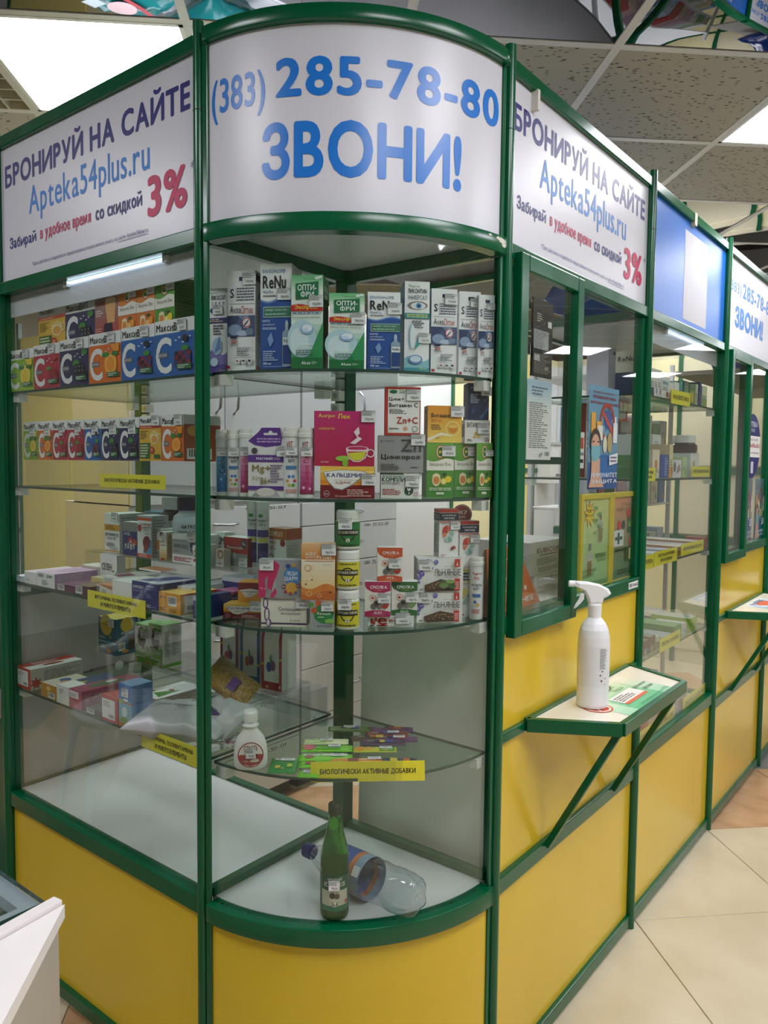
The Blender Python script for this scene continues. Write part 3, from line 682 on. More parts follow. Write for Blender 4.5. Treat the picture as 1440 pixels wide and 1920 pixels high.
# ================================================================== goods: print designs (u, v run 0..1 over the front)
S1, S2, S3, S4, S0 = 1.576, 1.330, 1.073, .786, .504
G1, G2, G3, G4 = 'cartons on the upper shelf of the left showcase', 'cartons on the second shelf of the left showcase', 'goods on the third shelf of the left showcase', 'goods on the fourth shelf of the left showcase'
C1, C2, C3, C4 = 'lens solution cartons on the top corner shelf', 'goods on the second corner shelf', 'goods on the third corner shelf', 'goods on the lowest corner shelf'
def LB(label, x0, x1, yt, surf, fy, els, price=None, depth=.05, yaw=-90, **k):
    """left showcase: front in the vertical plane y=fy"""
    xm = (x0+x1)/2; P = ony(xm, 700, fy); a = math.radians(yaw); N = Vector((math.cos(a), math.sin(a), 0)); U = Vector((-N.y, N.x, 0))
    A = onplane(x0, 900, P, N); B = onplane(x1, 900, P, N); W = (B-A).dot(U); H = onplane(xm, yt, P, N).z-surf; A.z = surf
    return carton_at(label, 'box', A, U, (0,0,1), W, H, depth, els, price=price, **k)
def cylhit(x, R):
    r = ray(x, 900); o = Vector((-AC0[0], -AC0[1])); d = Vector((r.x, r.y)); a = d.dot(d); b = 2*o.dot(d); c = o.dot(o)-R*R
    t = (-b-math.sqrt(max(b*b-4*a*c, 0)))/(2*a); P = O0+r*t
    return P if P.y < 1.386 else ony(x, 900, 1.386)
def CB(label, x0, x1, yt, surf, els, price=None, R=.37, depth=.05, yaw=-52, **k):
    """corner showcase: front set R from the inner post axis"""
    xm = (x0+x1)/2; P = cylhit(xm, R); a = math.radians(yaw); N = Vector((math.cos(a), math.sin(a), 0)); U = Vector((-N.y, N.x, 0))
    A = onplane(x0, 900, P, N); B = onplane(x1, 900, P, N); W = (B-A).dot(U); H = onplane(xm, yt, P, N).z-surf; A.z = surf
    return carton_at(label, 'box', A, U, (0,0,1), W, H, depth, els, price=price, **k)
def maksi(c, fr, fc='3C7A34', drk=None):
    els = [('r',0,0,1,.76,c),('B','МаксиВИТ',.04,.80,.80,.94,'1A1A1A'),('r',.42,.79,.62,.80,'3E9A3A'),
           ('B','C',.03,.05,.44,.70,'EDEDED'),('r',.10,.33,.34,.43,'6A6E78'),('t','ВИТАМИН',.12,.355,.32,.405,'E8E8E8')]
    for k in range(5): els.append(('e',.55+.09*k,.62+.05*math.sin(k*2.1),.03,.015,'C9D6E8'))
    if fr in ('lemon', 'orange'):
        f1 = 'F0CF2C' if fr == 'lemon' else 'F29A26'
        els += [('c',.70,.36,.20,f1),('c',.70,.36,.16,'F8E39A' if fr == 'lemon' else 'F9C46A'),('c',.70,.36,.13,f1),('e',.56,.55,.12,.05,'3C8A34'),('e',.84,.56,.10,.05,'2F7A2C'),('p',[(.7,.74),(.98,.74),(.98,.6),(.82,.6)],f1)]
    elif fr == 'currant':
        els += [('e',.60,.46,.12,.08,'3E8A38'),('e',.88,.68,.10,.06,'3E8A38')]+[('c',.60+.11*(k%3)+.04*(k//3),.38-.085*(k//3),.066,'17131F') for k in range(9)]+[('c',.62+.11*(k%3),.39-.085*(k//3),.02,'7A7A96') for k in range(6)]
    elif fr == 'rasp':
        els += [('e',.62,.44,.10,.05,'4A9A3C')]+[('c',.62+.085*(k%4)+.03*(k//4),.36-.075*(k//4),.06,'8E1428' if k%2 else 'B22038') for k in range(12)]+[('e',.85,.66,.09,.05,'C83048')]
    else:
        els += [('e',.78,.47,.10,.05,'3E8A38')]+[('c',.58+.10*(k%4),.36-.08*(k//4),.062,['1E1A3A','7A1830','2A3A7A','8A2038'][(k*3+k//4)%4]) for k in range(12)]+[('e',.80,.64,.07,.06,'2A2430')]
    return els+[('r',.60,.10,.96,.20,'2F6B3A'),('l',.63,.115,.93,.185,2,'DDE8DD')]
def hotdrink(c='E0B23A'):
    return [('r',0,0,1,.72,c),('B','МаксиВИТ',.04,.84,.62,.95,'1A1A1A'),('r',0,.72,1,.79,'C8442A'),('t','ГОРЯЧИЙ НАПИТОК',.05,.735,.55,.775,'F4E8D0'),
            ('l',.05,.48,.42,.68,6,'6A5A20'),('e',.70,.52,.20,.15,'F2DFAE'),('e',.70,.62,.18,.035,'E8C87A'),('e',.70,.48,.14,.08,'E2A24A'),('o',.93,.54,.08,'F2DFAE',.02),
            ('r',.04,.06,.50,.40,'3B6A2C'),('l',.07,.08,.48,.38,5,'DDE4C0'),('c',.60,.24,.10,'C23A24'),('c',.60,.25,.05,'E28A6A'),('r',.70,.06,.96,.15,'3B6A2C')]
def zvez(c1, c2, fr):
    ye = fr == 'lemon'
    return [('g',0,0,1,1,c1,c2),('e',.5,.84,.17,.13,'B8562A'),('e',.5,.84,.145,.11,'F0E2BE'),('e',.5,.84,.105,.085,'2F7A34'),('s',.5,.84,.085,5,'F2D23A'),
            ('w',0,.50,1,.69,-.03,'F3EFE4'),('t','Звёздочка Флю',.10,.57,.90,.655,'5A3A24'),
            ('e',.36,.33,.16,.12,'F3DDB0'),('e',.36,.32,.11,.07,'E08A3A'),('e',.36,.41,.14,.022,'F6EAC8'),('c',.63,.30,.12,'E9C81E' if ye else 'E88A1E'),('c',.63,.30,.09,'F8EE9A' if ye else 'F8C27A'),('c',.80,.34,.12,'F0D42A' if ye else 'F0A030'),('e',.66,.43,.08,.03,'2C5A2A'),
            ('l',.10,.13,.90,.19,2,'EAF0DA','j'),('r',.36,.06,.64,.10,'F4F4E8'),('t','10 пакетов',.40,.065,.60,.092,'3A6A2A')]
def akva(big=False):
    return [('r',.42,.90,.70,.94,'1E1B45'),('B','S',.10,.735,.24,.825,'15153A'),('r',.30,.70,.307,.84,'2A2A50'),('l',.34,.70,.95,.84,5,'5A5A70','j'),
            ('r',.10,.675,.95,.678,'44445A'),('t','Аква',.10,.585,.48,.655,'2B2B4A'),('t','Оптик',.49,.575,.92,.66,'B83848'),
            ('r',0,.355,1,.56,'4A5C82'),('p',[(0,.56),(.5,.56),(.2,.42),(0,.47)],'2E3C66'),('e',.28,.42,.24,.055,'8FA2C4'),('e',.55,.385,.22,.028,'B9C6DC'),('e',.80,.40,.14,.035,'76879F'),('p',[(.4,.56),(.75,.56),(.9,.45),(.6,.49)],'6C82AC'),
            ('e',.70,.49,.16,.055,'E9E2E4'),('o',.70,.49,.165,'B8202E',.03),('p',[(.60,.465),(.78,.52),(.76,.50),(.64,.455)],'33405E'),
            ('r',.12,.335,.36,.355,'1E1B45'),('c',.20,.305,.05,'A8182C'),('c',.31,.305,.05,'A8182C'),('c',.20,.305,.02,'F0E0E0'),('c',.31,.305,.02,'F0E0E0'),('l',.12,.26,.40,.285,2,'55555F','j'),
            ('l',.36,.16,.92,.245,5,'4A4A55'),('r',.30,.085,.46,.14,'BEBEC4'),('r',.31,.088,.45,.137,'F0F0F0'),('c',.38,.11,.035,'8A2A34'),('r',.52,.085,.68,.14,'BEBEC4'),('r',.53,.088,.67,.137,'F0F0F0'),('e',.60,.11,.05,.01,'333333'),('r',.74,.085,.90,.14,'BEBEC4'),('r',.75,.088,.89,.137,'F0F0F0'),('e',.82,.11,.05,.013,'222222'),
            ('t','450 мл' if big else '120 мл',.70,.045,.90,.068,'2A2A2A'),('r',.93,.05,.937,.355,'B83848'),('r',0,.035,.13,.065,'B01C34')]
def renu(big):
    return [('r',0,0,1,.62,'20509C'),('w',0,.58,1,.655,-.022,'20509C'),('w',0,.60,1,.672,-.022,'6F93C8') ,('w',0,.50,1,.655,-.022,'20509C'),('t','BAUSCH+LOMB',.08,.915,.80,.95,'2E6AA0'),('B','ReNu',.08,.77,.82,.89,'14141C'),('t','MultiPlus',.09,.725,.42,.755,'4A6A8A'),('l',.09,.69,.5,.715,1,'6A6A6A','j'),
            ('r',.10,.50,.98,.60,'C5D8D2'),('r',.115,.506,1,.594,'3E7A62'),('t','комфорт чистых линз',.16,.555,.86,.582,'DDEEE4'),('l',.16,.52,.82,.54,1,'B8D4C8','j'),
            ('t','очистка',.08,.455,.32,.478,'D8E2F2'),('t','дезинфекция',.08,.42,.46,.445,'D8E2F2'),('t','ополаскивание',.08,.385,.52,.408,'D8E2F2'),
            ('p',[(.24,.30),(.36,.36),(.44,.28),(.32,.22)],'7C9ACB'),('l',.10,.09,.6,.19,5,'B8C8E4'),('B','360 мл' if big else '120 мл',.10,.055,.36,.08,'E8EEF8'),('r',.10,.035,.9,.04,'90A8D0'),
            ('e',.86,.42,.05,.05,'B9C9D8'),('r',.81,.37,.91,.42,'A5BACB'),('r',.72,.04,1,.34,'8FA7BC'),('e',.86,.34,.14,.04,'8FA7BC'),('r',.74,.24,1,.31,'E6EBF0'),('B','ReNu',.77,.26,.97,.295,'26364E'),('r',.74,.06,1,.235,'1C3F82')]
def opti(two=False):
    return [('r',0,0,1,1,'E6EEE6'),('g',0,.85,1,1,'CDE6CF','6FBE82'),('g',0,0,1,.55,'177A4A','DCEBE2'),('e',.34,.33,.46,.20,'B9D8E2'),('e',.26,.30,.30,.15,'D5E8EE'),('p',[(1,.50),(1,.05),(.45,.05)],'2F9458'),
            ('r',0,.0,1,.13,'14703C'),('t','Преимущества в комплекте',.40,.945,.72,.97,'3A8A50'),('e',.82,.965,.07,.016,'EDF4EE'),('e',.92,.975,.06,.014,'EDF4EE'),
            ('p',[(.14,.74),(.86,.76),(.86,.93),(.14,.91)],'157244'),('B','ОПТИ-',.20,.835,.80,.90,'F2F6F2'),('B','ФРИ',.30,.765,.72,.83,'F2F6F2'),
            ('w',0,.62,1,.68,.015,'C4262C'),('B','Экспресс',.12,.628,.84,.685,'F4D63A'),('l',.04,.585,.95,.61,1,'4A6A9A','j'),('t','Ежедневный комфорт',.05,.535,.94,.57,'2A5A3A'),
            ('e',.50,.43,.20,.055,'8FB4DC'),('e',.51,.44,.165,.04,'EAF2FA'),('e',.46,.42,.10,.02,'CFE0F2'),
            ('l',.20,.22,.84,.28,3,'E8F2EC'),('l',.16,.15,.80,.21,3,'1C5A38'),('B','Alcon',.34,.055,.62,.09,'F2F6F2'),('l',.66,.055,.86,.09,3,'A8D0B4')]
def kalts(lines=True):
    return [('r',0,0,1,.42,'7E1420'),('g',0,.42,1,1,'E89A1C','F6C84A'),('w',0,.80,1,.88,.03,'F8D878'),('w',0,.48,1,.55,.03,'E0861A'),
            ('p',[(.05,.83),(.40,.90),(.80,.86),(.88,.80),(.60,.42),(.40,.26),(.26,.30),(.12,.55)],'9A9A98'),('p',[(.07,.82),(.40,.885),(.78,.85),(.85,.79),(.58,.44),(.40,.29),(.27,.33),(.14,.56)],'F1EFEA'),
            ('B','КАЛЬЦЕМИН',.12,.64,.82,.79,'1F2E7A'),('r',.25,.575,.70,.583,'C06A4A'),('t','АДВАНС',.28,.44,.58,.54,'A84A2E'),
            ('o',.12,.15,.055,'E0C8C8',.008),('r',.085,.13,.155,.15,'E0C8C8'),('l',.50,.06,.95,.30,4,'E8C0B8'),('t','120 таблеток',.28,.05,.5,.11,'F0D8D0')]
def smolka(c, name, fc):
    return [('r',0,0,1,1,'EAE6DF'),('p',[(0,1),(1,1),(1,.74),(.7,.68),(.3,.70),(.06,.80),(0,.9)],c),('B','СМОЛКА',.20,.80,.86,.89,'F4F0F0'),('t','в глазури',.42,.735,.66,.77,'E8C060'),
            ('o',.30,.54,.13,'C0503A',.015),('s',.30,.54,.08,6,'C0503A'),('p',[(0,0),(1,0),(1,.15),(.7,.19),(.3,.19),(0,.15)],c),('B',name,.36,.09,.66,.15,'F2EEEA'),('r',.26,.065,.78,.07,'E8D8D0'),
            ('c',.34,.30,.12,'6E6862'),('c',.56,.31,.12,'7C7670'),('c',.45,.38,.12,'5A534C'),('c',.45,.39,.06,'2A1812'),('e',.78,.30,.13,.06,fc),('c',.88,.35,.06,fc)]
def lnyan(kelp):
    els = [('p',[(0,.55),(.30,1),(0,1)],'EDE9F2')]
    for k, (u, v, r) in enumerate([(.05,.62,.06),(.12,.72,.06),(.2,.82,.055),(.28,.90,.05),(.40,.90,.05),(.04,.45,.05),(.10,.55,.05),(.22,.93,.05),(.03,.3,.03),(.30,.72,.04)]): els += [('c',u,v,r,'6B62B4'),('c',u-.01,v+.02,r*.5,'9A92D2')]
    els += [('t','хрустящие хлебцы',.58,.76,.90,.80,'8A7A6A'),('t','ЛЬНЯНЫЕ',.36,.50,.94,.70,'2A2A2A'),('t','С МОРСКОЙ КАПУСТОЙ',.58,.44,.90,.48,'8A7A6A'),
            ('p',[(.17,.12),(.50,.26),(.80,.22),(.82,.06),(.50,.04),(.22,.0+.02)],'4A3222'),('p',[(.15,.22),(.50,.40),(.80,.32),(.80,.12),(.48,.18),(.17,.04)],'5A3E28'),('r',.80,.76,.92,1,'C43024'),('p',[(.84,.80),(.88,.80),(.86,.93)],'F0E0D8'),('r',.80,.05,.92,.42,'C43024'),('l',.82,.1,.90,.34,4,'F0D0C8','j')]
    rnd = random.Random(3)
    for k in range(26):
        u = .18+.6*rnd.random(); v = .12+.20*rnd.random(); els.append(('e',u,v,.012,.014,'C9A878'))
    if kelp: els += [('e',.62,.28,.16,.10,'4C6A34'),('e',.56,.22,.10,.08,'6E8A4A'),('e',.70,.34,.10,.06,'86A25A'),('e',.74,.2,.08,.08,'3E5A2C')]
    return els+[('r',.03,.06,.12,.13,'C8C8C8'),('l',.04,.07,.11,.12,1,'555555','j')]
def kaltsiy(c, c2, tab):
    return [('r',0,.93,1,1,c),('r',0,.76,1,.92,'1B2140'),('r',0,.725,1,.745,c),('B','КАЛЬЦИЙ-Д3',.14,.85,.86,.895,'F0F0F4'),('B','НИКОМЕД',.24,.785,.78,.83,'F0F0F4'),('l',.10,.69,.9,.71,1,'7A3A3A','j'),
            ('p',[(.42,.50),(.14,.52),(.20,.62),(.38,.67)],c2),('p',[(.43,.51),(.40,.67),(.56,.62),(.52,.54)],tab),('p',[(.42,.48),(.13,.50),(.24,.40)],tab),
            ('p',[(.52,.50),(.60,.56),(.78,.50),(.72,.44)],'8FB8A8'),('p',[(.50,.48),(.72,.42),(.66,.34)],'BCD0CC'),('p',[(.48,.47),(.64,.33),(.46,.30)],'7EA89A'),('p',[(.46,.47),(.42,.31),(.26,.36)],'A8C4BC'),('p',[(.50,.52),(.58,.58),(.66,.60)],'D2DEDA'),
            ('e',.74,.20,.12,.035,'A8442E'),('e',.66,.18,.08,.03,'7E2C1E'),('e',.22,.055,.14,.018,'B03038'),('e',.22,.058,.12,.012,'EEE8E4')]
def sml(c='F0F0F0'): return [('l',.08,.1,.92,.92,12,c)]
def generic(c, title='', tc='2A2A2A', band=None, seed=0, bar=False):
    r = random.Random(seed); els = []
    if band: els += [('r',0,.0,1,.22+.2*r.random(),band)]
    if title: els += [('B',title,.10,.62,.80,.80,tc)]
    els += [('l',.10,.36,.85,.56,3,'77777A'),('e',.72,.22,.14,.12,['D89A3A','B0486A','4A7AB0','5A9A5A'][seed % 4])]
    if bar: els += [('b',.12,.08,.5,.38,'222222')]
    return els

# ================================================================== left showcase goods
rows = [(20.5,67,655,'8DBB2E','lemon','light green vitamin carton with lemons, first of the lower row at left'),(67.5,115,645,'B82A40','rasp','crimson vitamin carton with raspberries, second of the lower row'),
        (116,169.5,634,'2E2C5A','currant','dark violet vitamin carton with blackcurrants in the lower row'),(170.5,229.5,623,'E0701E','orange','orange vitamin carton with a halved orange in the lower row'),
        (230.5,292,611,'1E62AE','berry','blue vitamin carton with forest berries, left one of the two blue neighbours'),(293,366,598,'1E62AE','berry','blue vitamin carton with forest berries, largest, next to the post')]
for x0, x1, yt, c, fr, lb in rows: b1 = LB(lb, x0, x1, yt, S1, 1.004, maksi(c, fr), price='1%dр00к' % (int(x0) % 90), depth=.075, side='C9CBD2', group=G1, name='vitamin_carton')
zt = 1.6625
LB('yellow hot-drink vitamin carton, first of the raised row', 78, 127.5, 572, zt, 1.025, hotdrink(), depth=.05, side='D8B048', group=G1, name='vitamin_carton')
LB('dark violet blackcurrant carton of the raised row, big white letter on it', 128, 182, 561, zt, 1.025, maksi('2E2C5A','currant'), depth=.05, group=G1, name='vitamin_carton')
LB('grey and red hot drink carton with a glass, third of the raised row', 182.5, 225.5, 545, zt, 1.025, [('g',0,0,1,1,'B83034','9A9690'),('B','ПИТЬЕ',.06,.74,.55,.82,'A82A34'),('l',.05,.55,.45,.68,3,'F0E0D8'),('p',[(.45,.80),(.92,.86),(.86,.42),(.55,.42)],'EAB070'),('e',.69,.82,.23,.06,'F3D8A8')]+[('c',.48+.1*(k%3),.36-.07*(k//3),.08,'241A30') for k in range(7)]+[('l',.05,.1,.4,.35,6,'E8B0A0'),('t','10',.72,.05,.85,.10,'F4F0E8')], depth=.05, side='A8383A', group=G1, name='drink_carton')
LB('orange flu tea carton with a star emblem, left of two alike', 226, 259.5, 536, zt, 1.025, zvez('D8641E','E8923A','orange'), price='154р00к', depth=.05, side='C8642A', group=G1, name='flu_tea_carton')
LB('orange flu tea carton with a star emblem, right of two alike', 260, 293.5, 529, zt, 1.025, zvez('D8641E','E8923A','orange'), price='154р00к', depth=.05, side='C8642A', group=G1, name='flu_tea_carton')
LB('green flu tea carton at the right end of the raised row, dark green side', 294, 330, 521, zt, 1.025, zvez('3F8A2C','6FAE3C','lemon'), price='154р00к', depth=.07, side='3E6A30', group=G1, name='flu_tea_carton', sels=[('l',.1,.1,.9,.9,14,'2E5424')])
# riser on the second shelf and its row
def riser(x0, x1, y0, y1, z0, z1, label):
    t = thing('acrylic_riser', label, 'display stand', ((x0+x1)/2, (y0+y1)/2, z0), 'clear acrylic risers in the left showcase')
    mb = MB(); mb.box(x0, x1, y0, y1, z1-.003, z1, AC); mb.build('top_sheet', t)
    for a in (x0, x1-.003): mb = MB(); mb.box(a, a+.003, y0, y1, z0+.0005, z1-.003, AC); mb.build('side_sheet', t)
    mb = MB(); mb.box(x0+.003, x1-.003, y1-.003, y1, z0+.0005, z1-.003, AC); mb.build('rear_sheet', t)
riser(-2.036, -1.262, 1.034, 1.16, S2, 1.3975, 'clear acrylic riser under the nine vitamin cartons')
r2 = [(46,73,'8DBB2E','lemon','pale green lemon vitamin carton at the left end of the second shelf row'),(73.5,100,'E0701E','orange','narrow orange vitamin carton, second on the riser'),(100.5,128,'B82A40','rasp','raspberry red vitamin carton, third on the riser'),
      (128.5,159,'B82A40','rasp','raspberry red vitamin carton, fourth on the riser, beside the blue one'),(159.5,191,'1E62AE','berry','blue berry vitamin carton on the riser of the second shelf'),(191.5,225,'2E2C5A','currant','dark violet blackcurrant carton, left of the pair on the riser'),(225.5,262,'2E2C5A','currant','dark violet blackcurrant carton, right of the pair on the riser')]
for x0, x1, c, fr, lb in r2: LB(lb, x0, x1, 791-(x0-46)*.045, 1.398, 1.038, maksi(c, fr), price='1%dр00к' % (int(x0) % 90), depth=.06, side='C0C0C4', group=G2, name='vitamin_carton', tagat=(.5, .62))
LB('mustard yellow hot-drink vitamin carton with a cup on the riser', 263, 303, 780, 1.398, 1.038, hotdrink(), price='170р00к', depth=.06, group=G2, name='vitamin_carton')
LB('orange vitamin carton at the right end of the riser, bar code on its side', 304, 345, 778, 1.398, 1.038, maksi('D8702A','orange'), price='160р00к', depth=.10, side='A85028', group=G2, name='vitamin_carton', sels=[('r',0,.8,1,1,'D8D8D8'),('b',.08,.05,.75,.28,'222222'),('e',.3,.66,.22,.12,'D8A04A')])
def strip(label, pts, z, text, two=None, wall='L', n=.004):
    """yellow shelf label clipped to the front edge of a shelf; pts = px x-range, z = (bottom, top)"""
    x0, x1 = pts
    if wall == 'L': A = ony(x0, 900, YA-n+.011); B = ony(x1, 900, YA-n+.011); a, b = A.x, B.x; O = Vector((a, A.y, z[0])); U = Vector((1,0,0)); W = b-a
    else: O = Vector((XB-n-.014, x0, z[0])); U = Vector((0,1,0)); W = x1-x0
    t = thing('shelf_label', label, 'label', O+U*W/2, 'yellow shelf labels')
    N = U.cross(Vector((0,0,1))); H = z[1]-z[0]
    mb = MB(); mb.obox(O+U*W/2+Vector((0,0,H/2))-N*.0006, U*W/2, Vector((0,0,H/2)), N*.0006, mat('EDE23A', .4)); mb.build('card', t)
    mb = MB(); f = Face(mb, O, U, (0,0,1), W, H)
    if two: f.draw([('B',text,.14,.54,.86,.80,'2A2A1A'),('B',two,.24,.18,.76,.44,'2A2A1A')])
    else: f.draw([('B',text,.08,.34,.92,.68,'2A2A1A')])
    mb.build('lettering', t)
strip('yellow supplements label lying on the second shelf edge of the left showcase', (187, 310), (1.337, 1.368), 'БИОЛОГИЧЕСКИ АКТИВНЫЕ ДОБАВКИ', n=-.016)
strip('yellow vitamins label on the third shelf edge of the left showcase', (161, 270), (1.052, 1.092), 'ВИТАМИНЫ, ПОЛИВИТАМИНЫ', 'И МИКРОЭЛЕМЕНТЫ', n=-.004)
strip('yellow vitamins label on the fourth shelf edge, beside the silver bag', (260, 376), (.762, .806), 'ВИТАМИНЫ, ПОЛИВИТАМИНЫ', 'И МИКРОЭЛЕМЕНТЫ', n=-.004)
# third shelf: riser with upright packs
ZR3 = 1.155; riser(-1.93, -1.255, 1.14, 1.36, S3, ZR3, 'clear acrylic riser at the back of the third shelf')
ZR3 += .0005
LB('white vitamin carton with an orange band at the left end of the rear row', 195, 223, 963, ZR3, 1.15, [('r',0,.56,1,.72,'E0A030'),('l',.1,.58,.8,.70,3,'6A4A20'),('B','ВИТАМИН D3',.06,.42,.92,.50,'3A3A3A'),('t','2000 МЕ',.2,.33,.75,.40,'3A3A3A'),('e',.4,.2,.3,.06,'9A9A9A'),('e',.6,.12,.3,.05,'BDBDBD'),('r',0,.03,1,.06,'D8A050')], price='210р00к', depth=.08, side='B8BABC', group=G3, sels=sml('8A8A8A'), tagat=(.55,.82))
LB('leaning dark blue zinc carton with coloured dots', 230, 256, 979, ZR3, 1.148, [('r',0,0,1,.72,'1F2E72'),('r',0,.72,1,1,'8A8C8C'),('B','А+Zn',.1,.60,.5,.70,'E8E8F0'),('c',.55,.42,.2,'A83048'),('B','А',.47,.36,.63,.48,'F0E0E0'),('c',.85,.40,.14,'B84A48')]+[('c',.2+.2*(k%4),.30-.08*(k//4)+.03*(k%2),.07,['D8C8A0','8AA8D0','C8D8E8'][k%3]) for k in range(8)], depth=.03, group=G3)
LB('white echinacea carton with red fruit and an orange foot band', 257, 283.5, 967, ZR3, 1.145, [('r',0,.88,1,.95,'D0562A'),('r',0,.95,1,1,'A8B4BC'),('s',.16,.70,.22,8,'B02844'),('B','ЭХИНАЦЕЯ',.30,.76,.95,.82,'A8323A'),('B','ПРЕМИУМ',.40,.68,.95,.74,'A8323A'),('p',[(.4,.12),(1,.08),(1,.42),(.75,.5)],'4A9AC8'),('e',.66,.36,.26,.16,'7A2434'),('e',.6,.24,.14,.12,'8A4434'),('r',0,0,1,.09,'C8442A'),('l',.15,.015,.95,.075,2,'F0D8D0')], price='199р00к', depth=.05, side='A0A2A6', group=G3, sels=sml('6A6A6A'), tagat=(.55,.52))
LB('steel blue carton standing behind the echinacea carton', 270, 309, 960, ZR3, 1.24, [('r',.85,0,.9,1,'B8B03A'),('p',[(.9,.3),(1,.5),(.9,.7)],'3A5A9A')], body='7E9CB0', top='3E7F96', depth=.06, group=G3)
LB('small white and grey carton with an amber print, half hidden', 287, 303, 992, ZR3, 1.16, [('r',0,0,1,.25,'8A8C90'),('e',.6,.45,.3,.18,'D8963A'),('p',[(0,1),(1,1),(.4,.86)],'9A9A9C')], depth=.05, group=G3)
LB('narrow cream and gold fish oil carton', 298, 311.5, 998, ZR3, 1.142, [('g',0,0,1,.45,'B89A4A','E8DCC0'),('t','ОМЕГА',.1,.62,.9,.70,'8A6A3A'),('B','3-6-9',.15,.50,.85,.58,'A8823A'),('e',.5,.05,.3,.04,'A82A2A'),('r',.1,.85,.5,1,'7A2434')], price='245р00к', depth=.05, side='C9B184', group=G3, sels=sml('8A6A4A'), tagat=(.4,.75))
LB('wide grey immunity carton with a blue shield', 322, 372, 1003, ZR3, 1.142, [('r',0,.30,1,.82,'A6AAAC'),('B','IMMUNO',.08,.50,.62,.66,'4A4E54'),('l',.08,.36,.4,.44,1,'77797C'),('p',[(.68,.72),(.80,.76),(.92,.72),(.90,.48),(.80,.34),(.70,.48)],'24365A'),('r',.785,.44,.815,.66,'D8DCE0'),('r',.75,.53,.85,.57,'D8DCE0'),('l',.08,.06,.80,.22,3,'B8485A'),('s',.85,.22,.06,7,'B02844')], price='330р00к', depth=.06, group=G3)
LB('small white vitamin carton touching the post, fruit at its top', 361, 375, 1023, ZR3, 1.128, [('e',.6,.76,.3,.2,'7A8A34'),('e',.4,.7,.2,.1,'C86A2A'),('B','VIT',.1,.42,.9,.6,'6A2A1A'),('r',.1,.22,.9,.34,'B83A2A')], depth=.05, group=G3)
def bottle(name, label, cat, px, R, zb, zt, at, capc, bodyc, labc, els, group, capr=.8, axisy=None, n=28, text=None):
    """round jar or bottle; px = centre pixel, at = distance plane (y) or ('R', radius)"""
    P = ony(px, 900, at) if not isinstance(at, tuple) else cylhit(px, at[1])
    t = thing(name, label, cat, (P.x, P.y, zb), group); H = zt-zb; zb += .0004
    mb = MB(); mb.lathe([(R*.9,0),(R,.004),(R,H*.62),(R*.92,H*.70),(R*capr*.86,H*.76),(R*capr*.86,H*.79)], bodyc, (P.x,P.y,zb), n=n); mb.build('jar', t)
    mb = MB(); mb.lathe([(R*capr,H*.79),(R*capr*1.02,H*.80),(R*capr*1.02,H*.97),(R*capr*.94,H)], capc, (P.x,P.y,zb), n=n); mb.build('cap', t)
    mb = MB(); wrap(mb, P, R+.0004, zb+H*.06, zb+H*.60, els, labc); mb.build('wrap_label', t)
    return t
def wrap(mb, P, R, z0, z1, els, labc, a0=None, span=200, n=24):
    """a printed label curved round a bottle, centred towards the viewer's side of the case"""
    ac = math.degrees(math.atan2(-P.y, -P.x)) if a0 is None else a0
    if labc:
        vs = [(P.x+R*math.cos(math.radians(ac-span/2+span*k/n)), P.y+R*math.sin(math.radians(ac-span/2+span*k/n)), z) for z in (z0, z1) for k in range(n+1)]
        mb.add(vs, [(k, k+1, n+2+k, n+1+k) for k in range(n)], mat(labc), True)
    tmp = MB(); f = Face(tmp, (0,0,0), (1,0,0), (0,0,1), 1, 1, base=0); ww = 1.0
    fl = Face(tmp, (0,0,0), (1,0,0), (0,0,1), math.radians(110)*R, z1-z0, base=.0003); fl.draw(els)
    L = math.radians(110)*R
    import bmesh
    me = bpy.data.meshes.new('w'); me.from_pydata(tmp.v, [], tmp.f); me.polygons.foreach_set('material_index', tmp.m)
    bm = bmesh.new(); bm.from_mesh(me); k_ = 12
    for q in range(1, k_): bmesh.ops.bisect_plane(bm, geom=bm.verts[:]+bm.edges[:]+bm.faces[:], plane_co=(L*q/k_,0,0), plane_no=(1,0,0))
    bm.verts.index_update(); o = len(mb.v)
    for v in bm.verts:
        a = math.radians(ac)+(v.co.x-L/2)/R; r = R-v.co.y+.0001; mb.v.append((P.x+r*math.cos(a), P.y+r*math.sin(a), z0+v.co.z))
    for fc in bm.faces: mb.f.append(tuple(o+v.index for v in fc.verts)); mb.m.append(mb.mi(tmp.mats[fc.material_index])); mb.sm.append(False)
    bm.free(); bpy.data.meshes.remove(me)
WCAP = mat('D8DAE0', .4); 
bottle('supplement_bottle', 'dark brown pill bottle with a white cap on the third shelf', 'bottle', 325, .034, ZR3, 1.305, 1.24, WCAP, mat('2A1712', .15), 'B9BCC2', [('t','d-3',.1,.1,.3,.3,'2A2A2A'),('r',.0,.4,.35,.9,'E0E0E0'),('l',.5,.2,.9,.9,8,'7A7A80'),('r',0,.02,1,.1,'A88A3A')], G3, .86)
bottle('supplement_bottle', 'white fish oil bottle with a dark violet cap and violet label', 'bottle', 355, .041, ZR3, 1.310, 1.20, mat('2E2448', .4), mat('C8CCD8', .3), 'C8CCD8', [('r',0,.12,1,.62,'2A1E6A'),('r',0,0,1,.11,'3A7A3A'),('B','NATROL',.25,.84,.75,.95,'1A1A1A'),('t','Omega-3 Fish Oil',.1,.68,.92,.80,'26243A'),('t','HEART HEALTH',.15,.50,.85,.60,'A8A4D0'),('l',.3,.25,.75,.45,3,'8A86C0'),('e',.1,.25,.06,.06,'D8C85A')], G3, .72)
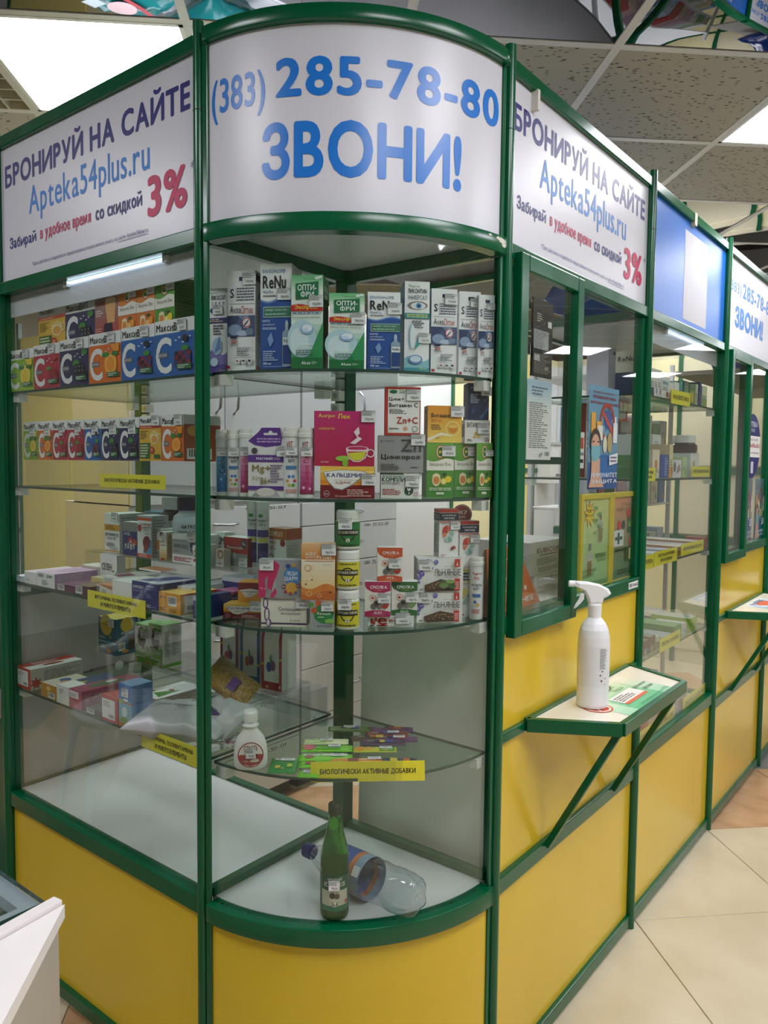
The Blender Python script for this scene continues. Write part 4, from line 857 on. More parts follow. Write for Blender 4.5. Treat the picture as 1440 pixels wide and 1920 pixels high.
# third shelf: lying packs in front
def flat(label, x0, x1, yt, surf, fy, depth, els=(), body='EDEDEB', side=None, top=None, tels=(), sels=(), group=G3, yaw=-90, **k):
    return LB(label, x0, x1, yt, surf, fy, els, depth=depth, body=body, side=side, top=top, tels=tels, sels=sels, group=group, yaw=yaw, **k)
B_ = lambda: ('b',.08,.35,.5,.85,'222222')
flat('tiny pale blue carton in the far left corner of the third shelf', 26, 41, 1079, S3+.001, 1.006, .08, body='C8D2DC')
flat('white carton with a bare end beside the lilac one', 42, 65, 1072, S3+.001, 1.004, .12, [('l',.1,.2,.5,.4,2,'999999')], body='EDE9EA', top='E4D0DA')
flat('long white and lilac carton with two bar codes on its end', 65.5, 99, 1074, S3+.001, 1.002, .16, [('b',.06,.60,.42,.92,'222222'),('b',.55,.62,.9,.9,'222222'),('l',.3,.15,.7,.5,5,'999999')], top='D8B8D2', side='C8A4C8', sels=[('l',.05,.1,.6,.9,7,'E4D4E6'),('r',.62,.1,.95,.9,'B890BC')], tels=[('e',.5,.5,.3,.3,'C49AC4')])
flat('plum flat carton with a bar code, left of two', 104, 137, 1096, S3+.001, 1.000, .10, [('b',.02,.1,.42,.95,'222222')], body='6A3050', top='7A3A62')
flat('plum and brown flat carton with a bar code, right of two', 138, 165, 1098, S3+.001, 1.000, .10, [('b',.02,.1,.5,.95,'222222')], body='5C2A3C', top='8A6A5A')
flat('beige ribbed carton lying behind the lilac one', 150, 200, 1062, S3+.001, 1.12, .05, sml('B8B0A4'), body='E2DACB', top='E8E0D6', sels=sml('B8B0A4'))
flat('white selenium carton standing behind the flat packs, teal side print', 186, 217, 1040, S3+.001, 1.115, .025, [('B','СЕЛЕН',.10,.50,.70,.72,'3A3A40'),('l',.72,.45,.9,.55,1,'666666'),('p',[(.75,0),(1,0),(1,.5),(.8,.35)],'5A9A94')], side='C8C8C8', top='D4D4D2')
flat('cream and yellow flat carton near the selenium carton', 168, 192, 1083, S3+.001, 1.06, .05, body='E8D690', top='EAE2B0')
flat('white carton with a pink striped lid, small print on its edge', 191, 222, 1082, S3+.001, 1.04, .11, sml('A8A8A8'), tels=[('p',[(.1,.2),(.7,.1),(.8,.5),(.2,.6)],'9A4A5A'),('p',[(.3,.3),(.6,.25),(.65,.4)],'4A4A5A')], sels=sml('BBBBBB'))
flat('white carton with an orange flap and a bar code', 179, 207, 1096, S3+.001, 1.002, .09, [('b',.02,.3,.2,.9,'222222'),('l',.35,.3,.7,.7,3,'999999'),('p',[(.0,1),(1,1),(1,.72)],'C8844A')], body='E8E2D8', top='D89A6A')
flat('plain white carton left of the dark blue one', 208, 245, 1090, S3+.001, 1.002, .09, body='EFEDE8', top='F4F2EE')
flat('dark blue vitamin complex carton with white print, largest on the third shelf', 245.5, 295, 1092, S3+.001, 1.000, .13, [('r',.49,0,.51,1,'35479A'),('B','КОМПЛИВИТ',.04,.72,.46,.84,'E4E6F0'),('t','Кальций Д3',.04,.60,.40,.69,'C8CCE4'),('B','КАЛЬЦИЙ',.56,.84,.86,.90,'E4E6F0'),('t','для детей с 3 лет',.56,.74,.90,.80,'E4E6F0'),('l',.04,.2,.4,.4,4,'8A94C8'),('l',.56,.4,.8,.6,4,'8A94C8'),('B','OLC',.56,.06,.74,.18,'F0F0F6'),('t','фарм',.77,.07,.95,.14,'C8CCE4')], body='1D2A74', side='1B2666', top='C8CCD8', tels=[('p',[(.1,.1),(.6,.2),(.8,.8),(.3,.7)],'2A3A8A')])
flat('amber yellow carton with a bar code and a red lid edge', 296, 337, 1112, S3+.001, 1.000, .10, [('b',.42,.38,.82,.85,'222222'),('l',.06,.06,.36,.25,4,'7A5A1A'),('l',.5,.06,.9,.25,3,'7A5A1A'),('c',.12,.75,.04,'8A6420'),('c',.26,.75,.04,'8A6420')], body='E2A02E', side='D8A24A', top='F0C060', sels=[('r',.1,.08,.5,.92,'EDEDE8'),('b',.15,.15,.45,.45,'222222'),('r',0,.93,1,1,'C0381E')])
flat('narrow navy carton half hidden by the corner post', 361, 374, 1118, S3+.001, 1.000, .08, [('l',.2,.1,.8,.7,6,'8A94C8'),('r',0,.8,1,1,'C8C8D8')], body='1F2A66')
flat('white folded carton behind the amber one with grey shades', 330, 358, 1100, S3+.001, 1.05, .12, body='DCDCD8', top='C9CBCC')
flat('white carton with tan print lying on top of the blue carton', 259, 300, 1068, 1.1385, 1.08, .045, [('t','Фемибион',.08,.62,.35,.80,'3A3A3A'),('B','Pharma',.60,.45,.82,.60,'3A3A3A'),('l',.08,.15,.5,.4,2,'999999')], side='E6E0D6', top='D89A6A')
# fourth shelf
ZR4 = .852; riser(-1.80, -1.255, 1.20, 1.38, S4, ZR4, 'clear acrylic riser on the fourth shelf under the tea boxes'); ZR4 += .0005
LB('teal blue fish snack box with a yellow round seal', 181, 214, 1158, ZR4, 1.21, [('c',.45,.80,.34,'E8C84A'),('t','Сибирские',.2,.76,.75,.84,'3A5A5A'),('B','IQ',.6,.44,.75,.54,'E8C84A'),('r',0,.30,1,.36,'7AC0D8'),('t','РЫБКИ',.05,.42,.4,.48,'E8F0F4'),('e',.6,.10,.12,.06,'D8963A'),('l',.1,.15,.6,.26,2,'A8D0E0')], body='1F6C88', side='1C6480', top='D8C060', depth=.07, price='98р00к', group=G4, sels=[('c',.5,.82,.3,'E8C84A'),('B','РЫБКИ',.25,.56,.75,.64,'E8F0F4'),('r',.55,.12,.85,.5,'24302E'),('b',.1,.12,.4,.34,'222222'),('e',.4,.1,.15,.05,'D8963A')], name='snack_box')
for k, (a, b, lb) in enumerate(((250, 276, 'white and green herbal box with a brown bear shape, left of two'), (276.5, 302, 'white and green herbal box with a brown bear shape, right of two, printed side'))):
    LB(lb, a, b, 1170, ZR4, 1.215, [('r',0,0,1,.38,'5FA42C'),('s',.2,.40,.2,7,'5FA42C'),('s',.6,.40,.2,7,'5FA42C'),('s',.9,.40,.16,7,'5FA42C'),('r',0,.93,1,1,'8CC870'),('e',.5,.62,.3,.20,'4A2C22'),('c',.5,.80,.22,'4A2C22'),('e',.5,.87,.3,.025,'5FA42C'),('c',.85,.86,.10,'5FA42C'),('B','Vitaland',.1,.30,.92,.42,'F2F6EE'),('l',.15,.15,.8,.22,1,'E4F0DA','j'),('e',.15,.07,.08,.035,'D88A4A'),('e',.85,.07,.08,.035,'D88A4A')], price='185р00к', depth=.06, side='C9CAC4', top='9CC880', group=G4, sels=[('r',0,0,1,.08,'6FB03A'),('l',.12,.25,.45,.85,14,'7A7A7A'),('l',.5,.25,.85,.85,14,'8A8A8A')], tagat=(.5,.66), name='herbal_box')
flat('red and white carton at the left end of the fourth shelf', 25, 50, 1250, S4+.001, 1.004, .15, [('r',.05,.14,.82,.88,'EFEDEA'),('b',.45,.16,.78,.34,'222222'),('l',.1,.6,.6,.8,4,'999999')], body='BE3A28', side='C8C4BE', top='D4D0CA', sels=[('l',.25,.15,.95,.85,10,'8A8884'),('s',.1,.3,.12,7,'BE3A28')], tels=[('r',0,0,.45,1,'BE3A28'),('B','КАЛИНА',.1,.2,.35,.7,'F0E8E0'),('e',.7,.5,.12,.2,'7A2A22')], group=G4)
flat('dark grey carton with orange and green print at the back', 135, 170, 1252, S4+.001, 1.22, .12, [('l',.1,.2,.8,.5,3,'777777')], body='4E4F52', side='55565A', top='4A4B4E', sels=[('e',.5,.5,.3,.4,'D8963A'),('e',.3,.6,.15,.2,'3C7A34'),('c',.7,.6,.12,'D8D8D0')], tels=[('e',.5,.4,.3,.2,'E0A83A'),('e',.3,.7,.2,.1,'4A8A3A'),('r',.5,.6,.8,.9,'D8D8D4')], group=G4)
flat('golden carton with a bar code on the fourth shelf', 70, 99, 1281, S4+.001, 1.002, .10, [('b',.45,.06,.9,.45,'222222'),('e',.5,.7,.15,.15,'F0D080')], body='C08A26', top='D8D0B8', tels=[('c',.4,.5,.2,'4A6AA0'),('e',.7,.4,.2,.15,'C89A5A')], group=G4)
flat('plain white carton between the golden and the pink one', 99.5, 123, 1285, S4+.001, 1.000, .14, [('l',.2,.55,.6,.85,4,'999999')], body='E6E4DF', top='3A4A6A', tels=[('p',[(.1,.1),(.7,.2),(.6,.5)],'E0C83A'),('r',0,0,1,.35,'E4E2DC')], group=G4)
flat('long pink carton with fine stripes on its side', 124, 147, 1292, S4+.001, 1.000, .17, [('r',.0,.55,.75,.92,'EDEBE8'),('l',.05,.6,.6,.8,2,'999999'),('l',.1,.1,.7,.4,4,'D8A0AC')], body='B8566A', side='B4607A', top='A84A62', sels=[('l',.04,.15,.96,.8,16,'D0A4B0')], tels=[('e',.5,.5,.35,.3,'5A6A4A'),('e',.4,.6,.15,.1,'D8D0C0')], group=G4)
flat('small grey carton with a white bar code label', 155, 184, 1328, S4+.001, 1.002, .09, [('b',.05,.12,.55,.95,'222222')], body='6A6660', group=G4)
flat('red carton with a white label in front on the fourth shelf', 185, 216, 1304, S4+.001, 1.000, .08, [('r',.03,.1,.82,.86,'EFEDEA'),('b',.42,.12,.78,.32,'222222'),('l',.12,.55,.6,.8,4,'999999')], body='BE3A30', side='A8342A', top='C84A3A', sels=[('s',.2,.5,.2,7,'8A2A22')], group=G4)
flat('tall blue sky print children carton standing upright', 218, 243, 1282, S4+.001, 1.000, .055, [('g',0,0,1,.62,'9AC0A0','7FB2DC'),('r',0,0,1,.12,'B8743A'),('e',.4,.16,.3,.08,'7A9A3A'),('w',0,.56,1,.62,.03,'B8805A'),('e',.45,.36,.2,.12,'DDE6EE'),('e',.55,.64,.2,.03,'E8EEF2'),('c',.2,.58,.12,'8AB85A')], body='4E86C4', side='4A80B8', top='8AB0D8', price='77р00к', sels=[('r',0,0,1,.14,'B8743A'),('l',.15,.62,.85,.9,5,'7FA8D8'),('g',0,.14,1,.55,'8AB0D0','6A9CD0')], tagat=(.3,.72), group=G4)
flat('white striped carton behind the children carton', 262, 290, 1306, S4+.001, 1.10, .14, sml('B8AEA4'), side='DEDAD2', sels=[('l',.05,.05,.95,.95,14,'B0A49C')], tels=[('p',[(.1,.2),(.8,.1),(.7,.6)],'4A8A3A'),('c',.4,.5,.12,'A8323A')], group=G4)
flat('white and green carton at the back of the fourth shelf', 283, 312, 1296, S4+.001, 1.21, .10, [('r',0,0,1,.5,'6A9A4A')], side='7AA85A', top='E0E4D8', tels=[('r',.4,0,1,1,'8CB86A')], group=G4)
flat('flat white and dark red carton behind the silver bag', 296, 350, 1320, S4+.001, 1.16, .14, body='E4E0D8', side='9A2A2A', top='DDD8D0', tels=[('r',0,0,1,.3,'9A2A2A'),('e',.5,.6,.3,.15,'7A5A4A')], group=G4)
flat('white carton with a bar code under the silver bag', 340, 374, 1402, S4+.001, 1.0, .05, [('b',.1,.15,.8,.8,'222222')], body='EDEBE8', top='DDD9D4', tels=[('p',[(.3,.1),(.9,.2),(.7,.6)],'7A4A3A')], group=G4)
# ---- bags
def pillow(mb, c, U, V, N, L, W, T, m, seed=0, n=14, crimp=.16, pinch=.5, zig=0):
    """stuffed bag or wrapped bar: closed cushion surface with flat crimped ends; L along U, W along V, T along N"""
    c, U, V, N = map(Vector, (c, U, V, N)); rnd = random.Random(seed); vs = []; k = n//2*2
    ph = [rnd.random()*6 for _ in range(6)]
    for side in (1, -1):
        for i in range(n+1):
            for j in range(n+1):
                u, v = i/n*2-1, j/n*2-1
                e = max(0, 1-abs(u)**(1/crimp*.6))*max(0, 1-abs(v)**4) if crimp else (1-u*u)*(1-v*v)
                h = T*.5*(e**pinch if e > 0 else 0); wr = .10*math.sin(u*9+ph[0]+v*3)+.08*math.sin(v*11+ph[1]-u*5)+.06*math.sin(u*17+ph[2])
                ww = 1-.06*(1-abs(u))+.02*math.sin(u*13+ph[3])
                vs.append(c+U*(u*L/2)+V*(v*W/2*ww)+N*(side*(h*(1+wr)+.0006)))
    M_ = (n+1)*(n+1); fs = []
    for i in range(n):
        for j in range(n):
            a = i*(n+1)+j; fs.append((a, a+n+1, a+n+2, a+1)); fs.append((M_+a, M_+a+1, M_+a+n+2, M_+a+n+1))
    for i in range(n):
        for a, b in ((i*(n+1), (i+1)*(n+1)), ((i+1)*(n+1)+n, i*(n+1)+n), (n*(n+1)+i, n*(n+1)+i+1), (i+1, i)): fs.append((a, b, M_+b, M_+a)[::-1])
    mb.add(vs, fs, m, True)
    return lambda u, v: c+U*(u*L/2)+V*(v*W/2)+N*(T*.5*(((max(0,1-abs(u)**(1/crimp*.6))*max(0,1-abs(v)**4))**pinch)*1.25)+.0012)
def surfprint(mb, fn, els, su=.9, sv=.9, k0=.0):
    """prints laid on a bag surface, following its swelling; u,v in 0..1"""
    tmp = MB(); f = Face(tmp, (0,0,0), (1,0,0), (0,0,1), 1, 1, base=0); f.draw(els); vs = []
    for x, y, z in tmp.v: vs.append(fn((x*2-1)*su, (z*2-1)*sv)+Vector((0,0,0)))
    o = len(mb.v); mb.v += [tuple(v) for v in vs]
    for fc, mi_ in zip(tmp.f, tmp.m): mb.f.append(tuple(o+q for q in fc)); mb.m.append(mb.mi(tmp.mats[mi_])); mb.sm.append(False)
SILV = mat('BDBEC0', .42, .15, name='silver_foil')
def bag(name, label, cat, c, U, V, L, W, T, m, els=(), seed=0, group=None, tilt=None, crimp=.16, n=14, tagtxt=None, pr=.9):
    U = Vector(U).normalized(); V = Vector(V); V = (V-U*V.dot(U)).normalized(); N = U.cross(V)
    t = thing(name, label, cat, c, group); mb = MB(); fn = pillow(mb, c, U, V, N, L, W, T, m, seed, n, crimp); mb.build('wrapper', t)
    if els: pm = MB(); surfprint(pm, fn, els, pr, pr); pm.build('print', t)
    if tagtxt:
        mb = MB(); p = fn(tagtxt[0], tagtxt[1])+N*.0012; w_, h_ = .026, .012
        mb.obox(p, U*w_/2, V*h_/2, N*.0005, mat('E8E8EA')); f = Face(mb, p+N*.0006-U*w_/2-V*h_/2, U, V, w_, h_); f.draw([('l',.06,.5,.9,.9,2,'8A8A8A'),('t',tagtxt[2],.3,.12,.9,.42,'202020')]); mb.build('price_tag', t)
    return t
bag('silver_bag', 'large silver foil bag of sprouting grain lying at the right of the fourth shelf', 'bag', (-1.400, 1.066, .818), (.93,.35,.02), (-.36,.93,.1), .24, .15, .056, SILV,
    [('B','СЕМЕНА ПШЕНИЦЫ',.16,.44,.60,.52,'4A4A4C'),('B','ПРОРОЩЕННОЕ',.50,.62,.96,.72,'3A3A3C'),('e',.86,.50,.09,.16,'5E3A86')], 4, G4, crimp=.2, n=22)
bag('grain_bag', 'clear and silver bag of golden grain leaning behind the corner at left', 'bag', (-1.345, 1.150, .895), (.93,-.10,-.26), (.1,.6,.75), .16, .075, .035, mottled('golden_grain', '8A6428', 'C09A4A', 160, .5, .5), [('r',.62,.3,.80,.75,'5E2A7A'),('r',0,.0,.04,1,'C8C8C8')], 9, G4, crimp=.2)
bag('white_bag', 'white grain bag with a flower print beneath the golden grain bag', 'bag', (-1.335, 1.12, .832), (.85,-.2,-.02), (.2,.7,.5), .15, .10, .06, mat('BDBDBB', .35), [('B','Шиповник',.30,.28,.75,.42,'4A4A4C'),('e',.15,.6,.1,.12,'7A8A5A')], 12, G4, crimp=.2)
# three gusset bags of children's fruit snack on the riser (plain dotted stand-in print)
def gusset(label, x0, x1, yt, zb, fy, c, c2, dots, yaw=-82):
    xm = (x0+x1)/2; P = ony(xm, 900, fy); a = math.radians(yaw); N = Vector((math.cos(a), math.sin(a), 0)); U = Vector((-N.y, N.x, 0)); A = onplane(x0, 900, P, N); B = onplane(x1, 900, P, N); W = (B-A).dot(U); H = .215; D = -N*.055; A.z = zb
    t = thing('snack_bag', label, 'bag', A+U*W/2+D/2, 'upright gusset snack bags behind the corner'); V = Vector((0,0,H)); q = U*W*.14
    bt = [A, A+U*W, A+U*W+D, A+D]; md = [p+V*.55 for p in bt]; tp = [A+q+V+D*.42, A+U*W-q+V+D*.42, A+U*W-q+V+D*.58, A+q+V+D*.58]
    mb = MB(); m = mat(c, .35); mw = mat('C9C7C2', .4); mb.hexa(bt+md, m, (m, m, m, mw, m, mw)); mb.hexa(md+tp, m, (m, m, m, mw, m, mw)); mb.build('paper_bag', t)
    pm = MB(); f = Face(pm, A, U, (0,0,1), W, H*.55); els = [('r',.14,.16,.86,1,'DAD8D4')]
    for k, (u, v) in enumerate(dots): els.append(('c',u,v,.055,['D8C03A','B8B8B4','D8C03A'][k % 3]))
    els += [('e',.38,.45,.12,.10,c2),('e',.58,.48,.12,.10,'7A4A7A'),('e',.48,.62,.05,.08,'4A8A3A'),('o',.70,.26,.10,'8A8A88',.012)]; f.draw(els)
    V2 = (tp[0]-md[0]); sl = (md[0]+md[1])/2; f2 = Face(pm, md[0]+(tp[0]-md[0])*.0, U, (D*.42+V*.45).normalized(), W, (D*.42+V*.45).length)
    f2.draw([('r',.14,.0,.86,.34,'DAD8D4'),('r',.16,.34,.84,.74,c2),('t','ПОЛЕЗНО',.3,.62,.7,.69,'E8E4E0'),('t','ВКУСНО',.3,.51,.7,.58,'E8E4E0'),('t','БЕЗ САХАРА',.24,.40,.76,.47,'E8E4E0'),('r',.2,.76,.8,.98,'C8C8C4'),('t','МАЛИНА',.26,.84,.74,.95,'B03038')]); pm.build('print', t)
    return t
ZK = .874
riser(-1.52, -1.245, 1.20, 1.31, S4, ZK-.001, 'clear acrylic riser under the three snack bags')
gusset('red snack bag with purple border beside the corner, leftmost of three', 412, 446, 1180, ZK, 1.225, '8A2A52', 'B83A34', [(.07,.3),(.93,.1),(.3,.06),(.06,.7)])
gusset('blue bordered snack bag with an orange panel, middle of three', 450, 487, 1180, ZK, 1.222, '2E5A8A', 'C8642A', [(.05,.6),(.8,.06),(.94,.4)])
gusset('red snack bag with a blue panel, rightmost of three, white printed side', 490, 529, 1180, ZK, 1.218, 'A82028', '2A4A9A', [(.06,.5),(.9,.08),(.94,.62),(.3,.06)])

# things of the left showcase seen through the corner, on the third shelf riser
LB('red and silver iron tablets carton with round circles, behind the corner', 420, 464, 1008, ZR3, 1.19, [('r',0,.45,1,1,'B03434'),('r',0,0,1,.45,'96989A'),('c',.85,.80,.13,'4A4E5A'),('B','Fe',.80,.74,.92,.86,'D8D8DC'),('c',.2,.40,.15,'C8C8C8'),('c',.45,.36,.1,'C0C0C0'),('B','Феррумтабс',.14,.58,.82,.72,'F0E4E0')], price='160р00к', depth=.04, side='8A2A2A', group=G3, tagat=(.68,.02))
for px, lb in ((475, 'violet and white tablet tube, left of two behind the corner'), (493, 'violet and white tablet tube, right of two behind the corner')):
    P = ony(px, 900, 1.215); t = thing('tablet_tube', lb, 'tube', (P.x, P.y, ZR3), G3)
    mb = MB(); mb.lathe([(.0135,.001),(.0140,.003),(.0140,.135)], mat('D0D2D4', .3), (P.x,P.y,ZR3)); mb.build('tube', t)
    mb = MB(); mb.lathe([(.0152,.135),(.0152,.152),(.014,.153)], mat('D8D8D6', .4), (P.x,P.y,ZR3)); mb.build('cap', t)
    mb = MB(); wrap(mb, P, .0143, ZR3+.012, ZR3+.128, [('r',0,0,1,.40,'2B2A62'),('r',0,.14,1,.24,'4A3A86'),('c',.3,.46,.2,'C8C04A'),('c',.7,.46,.2,'C8C04A'),('r',0,.52,1,.66,'4A3A86'),('B','Витамин С',.08,.82,.9,.88,'2A2A4A'),('t','500 мг',.2,.74,.7,.80,'2A2A4A'),('e',.3,.94,.2,.035,'3A8A5A')], 'D4D4D8'); mb.build('wrap_label', t)
LB('orange-topped white immunity complex carton behind the corner', 501, 537, 991, ZR3, 1.235, [('r',0,.72,1,1,'C0702C'),('B','COMPLEX',.10,.80,.82,.92,'F2E8DC'),('t','IMMUNO',.06,.60,.5,.68,'B84A3A'),('c',.82,.64,.13,'B02C2C'),('p',[(.08,.30),(.22,.36),(.36,.30),(.34,.12),(.22,.02),(.10,.12)],'8A8684'),('p',[(.12,.29),(.22,.33),(.32,.29),(.30,.13),(.22,.06),(.14,.13)],'EAE6E0'),('l',.06,.46,.6,.55,2,'C07A6A'),('e',.7,.08,.28,.10,'B0682C')], depth=.05, side='B8B4B0', top='A85A2A', group=G3, sels=[('r',0,.72,1,1,'A84A2C'),('l',.1,.1,.9,.6,9,'8A8A8A')])
flat('white multivitamin carton with teal print, cut by the stile at left', 403, 421, 998, ZR3, 1.205, .03, [('B','UM',.3,.6,.95,.85,'2A2A2A'),('p',[(0,.2),(1,.5),(1,.0),(0,.0)],'2A8A9A')])
flat('pale carton with a brown round seal and bar code near the stile', 404, 419, 1030, ZR3, 1.16, .02, [('o',.6,.7,.35,'8A4A2A',.1),('b',.1,.06,.9,.3,'222222')], body='D8CCC0')
flat('navy blue carton with white flower lid below the riser', 416, 470, 1084, S3+.001, 1.14, .06, [('l',.1,.15,.5,.6,4,'5A6AA8'),('r',.0,.85,1,1,'C8CCD8')], body='1E2C78', top='C4C8D4')
flat('violet pink flat carton beside the stile', 404, 436, 1108, S3+.04, 1.09, .06, body='8A2A56', top='B05A86')
flat('dark navy carton at the right end of the third shelf, left showcase', 404, 440, 1120, S3+.001, 1.09, .06, [('l',.1,.2,.9,.6,3,'4A568A')], body='1A2450', top='8A90A8')

# ================================================================== corner showcase, top shelf
CB('white and lilac lens solution carton at the left end, water splash print', 391, 427, 541, S1, [('r',0,0,1,.20,'5A4A9A'),('w',0,.12,1,.26,.03,'8A7CC0'),('t','Медстар',.1,.93,.5,.96,'4A9A5A'),('B','ЛИКОСОЛ',.18,.865,.90,.92,'26262E'),('t','2 0 0 0',.20,.81,.85,.845,'4A4A55'),('e',.42,.745,.3,.04,'3A4A6A'),('e',.42,.745,.14,.03,'5A8AB0'),('r',0,.60,1,.66,'3A2E7A'),('l',.1,.61,.9,.65,2,'D8CC8A'),('l',.3,.46,.9,.585,4,'4A4A55'),('e',.5,.33,.25,.10,'A8C4DE'),('p',[(.35,.25),(.62,.46),(.7,.3)],'6A8CC0'),('e',.35,.15,.2,.05,'C9DCEC'),('t','240 мл',.6,.04,.9,.065,'D8C84A')], '148р90к', yaw=-72, R=.365, group=C1, name='lens_solution_box', tagat=(.30,.70))
CB('tall white drops carton with a blue water photo, the large one', 427.5, 479, 508, S1, akva(True), '699р90к', yaw=-64, R=.372, depth=.06, side='B8B8BC', top='2A2A4A', group=C1, name='lens_solution_box', sels=[('r',0,.90,1,.97,'22203E'),('B','Аква',.2,.72,.9,.80,'3A3A50'),('l',.15,.3,.9,.66,12,'8A8A92'),('b',.3,.1,.7,.26,'222222'),('r',.1,.03,.6,.06,'A8283A')], tagat=(.56,.86))
CB('tallest carton, blue and white multi-purpose lens solution', 488.5, 546, 495, S1, renu(True), '386р00к', yaw=-62, R=.372, depth=.07, side='C4C6CA', group=C1, name='lens_solution_box', sels=[('r',0,0,1,.62,'1E4788'),('B','Re',.1,.78,.7,.88,'2A2A30'),('l',.15,.1,.9,.5,12,'5A7AB0')], tagat=(.55,.66))
CB('tall green and white lens solution carton, red stripe, left of two greens', 545.5, 604, 516, S1, opti(), '312р00к', yaw=-58, R=.376, depth=.06, side='126238', top='5AA86A', group=C1, name='lens_solution_box', sels=[('B','ОПТИ',.2,.84,.8,.90,'C8E0CC'),('B','ФРИ',.25,.76,.75,.82,'C8E0CC'),('l',.15,.1,.85,.6,14,'0E4E2C')], tagat=(.56,.66))
CB('shorter green and white lens solution carton, right of two greens', 615.5, 681, 550, S1, opti(True), '191р00к', yaw=-50, R=.376, depth=.06, side='126238', top='7AC088', group=C1, name='lens_solution_box', tagat=(.62,.60))
CB('shorter blue and white multi-purpose solution carton beside the shorter green one', 686.5, 747, 548, S1, renu(False), '204р90к', yaw=-48, R=.374, depth=.05, side='1E4788', top='D8DADC', group=C1, name='lens_solution_box', tagat=(.60,.72))
CB('white and teal lens solution carton with a blue eye', 755, 801, 528, S1, [('r',0,0,1,.10,'3A9AA8'),('w',0,.06,1,.16,.03,'8CC4D0'),('t','Медстар',.15,.93,.6,.965,'4A9A5A'),('B','ЛИКОНТИН',.12,.87,.88,.92,'22262E'),('t','УНИВЕРСАЛ',.12,.80,.88,.85,'4A5A6A'),('e',.52,.74,.40,.045,'8A7A70'),('e',.54,.735,.30,.038,'E4E4E6'),('c',.56,.735,.11,'3A86C0'),('c',.56,.735,.05,'10141C'),('r',0,.595,1,.655,'1F8A94'),('l',.08,.605,.92,.648,2,'D8D86A','j'),('l',.3,.49,.9,.58,4,'3A4A55'),('e',.30,.40,.12,.14,'9ACCDA'),('e',.33,.40,.10,.13,'ECF2F4'),('p',[(.4,.25),(.75,.36),(.55,.42)],'4AA8A0'),('e',.45,.15,.28,.05,'6A90C8'),('e',.45,.155,.22,.035,'D8E8F2'),('t','240 мл',.6,.04,.9,.062,'D8D84A')], '137р00к', yaw=-44, R=.368, depth=.06, side='1F6C80', top='C8CCCE', group=C1, name='lens_solution_box', lels=[('l',.1,.1,.9,.85,16,'3E8CA0')], tagat=(.55,.33))
for a, b, yt, lb, rr in ((804.5,852,542,'small white drops carton with water photo, left of three alike',.372),(856,895.5,547,'small white drops carton with water photo, middle of three alike',.372),(892,921,553,'small white drops carton with water photo, right of three alike',.366)):
    CB(lb, a, b, yt, S1, akva(), '179р40к', yaw=-42, R=rr, depth=.05, side='C8C8CC', group=C1, name='lens_solution_box', tagat=(.5,.82))
# ---- second shelf
def tube(label, px, R, yt, surf, els, labc='E4E4E4', rr=.0125, group=C2, tagp=None, capc='E6E4DE'):
    P = cylhit(px, R); zt = onplane(px, yt, P, Vector((.617,-.784,0))).z; t = thing('tablet_tube', label, 'tube', (P.x, P.y, surf), group); H = zt-surf
    mb = MB(); mb.lathe([(rr*.96,.0004),(rr,.003),(rr,H*.86)], mat('E4E4E0', .35), (P.x,P.y,surf)); mb.build('tube', t)
    mb = MB(); mb.lathe([(rr*1.06,H*.86),(rr*1.10,H*.87),(rr*1.10,H*.92),(rr*1.04,H*.93),(rr*1.04,H*.99),(rr*.98,H)], mat(capc, .4), (P.x,P.y,surf)); mb.build('cap', t)
    mb = MB(); wrap(mb, P, rr+.0003, surf+.008, surf+H*.82, els, labc); mb.build('wrap_label', t)
    if tagp:
        d = Vector((-P.x, -P.y, 0)).normalized(); U = Vector((-d.y, d.x, 0)); price_tag(t, P+d*(rr+.003)+Vector((0,0,surf+H*.60))-P.z*Vector((0,0,1))-U*.011, U, Vector((0,0,1)), tagp, .022, .017)
    return t
tube('blue calcium tablet tube at the left end of the second corner shelf', 417, .375, 806, S2, [('g',0,0,1,.72,'2A6AA8','6AB4DC'),('c',.4,.25,.1,'A8D4EC'),('c',.7,.35,.08,'A8D4EC'),('T','Calcium',.28,.36,.68,.80,'1A2A5A'),('r',.62,.60,.72,.84,'3A8AC8')], tagp='108р20к')
fl = [('c',.36,.32,.11,'3A7AC0'),('c',.62,.32,.11,'3A7AC0'),('c',.26,.24,.11,'E0A03A'),('c',.72,.24,.11,'C8323A'),('c',.38,.16,.11,'C8B83A'),('c',.62,.16,.11,'4A9A3A'),('B','МУЛЬТИ',.12,.66,.90,.73,'26365A'),('B','ВИТ',.32,.58,.72,.64,'26365A'),('r',.15,.46,.85,.52,'3A7AB0'),('l',.15,.02,.85,.09,3,'C8503A','j')]
tube('white multivitamin tube with a flower of hearts, beside the blue tube', 438, .375, 806, S2, fl, tagp='183р40к')
zh = [('g',0,0,1,.86,'A82068','E0B0C8'),('T','Железо Плюс',.30,.16,.66,.84,'B01C4A'),('r',0,0,1,.06,'8A1A4A'),('c',.3,.12,.1,'E8C0D4'),('c',.7,.10,.08,'E8C0D4')]
tube('pink iron tablet tube, left one, next to the hang pouch', 461, .368, 804, S2, zh, tagp='188р10к')
tube('white multivitamin tube right of the magnesium pouch', 546, .372, 801, S2, fl+[('B','VIT',.2,.86,.6,.97,'B83A2A')], tagp='148р60к', rr=.0148)
tube('pink iron tablet tube, right one, beside the magenta box', 575, .374, 803, S2, zh+[('B','VIT',.2,.88,.6,.98,'8A2A2A')], tagp='149р60к', rr=.0148)
